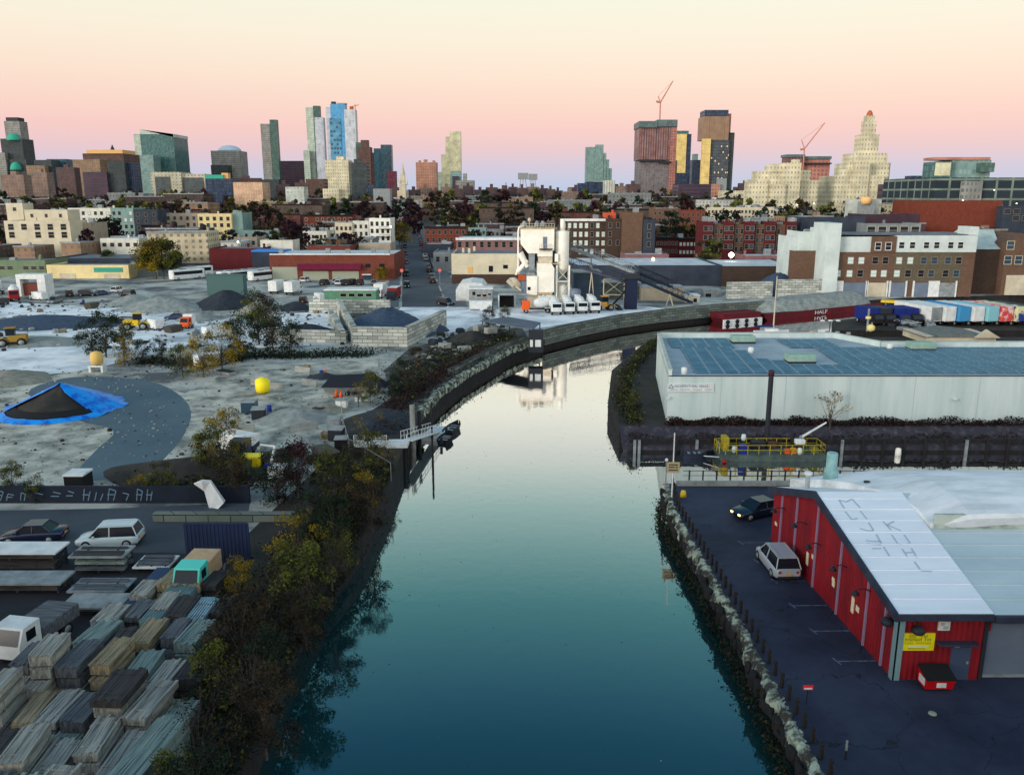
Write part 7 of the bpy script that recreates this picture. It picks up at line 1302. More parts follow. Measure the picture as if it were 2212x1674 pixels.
for i, (px, py, k) in enumerate(((702, 612, 0), (727, 609, 2), (748, 612, 0), (762, 611, 0), (778, 612, 0), (808, 612, 1), (660, 606, 2), (640, 612, 1), (655, 650, 0), (735, 612, 2))):
    x, y = g(px, py + 4); PR.put(('c', k), lambda: car('', CARM[k], 'sedan', name='parked_car'), (x, y, LZ), R(80 + 10 * (i % 3)), '%s car parked in front of the brick warehouse, number %d along the wall' % (CN[k], i + 1), 'cars parked at the brick warehouse')
for i, (px, py, k) in enumerate(((190, 640, 0), (220, 638, 3), (255, 632, 2), (150, 640, 0), (275, 640, 0), (380, 690, 3), (-5, 660, 0), (120, 655, 1))):
    x, y = g(px, py); PR.put(('c', k), lambda: car('', CARM[k], 'suv', name='parked_car'), (x, y, LZ), R(10 + 37 * i), '%s car standing in the dusty yard, %s' % (CN[k], ['near the yellow building', 'beside the grey heap', 'below the green sign', 'right of the gate', 'left of the grey heap', 'near the sweeper', 'at the left edge', 'on the pale road'][i]), 'cars in the dusty yard')
for i, (px, s, lab) in enumerate(((868, -1, 'red and white round sign at the left of the street'), (950, 1, 'red and white round sign at the right of the street'))):
    x, y = g(px, 640); y = 235; x = at(px, 592, y)[0]; t = thing('road_sign', lab, 'sign', (x, y, LZ)); MB().tube((0, 0, 0), (0, 0, 5), .06).build('pole', M['steel'], t); MB().lathe([(.5, -.02), (.5, .02)], 12, (0, -.08, 4.9), 'y').build('disc', mat('salmon sign', C(220, 110, 100)), t)
# trailers and trucks on the far dock
bl = mat('blue truck body', C(22, 40, 120), c2=C(18, 32, 96), scale=.5)
def trailer(): 
    t = thing('box_trailer', '', 'trailer'); MB().box(-5.5, 5.5, -1.3, 1.3, 1.0, 3.9, .06).build('cargo_box', M['white'], t); MB().box(-5, 5, -.5, .5, .7, .98).build('chassis', M['dark'], t); MB().box(-5.56, -5.505, -1.2, 1.2, 1.15, 3.8).build('door', M['steel'], t)
    for s in (-1, 1):
        for x in (-4.2, -3.0): wheel(t, x, s * 1.05, .5, .3, s)
    return t
tc = [M['white'], M['white'], mat('azure trailer', C(60, 140, 190)), M['white'], mat('pale aqua trailer', C(130, 190, 200)), mat('red white trailer', C(210, 70, 64), c2=C(220, 200, 200), scale=.6, thr=(.45, .55)), mat('cream blue trailer', C(214, 210, 160), c2=C(40, 60, 140), scale=.5, thr=(.5, .56)), M['dark']]
tn = ['first white', 'second white', 'azure blue', 'white, right of the azure one,', 'pale aqua', 'red and white', 'cream and blue', 'dark']
for i in range(8):
    x, y = g(2012 + i * 31, 707); o = trailer() if i == 0 else dup(trl0, (0, 0, 0)); 
    if i == 0: trl0 = o
    o.location = (x, y + 1.5 + 5, LZ); o.rotation_euler = (0, 0, R(104)); o['label'] = '%s box trailer in the row above the grey hut' % tn[i]; o['group'] = 'box trailers in a row on the far dock'
    for c in o.children:
        if c.name.startswith('cargo_box') and i:
            c.data = c.data.copy(); c.data.materials[0] = tc[i]
        if c.name.startswith('door') and i: c.data = c.data.copy(); c.data.materials[0] = tc[i]
for i, (px, m1, m2, lab) in enumerate(((1895, M['rubber'], bl, 'black cab truck with a blue body at the left of the dock trucks'), (1920, M['rubber'], M['dark'], 'black truck second from the left on the dock'), (1952, bl, bl, 'bright blue truck on the dock left of the trailers'), (1978, M['rubber'], bl, 'black and blue truck next to the first white trailer'))):
    x, y = g(px, 706); place(boxtruck(lab, m1, m2, 5.5, 2.5, 2.5, 'dark trucks on the far dock'), x, y + 5, R(-80))
o = MB().box(-5, 5, -1.2, 1.2, 0, .5).build('yellow_beam', M['yellow'], None, (at(1955, 668, 184)[0], 184, LZ + 2.2), R(-30)); MB().tube((-4, 0, -2.2), (-4, 0, 0), .15).tube((4, 0, -2.2), (4, 0, 0), .15).build('leg', M['steel'], o); tag(o, 'yellow loading ramp behind the dark dock trucks', 'ramp')
for i in range(14):
    x, y = 74 + random.uniform(0, 9), 160 + random.uniform(0, 11); o = MB().box(-2.4, 2.4, -.8, .8, 0, random.uniform(.4, 1.2), .05).build('scrap_pile', [M['steel'], M['oldwood'], M['dark']][i % 3], None, (x, y, LZ), random.uniform(0, 3)); MB().tube((-2, -.3, 1.2), (2.2, .5, 1.4), .12).tube((-1.8, .5, 1.3), (2, -.6, 1.35), .1).build('beam', M['steel'], o); tag(o, 'stack of scrap beams and planks on the dark dock below the gravel barge', 'scrap', 'scrap stacks on the dock')
# ================================================================ skyline towers
def mats_f(): pass
F_ = facade
fc = {'greytan': F_('grey tan tower facade', C(150, 148, 140), C(70, 84, 92), 2.2, 3.4, .5, .5), 'cream': F_('cream stone facade', C(222, 212, 180), C(130, 130, 116), 2.4, 3.5, .4, .45, roof=C(200, 196, 180)), 'creamtower': F_('pale cream tower facade', C(226, 220, 180), C(170, 172, 150), 3, 3.4, .35, .5), 'blue': F_('bright blue glass facade', C(84, 160, 200), C(60, 130, 180), 2.6, 3.6, .8, .8, jit=.35, groughness=.2, dirty=.1), 'pattern': F_('blue glass with unfinished openings', C(96, 158, 190), C(44, 72, 100), 4.5, 6.5, .75, .55, jit=.1, bare=.45, groughness=.5),
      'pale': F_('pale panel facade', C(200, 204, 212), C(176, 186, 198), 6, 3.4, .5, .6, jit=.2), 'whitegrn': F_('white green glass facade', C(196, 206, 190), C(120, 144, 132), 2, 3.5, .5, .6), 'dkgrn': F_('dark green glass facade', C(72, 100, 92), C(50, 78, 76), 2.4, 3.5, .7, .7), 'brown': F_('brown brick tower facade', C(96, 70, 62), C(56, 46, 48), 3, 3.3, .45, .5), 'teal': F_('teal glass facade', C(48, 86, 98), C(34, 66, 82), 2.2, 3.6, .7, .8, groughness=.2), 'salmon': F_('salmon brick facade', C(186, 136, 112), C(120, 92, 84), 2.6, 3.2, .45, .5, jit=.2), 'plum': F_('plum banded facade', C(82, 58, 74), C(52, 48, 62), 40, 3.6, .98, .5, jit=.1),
      'navy': F_('navy glass facade', C(30, 52, 78), C(22, 42, 66), 2.5, 3.6, .7, .8), 'dktower': F_('dark green brick facade', C(58, 68, 70), C(34, 44, 52), 3, 3.2, .5, .5), 'white': F_('white banded facade', C(200, 206, 196), C(140, 152, 148), 3, 3.4, .6, .4), 'constr': F_('reddish unfinished tower facade', C(118, 74, 76), C(64, 42, 54), 3.2, 60, .42, .97, jit=.5, wall2=C(150, 120, 112), dirty=.4), 'constrlow': F_('grey lower cladding', C(124, 118, 118), C(88, 84, 92), 3.4, 3.4, .5, .7), 'cover': F_('teal construction netting', C(92, 112, 112), C(66, 88, 92), 2.5, 3.5, .5, .6), 'sand': F_('sandy tower facade', C(150, 122, 96), C(126, 100, 80), 2.4, 40, .5, .97, jit=.2), 'glint': F_('glass facade with painted glints', C(70, 78, 84), C(58, 66, 76), 2.4, 3.6, .6, .6, lit=.10), 'gold': F_('panel facade with painted golden light', C(236, 206, 130), C(214, 184, 116), 4, 3.6, .5, .5, jit=.2), 'tealst': F_('pale teal stepped facade', C(124, 152, 146), C(96, 124, 124), 2.6, 3.4, .6, .7), 'copper': F_('pinkish concrete frame', C(186, 126, 112), C(120, 78, 78), 3.6, 3.6, .6, .6, jit=.3), 'whiteframe': F_('white frame big bays', C(196, 190, 166), C(84, 96, 96), 4, 3.4, .3, .4), 'dkbay': F_('dark window bays', C(84, 92, 92), C(50, 60, 66), 3, 3.6, .7, .6), 'tan': F_('tan brick facade', C(150, 124, 100), C(96, 80, 70), 3, 3.3, .45, .5), 'deck': F_('open parking deck', C(124, 138, 128), C(22, 38, 48), 8.5, 5.2, .86, .8, jit=.1, groughness=.8), 'glass2': F_('green glass block facade', C(66, 104, 100), C(52, 88, 92), 2.6, 3.6, .7, .8)}  # glint panes emit painted glints; gold has warm light put into its colour
M['verdigris'] = mat('verdigris copper', C(56, 160, 136)); M['dome'] = mat('pale dome', C(176, 196, 210)); M['ochre'] = mat('ochre roof', C(214, 170, 110)); M['crane'] = mat('crane pink steel', C(200, 130, 110)); M['coppert'] = mat('copper cap', C(170, 96, 60))
def tower(name, lab, D, blocks, cat='tower', dep=None, group=None, z0=None):
    xs = [b[0] for b in blocks] + [b[1] for b in blocks]; cx = at((min(xs) + max(xs)) / 2, 420, D)[0]; zb = zt(D) - 1 if z0 is None else z0
    t = thing(name, lab, cat, (cx, D, zb), 0, group)
    for i, b in enumerate(blocks):
        px0, px1, pyt, pyb, m = b[:5]; y0 = b[5] if len(b) > 5 else 0; dp = b[6] if len(b) > 6 else (dep or (px1 - px0) * D / FPX * .9); shp = b[7] if len(b) > 7 else 'box'; nm = b[8] if len(b) > 8 else ('wall' if i == 0 else 'upper_block')
        x0, z1 = at(px0, pyt, D + y0); x1 = at(px1, pyt, D + y0)[0]; zz = 0 if pyb is None else at(px0, pyb, D + y0)[1] - zb; x0 -= cx; x1 -= cx; z1 -= zb
        mm = fc.get(m) or M.get(m) or m; q = MB()
        if shp == 'box': q.box(x0, x1, y0, y0 + dp, zz, z1)
        elif shp == 'dome': r = (x1 - x0) / 2; q.lathe([(r * math.cos(a * math.pi / 16), zz + (z1 - zz) * math.sin(a * math.pi / 16)) for a in range(0, 8)] + [(.05, z1)], 16, ((x0 + x1) / 2, y0 + dp / 2, 0))
        elif shp == 'cone': r = (x1 - x0) / 2; q.lathe([(r, zz), (.05, z1)], 8, ((x0 + x1) / 2, y0 + dp / 2, 0), smooth=False)
        elif shp == 'slantl': q.prismy([(x0, zz), (x1, zz), (x1, z1 - b[9]), (x0, z1)], y0, y0 + dp)
        elif shp == 'slantr': q.prismy([(x0, zz), (x1, zz), (x1, z1), (x0, z1 - b[9])], y0, y0 + dp)
        elif shp == 'gable': q.prismy([(x0, zz), (x1, zz), ((x0 + x1) / 2, z1)], y0, y0 + dp)
        elif shp == 'cyl': q.lathe([((x1 - x0) / 2, zz), ((x1 - x0) / 2, z1)], 16, ((x0 + x1) / 2, y0 + dp / 2, 0))
        q.build(nm, mm, t)
    return t
T = tower
T('skyscraper', 'old stepped tower with green copper roofs at the left edge', 1350, [(0, 56, 345, None, 'dktower'), (0, 47, 300, 345, 'dktower', 4), (8, 41, 262, 300, 'greytan', 8), (12, 38, 254, 262, 'dark', 10), (10, 40, 288, 304, 'verdigris', 3, 10, 'dome', 'roof'), (18, 42, 350, 368, 'verdigris', -6, 8, 'dome', 'roof'), (-20, 10, 330, None, 'greytan', -4)])
T('office_block', 'low dark block right of the old stepped tower', 1300, [(73, 110, 346, None, 'dktower'), (100, 142, 344, None, 'teal', 30), (56, 96, 358, None, 'tan', -10)], 'office block')
T('office_block', 'brown and beige block with an ochre roof and a black finial', 1150, [(156, 215, 345, None, 'tan'), (178, 266, 332, None, 'brown', 25), (186, 264, 324, 332, 'ochre', 22, 40, 'box', 'roof'), (234, 244, 312, 324, 'dark', 30, 8, 'cone', 'finial')], 'office block')
T('office_block', 'dark blue grey block left of the teal glass courthouse', 1050, [(231, 268, 348, None, 'dktower'), (262, 290, 352, None, 'navy', 8), (178, 230, 372, None, 'plum', -5)], 'office block')
T('courthouse', 'broad teal glass tower with a sloping top', 1400, [(288, 318, 290, None, 'whitegrn'), (302, 374, 290, None, 'glass2', -4, 60), (302, 374, 280, 290, 'whitegrn', -4, 60, 'slantl', 'roof', 12), (290, 330, 335, None, 'tealst', -40)], 'courthouse')
T('civic_building', 'pale framed block with dark window bays below the teal tower', 950, [(324, 390, 372, None, 'whiteframe'), (391, 442, 376, None, 'whiteframe', 3), (334, 366, 382, 432, 'dkbay', -1, .8), (394, 438, 384, 430, 'dkbay', 2, .8)], 'civic building')
T('office_block', 'dark blue block with a green copper roof right of the framed block', 900, [(443, 500, 386, None, 'navy'), (443, 482, 378, 386, 'verdigris', 3, 12), (478, 492, 374, 386, 'ochre', 5, 8)], 'office block')
T('domed_tower', 'grey tower with a pale domed top', 1500, [(455, 516, 326, None, 'greytan'), (462, 512, 313, 326, 'dome', 2, 40, 'dome', 'dome'), (455, 492, 357, None, 'dktower', -20)])
T('slim_tower', 'slim beige and grey green tower left of the twin glass towers', 1450, [(562, 582, 268, None, 'greytan'), (582, 597, 259, None, 'dkgrn', -3), (556, 602, 388, None, 'dktower', -12)])
T('office_block', 'plum coloured banded office block behind the slim tower', 1500, [(602, 662, 348, None, 'plum')], 'office block')
T('apartment_tower', 'white and green high tower with a pale side panel', 1420, [(660, 676, 232, None, 'whitegrn'), (676, 690, 229, None, 'dkgrn', -2), (679, 698, 254, None, 'pale', -5), (655, 668, 325, None, 'whitegrn', -12)])
T('glass_tower', 'tallest blue glass tower with a pale right face', 1380, [(703, 716, 232, None, 'pale'), (713, 744, 225, None, 'blue', -5), (711, 735, 256, 345, 'pattern', -6, .8), (743, 767, 237, None, 'pale', -8), (715, 724, 220, 225, 'dark', 0, 8), (728, 748, 223, 226, 'steel', 0, 8), (755, 762, 230, 237, 'coppert', 0, 6)])
t = thing('tower_crane', 'tiny crane at the top right of the blue glass tower', 'crane', (at(768, 240, 1380)[0], 1378, at(768, 240, 1380)[1])); MB().tube((0, 0, -70), (0, 0, 10), .7, n=5).tube((-6, 0, 6), (6, 0, 9), .6, n=5).build('mast', M['crane'], t)
T('apartment_tower', 'cream stone apartment block below the blue glass tower', 900, [(702, 752, 346, None, 'cream'), (752, 761, 350, None, 'greytan', 3), (726, 742, 338, 346, 'cream', 5, 10)])
T('apartment_tower', 'lower pale stone block in front of the cream one', 760, [(697, 732, 408, None, 'cream'), (732, 750, 396, None, 'cream', 4)], 'apartment block')
T('brown_tower', 'brown stepped tower right of the blue glass tower', 1250, [(772, 800, 318, None, 'brown'), (779, 795, 303, 318, 'brown', 5), (768, 782, 308, None, 'dkgrn', 10), (796, 806, 330, None, 'brown', 3)])
T('apartment_tower', 'dark green brick block below the brown stepped tower', 800, [(758, 792, 352, None, 'dktower'), (764, 778, 344, 352, 'dktower', 4), (790, 806, 400, None, 'navy', -4)])
T('glass_tower', 'teal glass tower with a taller right part', 1300, [(807, 824, 321, None, 'teal'), (822, 845, 313, None, 'teal', -4)])
T('apartment_tower', 'maroon block left of the church spire', 1000, [(835, 855, 370, None, F_('maroon tower facade', C(96, 40, 56), C(70, 30, 44), 3, 3.3, .5, .5))])
T('low_block', 'white banded low block with a pale roof', 720, [(616, 656, 404, None, 'white')], 'building'); T('low_block', 'warm beige banded building left of the white low block', 760, [(503, 566, 394, None, F_('warm beige facade', C(214, 178, 148), C(190, 150, 124), 2.2, 3.3, .4, .6))], 'building'); T('low_block', 'brown block behind the white banded low block', 850, [(660, 700, 387, None, 'brown')], 'building'); T('low_block', 'pale grey blank block right of the dark green one', 640, [(806, 842, 408, None, 'grey2')], 'building') if 'grey2' in M else T('low_block', 'pale grey blank block right of the dark green one', 640, [(806, 842, 408, None, 'steel')], 'building')
T('church', 'stone church with a tall pointed spire', 780, [(862, 876, 398, None, 'stone'), (858, 880, 412, None, 'stone', 6), (864, 874, 378, 398, 'stone', 3, 4, 'box', 'belfry'), (864, 874, 352, 378, 'stone', 3, 4, 'cone', 'spire'), (858, 863, 385, 400, 'stone', 1, 2, 'cone', 'pinnacle'), (876, 881, 385, 400, 'stone', 1, 2, 'cone', 'pinnacle')], 'church')
T('apartment_tower', 'salmon brick slab with vertical ribs right of the church', 1000, [(898, 942, 351, None, 'salmon'), (915, 922, 345, 351, 'salmon', 3, 8), (904, 908, 347, 351, 'salmon', 3, 8), (934, 939, 347, 351, 'salmon', 3, 8)])
T('cream_tower', 'pale cream stepped tower standing alone in mid skyline', 1500, [(971, 995, 284, None, 'creamtower'), (962, 972, 296, None, 'creamtower', 3), (953, 963, 334, None, 'creamtower', 5), (945, 954, 372, None, 'whitegrn', -10)]); T('office_block', 'small teal block at the foot of the cream tower', 1200, [(972, 995, 370, None, 'tealst'), (977, 990, 381, None, 'plum', -8)], 'office block'); T('office_block', 'grey block with roof plant right of the cream tower', 1100, [(984, 1024, 390, None, 'greytan'), (1000, 1008, 375, 390, 'greytan', 4, 10)], 'office block')
for i, (a, b, yt) in enumerate(((1119, 1141, 374), (1142, 1161, 376))):
    x0, z1 = at(a, yt, 900); x1 = at(b, yt, 900)[0]; t = thing('roof_tank_frame', ['left', 'right'][i] + ' of the two tank blocks on stilts on the brown skyline', 'water tank', ((x0 + x1) / 2, 900, at(a, 405, 900)[1])); hw = (x1 - x0) / 2; h = z1 - at(a, 405, 900)[1]
    MB().box(-hw, hw, 0, 6, h * .55, h).build('tank', M['steel'], t)
    for s in (-.7, 0, .7): MB().tube((s * hw, 1, 0), (s * hw * .6, 1, h * .56), .35, n=5).build('leg', M['steel'], t)
T('office_tower', 'grey green stepped tower alone right of mid skyline', 1400, [(1266, 1288, 318, None, 'tealst'), (1287, 1304, 313, None, 'tealst', -3), (1303, 1310, 331, None, 'tealst', -2), (1309, 1316, 345, None, 'tealst', -1), (1315, 1322, 364, None, 'tealst', 0)]); T('office_block', 'navy block at the foot of the grey green stepped tower', 1100, [(1248, 1270, 396, None, 'navy'), (1266, 1306, 393, None, 'navy', -5), (1282, 1303, 390, 394, 'tealst', -8)], 'office block'); T('office_block', 'white ribbed block right of the navy block', 1000, [(1305, 1329, 390, None, F_('white ribbed facade', C(216, 214, 200), C(150, 156, 150), 3, 60, .4, .98, jit=.1)), (1329, 1336, 398, None, 'dktower', 3)], 'office block')
T('construction_tower', 'tall reddish unfinished tower with teal netting and a crane', 1150, [(1382, 1463, 272, 346, 'constr'), (1382, 1463, 347, None, 'constrlow', 3), (1381, 1420, 262, 276, 'cover', -4, 50), (1420, 1464, 259, 274, 'cover', -3, 50), (1380, 1430, 345, 349, 'dark', -3, 8), (1425, 1450, 349, 353, 'dark', -3, 8), (1450, 1463, 276, None, 'copper', -1.5, 4)])
def crane(lab, bx_, by_, tx, ty, cx_, cy_, ax_, ay_, D, basey):
    b = at(bx_, by_, D); t = thing('tower_crane', lab, 'crane', (b[0], D - 2, at(bx_, basey, D)[1])); o = Vector((b[0], 0, at(bx_, basey, D)[1])); V = lambda px, py: Vector((at(px, py, D)[0], 0, at(px, py, D)[1])) - o
    w = D * .00075; MB().tube((0, 0, 0), V(bx_, by_), w, n=4).build('mast', M['crane'], t); MB().tube(V(bx_, by_), V(tx, ty), w, w * .7, n=4).build('jib', M['crane'], t); MB().tube(V(bx_, by_), V(cx_, cy_), w * 1.5, n=4).build('counterweight', M['crane'], t); MB().tube(V(bx_, by_), V(ax_, ay_), w * .7, n=4).tube(V(ax_, ay_), V(tx, ty), w * .22, n=3).build('apex', M['crane'], t)
crane('tall pink crane with a raised jib on the unfinished tower', 1426, 222, 1453, 176, 1417, 220, 1421, 209, 1150, 275)
T('glass_tower', 'cream faced tower with a dark side right of the unfinished tower', 1300, [(1456, 1484, 290, None, 'gold'), (1463, 1488, 283, 290, 'glass2', 3), (1484, 1494, 290, None, 'navy', 1), (1460, 1486, 374, None, 'navy', -5)]); T('office_block', 'navy block between the two tall towers', 1350, [(1496, 1520, 346, None, 'navy'), (1498, 1508, 333, 346, 'tealst', 3, 10)], 'office block')
T('glass_tower', 'dark topped tower with a glinting lower front and a golden left edge', 1100, [(1520, 1576, 252, 303, 'sand'), (1523, 1574, 238, 252, 'navy', 1), (1518, 1536, 300, None, 'gold', -3, 6), (1536, 1576, 304, None, 'glint', .5), (1574, 1587, 290, None, 'dktower', 4), (1574, 1587, 287, 290, 'dark', 3, 14), (1572, 1580, 246, 290, 'copper', 5, 10)])
T('low_block', 'white and tan block below the glinting tower', 800, [(1540, 1556, 398, None, 'salmon'), (1552, 1570, 386, None, 'steel', 3), (1556, 1620, 412, None, 'cream', -8)], 'building'); T('low_block', 'dark blue block at the foot of the twin towers', 850, [(1466, 1540, 398, None, 'plum')], 'building')
T('apartment_complex', 'cream stepped apartment complex left of the landmark tower', 620, [(1619, 1660, 388, None, 'cream', 4), (1634, 1672, 370, None, 'cream', 8), (1662, 1700, 358, None, 'cream', 5), (1669, 1696, 354, 372, 'cream', 4, 8), (1696, 1732, 352, None, 'cream', 2), (1715, 1728, 345, 360, 'cream', 3, 6), (1670, 1698, 398, None, 'cream', 0), (1730, 1768, 390, None, 'cream', 9), (1728, 1752, 368, None, 'cream', 12)], 'apartment block')
T('construction_block', 'wide pinkish unfinished block with a crane behind the cream complex', 800, [(1701, 1740, 338, 415, 'constr'), (1736, 1794, 344, None, 'copper', 3), (1735, 1797, 338, 344, 'cover', 1, 22), (1700, 1740, 334, 340, 'cover', -2, 18), (1730, 1797, 352, 355, 'dark', -1, 12)], 'building'); crane('pale pink crane with a raised jib on the wide unfinished block', 1736, 322, 1780, 266, 1727, 324, 1730, 303, 800, 420)
T('landmark_tower', 'stepped cream landmark tower with a copper capped top', 640, [(1805, 1912, 380, None, 'cream'), (1818, 1850, 366, None, 'cream', 3), (1850, 1880, 350, None, 'cream', -2), (1834, 1922, 352, None, 'cream', 6), (1846, 1918, 331, 352, 'cream', 8), (1861, 1900, 291, 331, 'cream', 11), (1870, 1894, 262, 291, 'cream', 13), (1873, 1891, 250, 262, 'cream', 14), (1876, 1889, 238, 250, 'coppert', 15, 5, 'dome', 'cap'), (1896, 1924, 352, None, 'greytan', 9), (1895, 1912, 396, None, 'cream', -1)])
T('roofline_block', 'low plum block right of the landmark tower', 520, [(1924, 1992, 398, None, 'plum')], 'building'); T('roofline_block', 'dark roofed block with a pale railing right of the landmark tower', 560, [(1958, 2020, 386, None, 'dkbay'), (1970, 2002, 380, 386, 'navy', 3, 10)], 'building')
T('school_block', 'teal and cream block with a curved glass corner on the parking deck', 500, [(2015, 2060, 350, None, 'glass2'), (2058, 2142, 346, None, 'tealst', 3), (2022, 2055, 352, 380, 'creamtower', -.5, .8), (2020, 2140, 340, 346, 'copper', 2, 14), (2120, 2150, 352, 372, 'dkgrn', -2, 6)], 'building')
T('parking_deck', 'long open parking deck with dark bays at the right', 460, [(2022, 2300, 384, None, 'deck'), (2080, 2124, 392, None, 'greytan', -2, 4)], 'parking deck')
for i, (px, py) in enumerate(((2080, 433), (2148, 411), (2196, 440))): x, z = at(px, py, 455); o = MB().lathe([(.05, -.2), (.4, 0), (.05, .2)], 8).build('flood_lamp', M['lamp'], None, (x, 455, z)); tag(o, ['lit lamp at the left of the parking deck', 'lit lamp in the middle of the parking deck', 'lit lamp at the right end of the parking deck'][i], 'lamp')
for i, (px, py) in enumerate(((1758, 440), (1722, 443))): x, z = at(px, py, 380); o = MB().lathe([(.05, -.15), (.3, 0), (.05, .15)], 8).build('flood_lamp', M['lamp'], None, (x, 380, z)); tag(o, ['small lit lamp above the modern brick row', 'small lit lamp left of its neighbour above the brick row'][i], 'lamp')
t = T('water_tank_house', 'pale orange roof tank with a white roof house in front of the landmark tower', 420, [(1860, 1890, 436, None, 'steel'), (1865, 1886, 426, 441, mat('pale orange tank', C(236, 184, 120)), -2, 5, 'cyl', 'tank'), (1836, 1862, 430, None, 'white', 4), (1884, 1905, 430, None, 'white', 4)], 'building')
# ================================================================ neighbourhood between the canal and the skyline
hm = {'brown brick': F_('far brown brick', C(92, 76, 66), C(52, 50, 52), 2.6, 3.2, .42, .5, roof=C(110, 114, 118)), 'red brick': F_('far red brick', C(104, 58, 50), C(60, 46, 48), 2.6, 3.2, .42, .5, roof=C(90, 92, 98)), 'cream': F_('far cream render', C(196, 184, 154), C(100, 98, 92), 2.6, 3.2, .42, .5, roof=C(170, 176, 178)), 'grey': F_('far grey render', C(128, 134, 134), C(70, 78, 84), 2.6, 3.2, .45, .5, roof=C(140, 150, 156)), 'white': F_('far white render', C(208, 208, 198), C(110, 116, 118), 2.6, 3.2, .42, .5, roof=C(186, 194, 198)), 'dark brown': F_('far dark brown brick', C(70, 54, 50), C(42, 38, 42), 2.6, 3.2, .42, .5, roof=C(70, 74, 80)), 'tan': F_('far tan brick', C(158, 128, 102), C(92, 78, 70), 2.6, 3.2, .42, .5, roof=C(120, 122, 122)), 'plum': F_('far plum brick', C(82, 56, 62), C(50, 42, 50), 2.6, 3.2, .42, .5, roof=C(84, 86, 96))}
def mkhouse(kind, shape):
    t = thing('town_house' if shape < 2 else 'tenement', '', 'house' if shape < 2 else 'tenement'); w, d, h = ((7.5, 14, 10), (14, 15, 12), (22, 16, 16), (30, 20, 20))[shape]; m = hm[kind]
    MB().box(-w / 2, w / 2, 0, d, -2, h).build('wall', m, t); q = MB().box(-w / 2 - .15, w / 2 + .15, -.35, .1, h - .3, h + .6)
    q.build('cornice', M['black'] if kind in ('red brick', 'brown brick') else M['steel'], t); r = random.Random(shape * 31 + len(kind))
    for k in range((1, 2, 3, 4)[shape]):
        x = r.uniform(-w * .4, w * .4); y = r.uniform(2, d - 3)
        if k % 3 == 1: MB().box(x - 1.4, x + 1.4, y, y + 2.4, h, h + 2.4).build('bulkhead', m, t)
        elif k % 3 == 0: MB().box(x - .35, x + .35, y, y + .8, h, h + 1.7).build('chimney', BR['brick'] if 'brick' in kind else M['steel'], t)
        else: MB().lathe([(1.2, .9), (1.2, 3.4), (.05, 4.3)], 10, (x, y, h)).tube((x - .8, y, h), (x - .8, y, h + 1), .1, n=4).tube((x + .8, y, h), (x + .8, y, h + 1), .1, n=4).build('roof_tank', M['oldwood'], t)
    return t
rh = random.Random(42); occ = []
for o in [o for o in COL.objects if o.parent is None and o.type == 'EMPTY' and 250 < o.location.y < 560]:
    ws = [abs(v) for c in o.children if c.name.startswith('wall') for v in (c.bound_box[0][0], c.bound_box[6][0])]
    if ws: occ.append((o.location.x, max(ws), o.location.y, 18))
def free(x, y, hw):
    sx_ = -20.6 - (y - 194) * .1287
    if y < 640 and abs(x - sx_) < 9 + hw: return False
    return not any(abs(x - ox) < ow + hw - .5 and -16 < y - oy < od for ox, ow, oy, od in occ)
hh = ['brown brick'] * 2 + ['red brick'] * 2 + ['dark brown'] * 4 + ['cream', 'white', 'grey', 'white', 'grey', 'tan', 'plum', 'plum']
nh = 0; rows_ = [312, 345, 385, 425, 462, 500, 545, 600, 660, 730, 810, 900]; wherew = ['in the near streets', 'in the middle streets', 'in the far streets']
for ri, D in enumerate(rows_):
    x = -.64 * D
    while x < .64 * D:
        s = rh.choice((0, 0, 1, 1, 2)) if D < 460 else rh.choice((1, 1, 2, 2, 3)) if D < 700 else rh.choice((2, 2, 3)); w = (7.5, 14, 22, 30)[s]; k = rh.choice(hh); y = D + rh.uniform(-4, 4); sc = 1.0 if D < 700 else 1.15
        if rh.random() < (.8 if D < 430 else .6) and free(x + w / 2, y, w / 2):
            sz = rh.uniform(.8, 1.08) * (.72 if D < 360 else .8 if D < 560 else .8)
            part_ = 'left of the street' if x < -20.6 - (D - 194) * .1287 else 'right of the street'
            hz_ = zt(y)
            PR.put(('h', k, s), lambda: mkhouse(k, s), (x + w * sc / 2, y, hz_), R(rh.uniform(-4, 4)), 'distant %s %s %s, %s' % (k, ('house', 'double house', 'tenement', 'broad tenement')[s], wherew[0 if D < 430 else 1 if D < 600 else 2], part_), 'distant %s buildings' % k, (sc, sc, sz * sc)); nh += 1
        x += w * sc + rh.choice((.3, .3, .6, 5, 9))
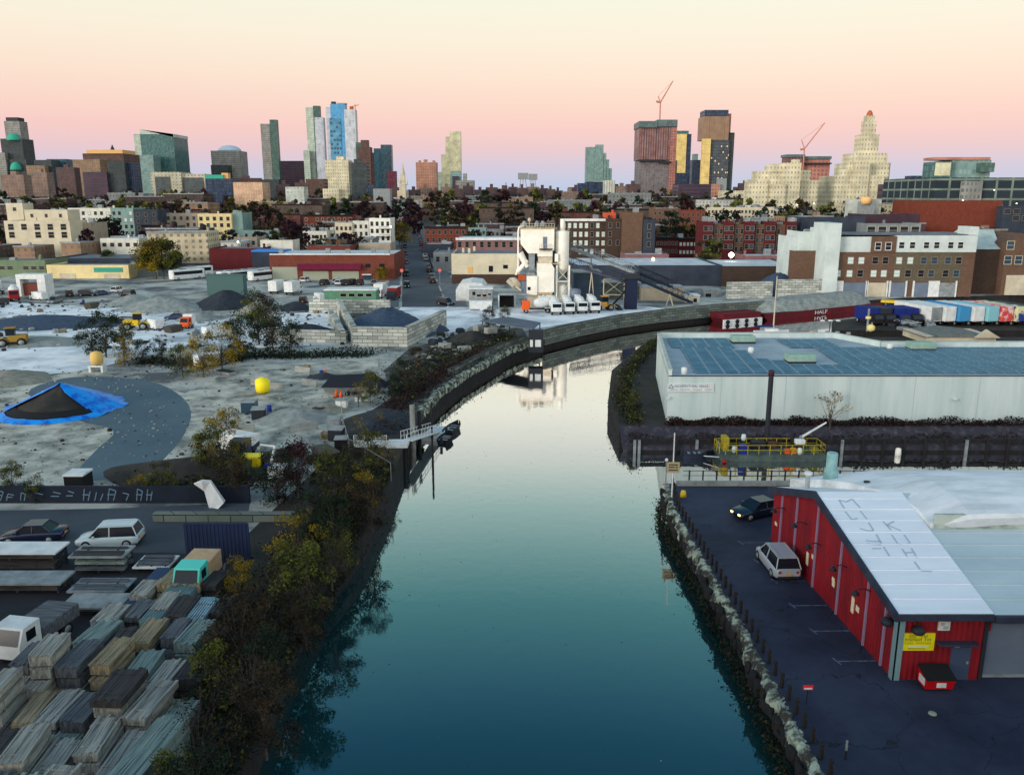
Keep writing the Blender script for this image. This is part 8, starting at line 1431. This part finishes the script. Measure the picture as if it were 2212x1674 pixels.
# brown slab estate on the horizon
sl = [F_('far slab brick', C(92, 70, 68), C(56, 48, 54), 3, 3.1, .45, .5), F_('far slab plum', C(78, 62, 68), C(50, 46, 54), 3, 3.1, .45, .5), F_('far slab tan', C(140, 116, 104), C(84, 76, 76), 3, 3.1, .4, .5)]
for i, (a, b, yt, D, k) in enumerate(((880, 905, 410, 950, 1), (905, 930, 406, 980, 2), (930, 952, 412, 940, 0), (952, 975, 404, 960, 2), (975, 1000, 408, 900, 0), (1000, 1022, 402, 1000, 1), (1024, 1050, 410, 1100, 1), (1049, 1075, 405, 900, 0), (1075, 1100, 408, 880, 0), (1098, 1118, 404, 930, 1), (1116, 1140, 406, 880, 0), (1138, 1165, 404, 900, 2), (1160, 1185, 407, 930, 1), (1180, 1200, 409, 900, 0), (1196, 1216, 412, 950, 1), (1214, 1250, 414, 900, 2), (1228, 1266, 405, 1200, 1), (1330, 1360, 402, 1000, 2), (1355, 1384, 398, 900, 0), (1090, 1096, 401, 1000, 1), (1590, 1622, 404, 1000, 1), (1600, 1625, 396, 1100, 0), (1764, 1806, 405, 800, 1), (1925, 1960, 405, 700, 2), (120, 160, 362, 1100, 0), (60, 100, 372, 900, 2), (0, 50, 378, 850, 2), (500, 560, 385, 1300, 0), (596, 625, 398, 800, 1), (636, 664, 395, 1000, 0), (845, 862, 405, 900, 0))):
    x0, z1 = at(a, yt, D); x1 = at(b, yt, D)[0]; t = thing('housing_slab', ['brown', 'plum brown', 'tan'][k] + ' brick housing slab on the skyline, %s' % ('left of the church' if b < 860 else 'between the church and the plant silos' if b < 1150 else 'right of the two roof tanks' if b < 1300 else 'below the tall right hand towers' if b < 1700 else 'beside the landmark tower'), 'housing block', ((x0 + x1) / 2, D, zt(D) - 1), 0, 'housing slabs on the skyline'); h = z1 - zt(D) + 1; hw = (x1 - x0) / 2
    MB().box(-hw, hw, 0, 14, 0, h).build('wall', sl[k], t); MB().box(-hw * .3, hw * .2, 4, 9, h, h + 3.5).build('roof_house', sl[k], t)
# street trees between the houses: nearer ones one by one, the far ones as one mass
FK = {k: KW['f' + k + '0'] for k in LEAF}; nt_ = 0
LOW = {k: [tree_meshes(k, 60 + j, 240, leaf=.62, nc=16, h=8, r=3.2) for j in (0, 1)] for k in LEAF}
far = []
for D in (330, 366, 405, 444, 482, 522, 572, 630, 695, 770, 860, 960, 1080):
    x = -.63 * D
    while x < .63 * D:
        r_0 = rh.random(); kd = rh.choice(('olive', 'brown', 'green', 'green', 'maroon', 'olive', 'brown')); y = D + rh.uniform(-5, 5); j = rh.randrange(2); sz = rh.uniform(1.1, 1.8) * (.8 if D < 420 else 1.3 if D < 700 else 1.7)
        if r_0 < .85 and abs(x - (-20.6 - (y - 194) * .1287)) > 7 and (free(x, y, 2) or D > 560):
            if nt_ < 165:
                tree('f' + kd + str(j), (x, y, zt(y) - .3), sz, '%s street tree %s' % ({'olive': 'olive', 'brown': 'bare brown', 'green': 'dark green', 'maroon': 'maroon'}[kd], wherew[0 if D < 430 else 1]), 'distant %s trees' % kd); nt_ += 1
            else: far.append((kd, j, x, y, zt(y) - .3, sz, rh.uniform(0, 6.28)))
        x += rh.uniform(.016, .034) * D
mats = []; V_ = []; Fc = []; Mi = []
for kd, j, x, y, z, sz, a in far:
    c, n = math.cos(a) * sz, math.sin(a) * sz
    for me in LOW[kd][j]:
        o0 = len(V_); V_ += [(x + v.co.x * c - v.co.y * n, y + v.co.x * n + v.co.y * c, z + v.co.z * sz) for v in me.vertices]
        ix = []
        for m in me.materials:
            if m not in mats: mats.append(m)
            ix.append(mats.index(m))
        for p in me.polygons: Fc.append([o0 + i for i in p.vertices]); Mi.append(ix[p.material_index])
me = bpy.data.meshes.new('far_trees'); me.from_pydata(V_, [], Fc)
for m in mats: me.materials.append(m)
me.polygons.foreach_set('material_index', Mi); me.update(); o = bpy.data.objects.new('far_trees', me); COL.objects.link(o)
tag(o, 'mass of autumn street trees among the farthest houses below the skyline', 'trees', kind='stuff')
print('houses', nh, 'trees', nt_, len(far), len(Fc))
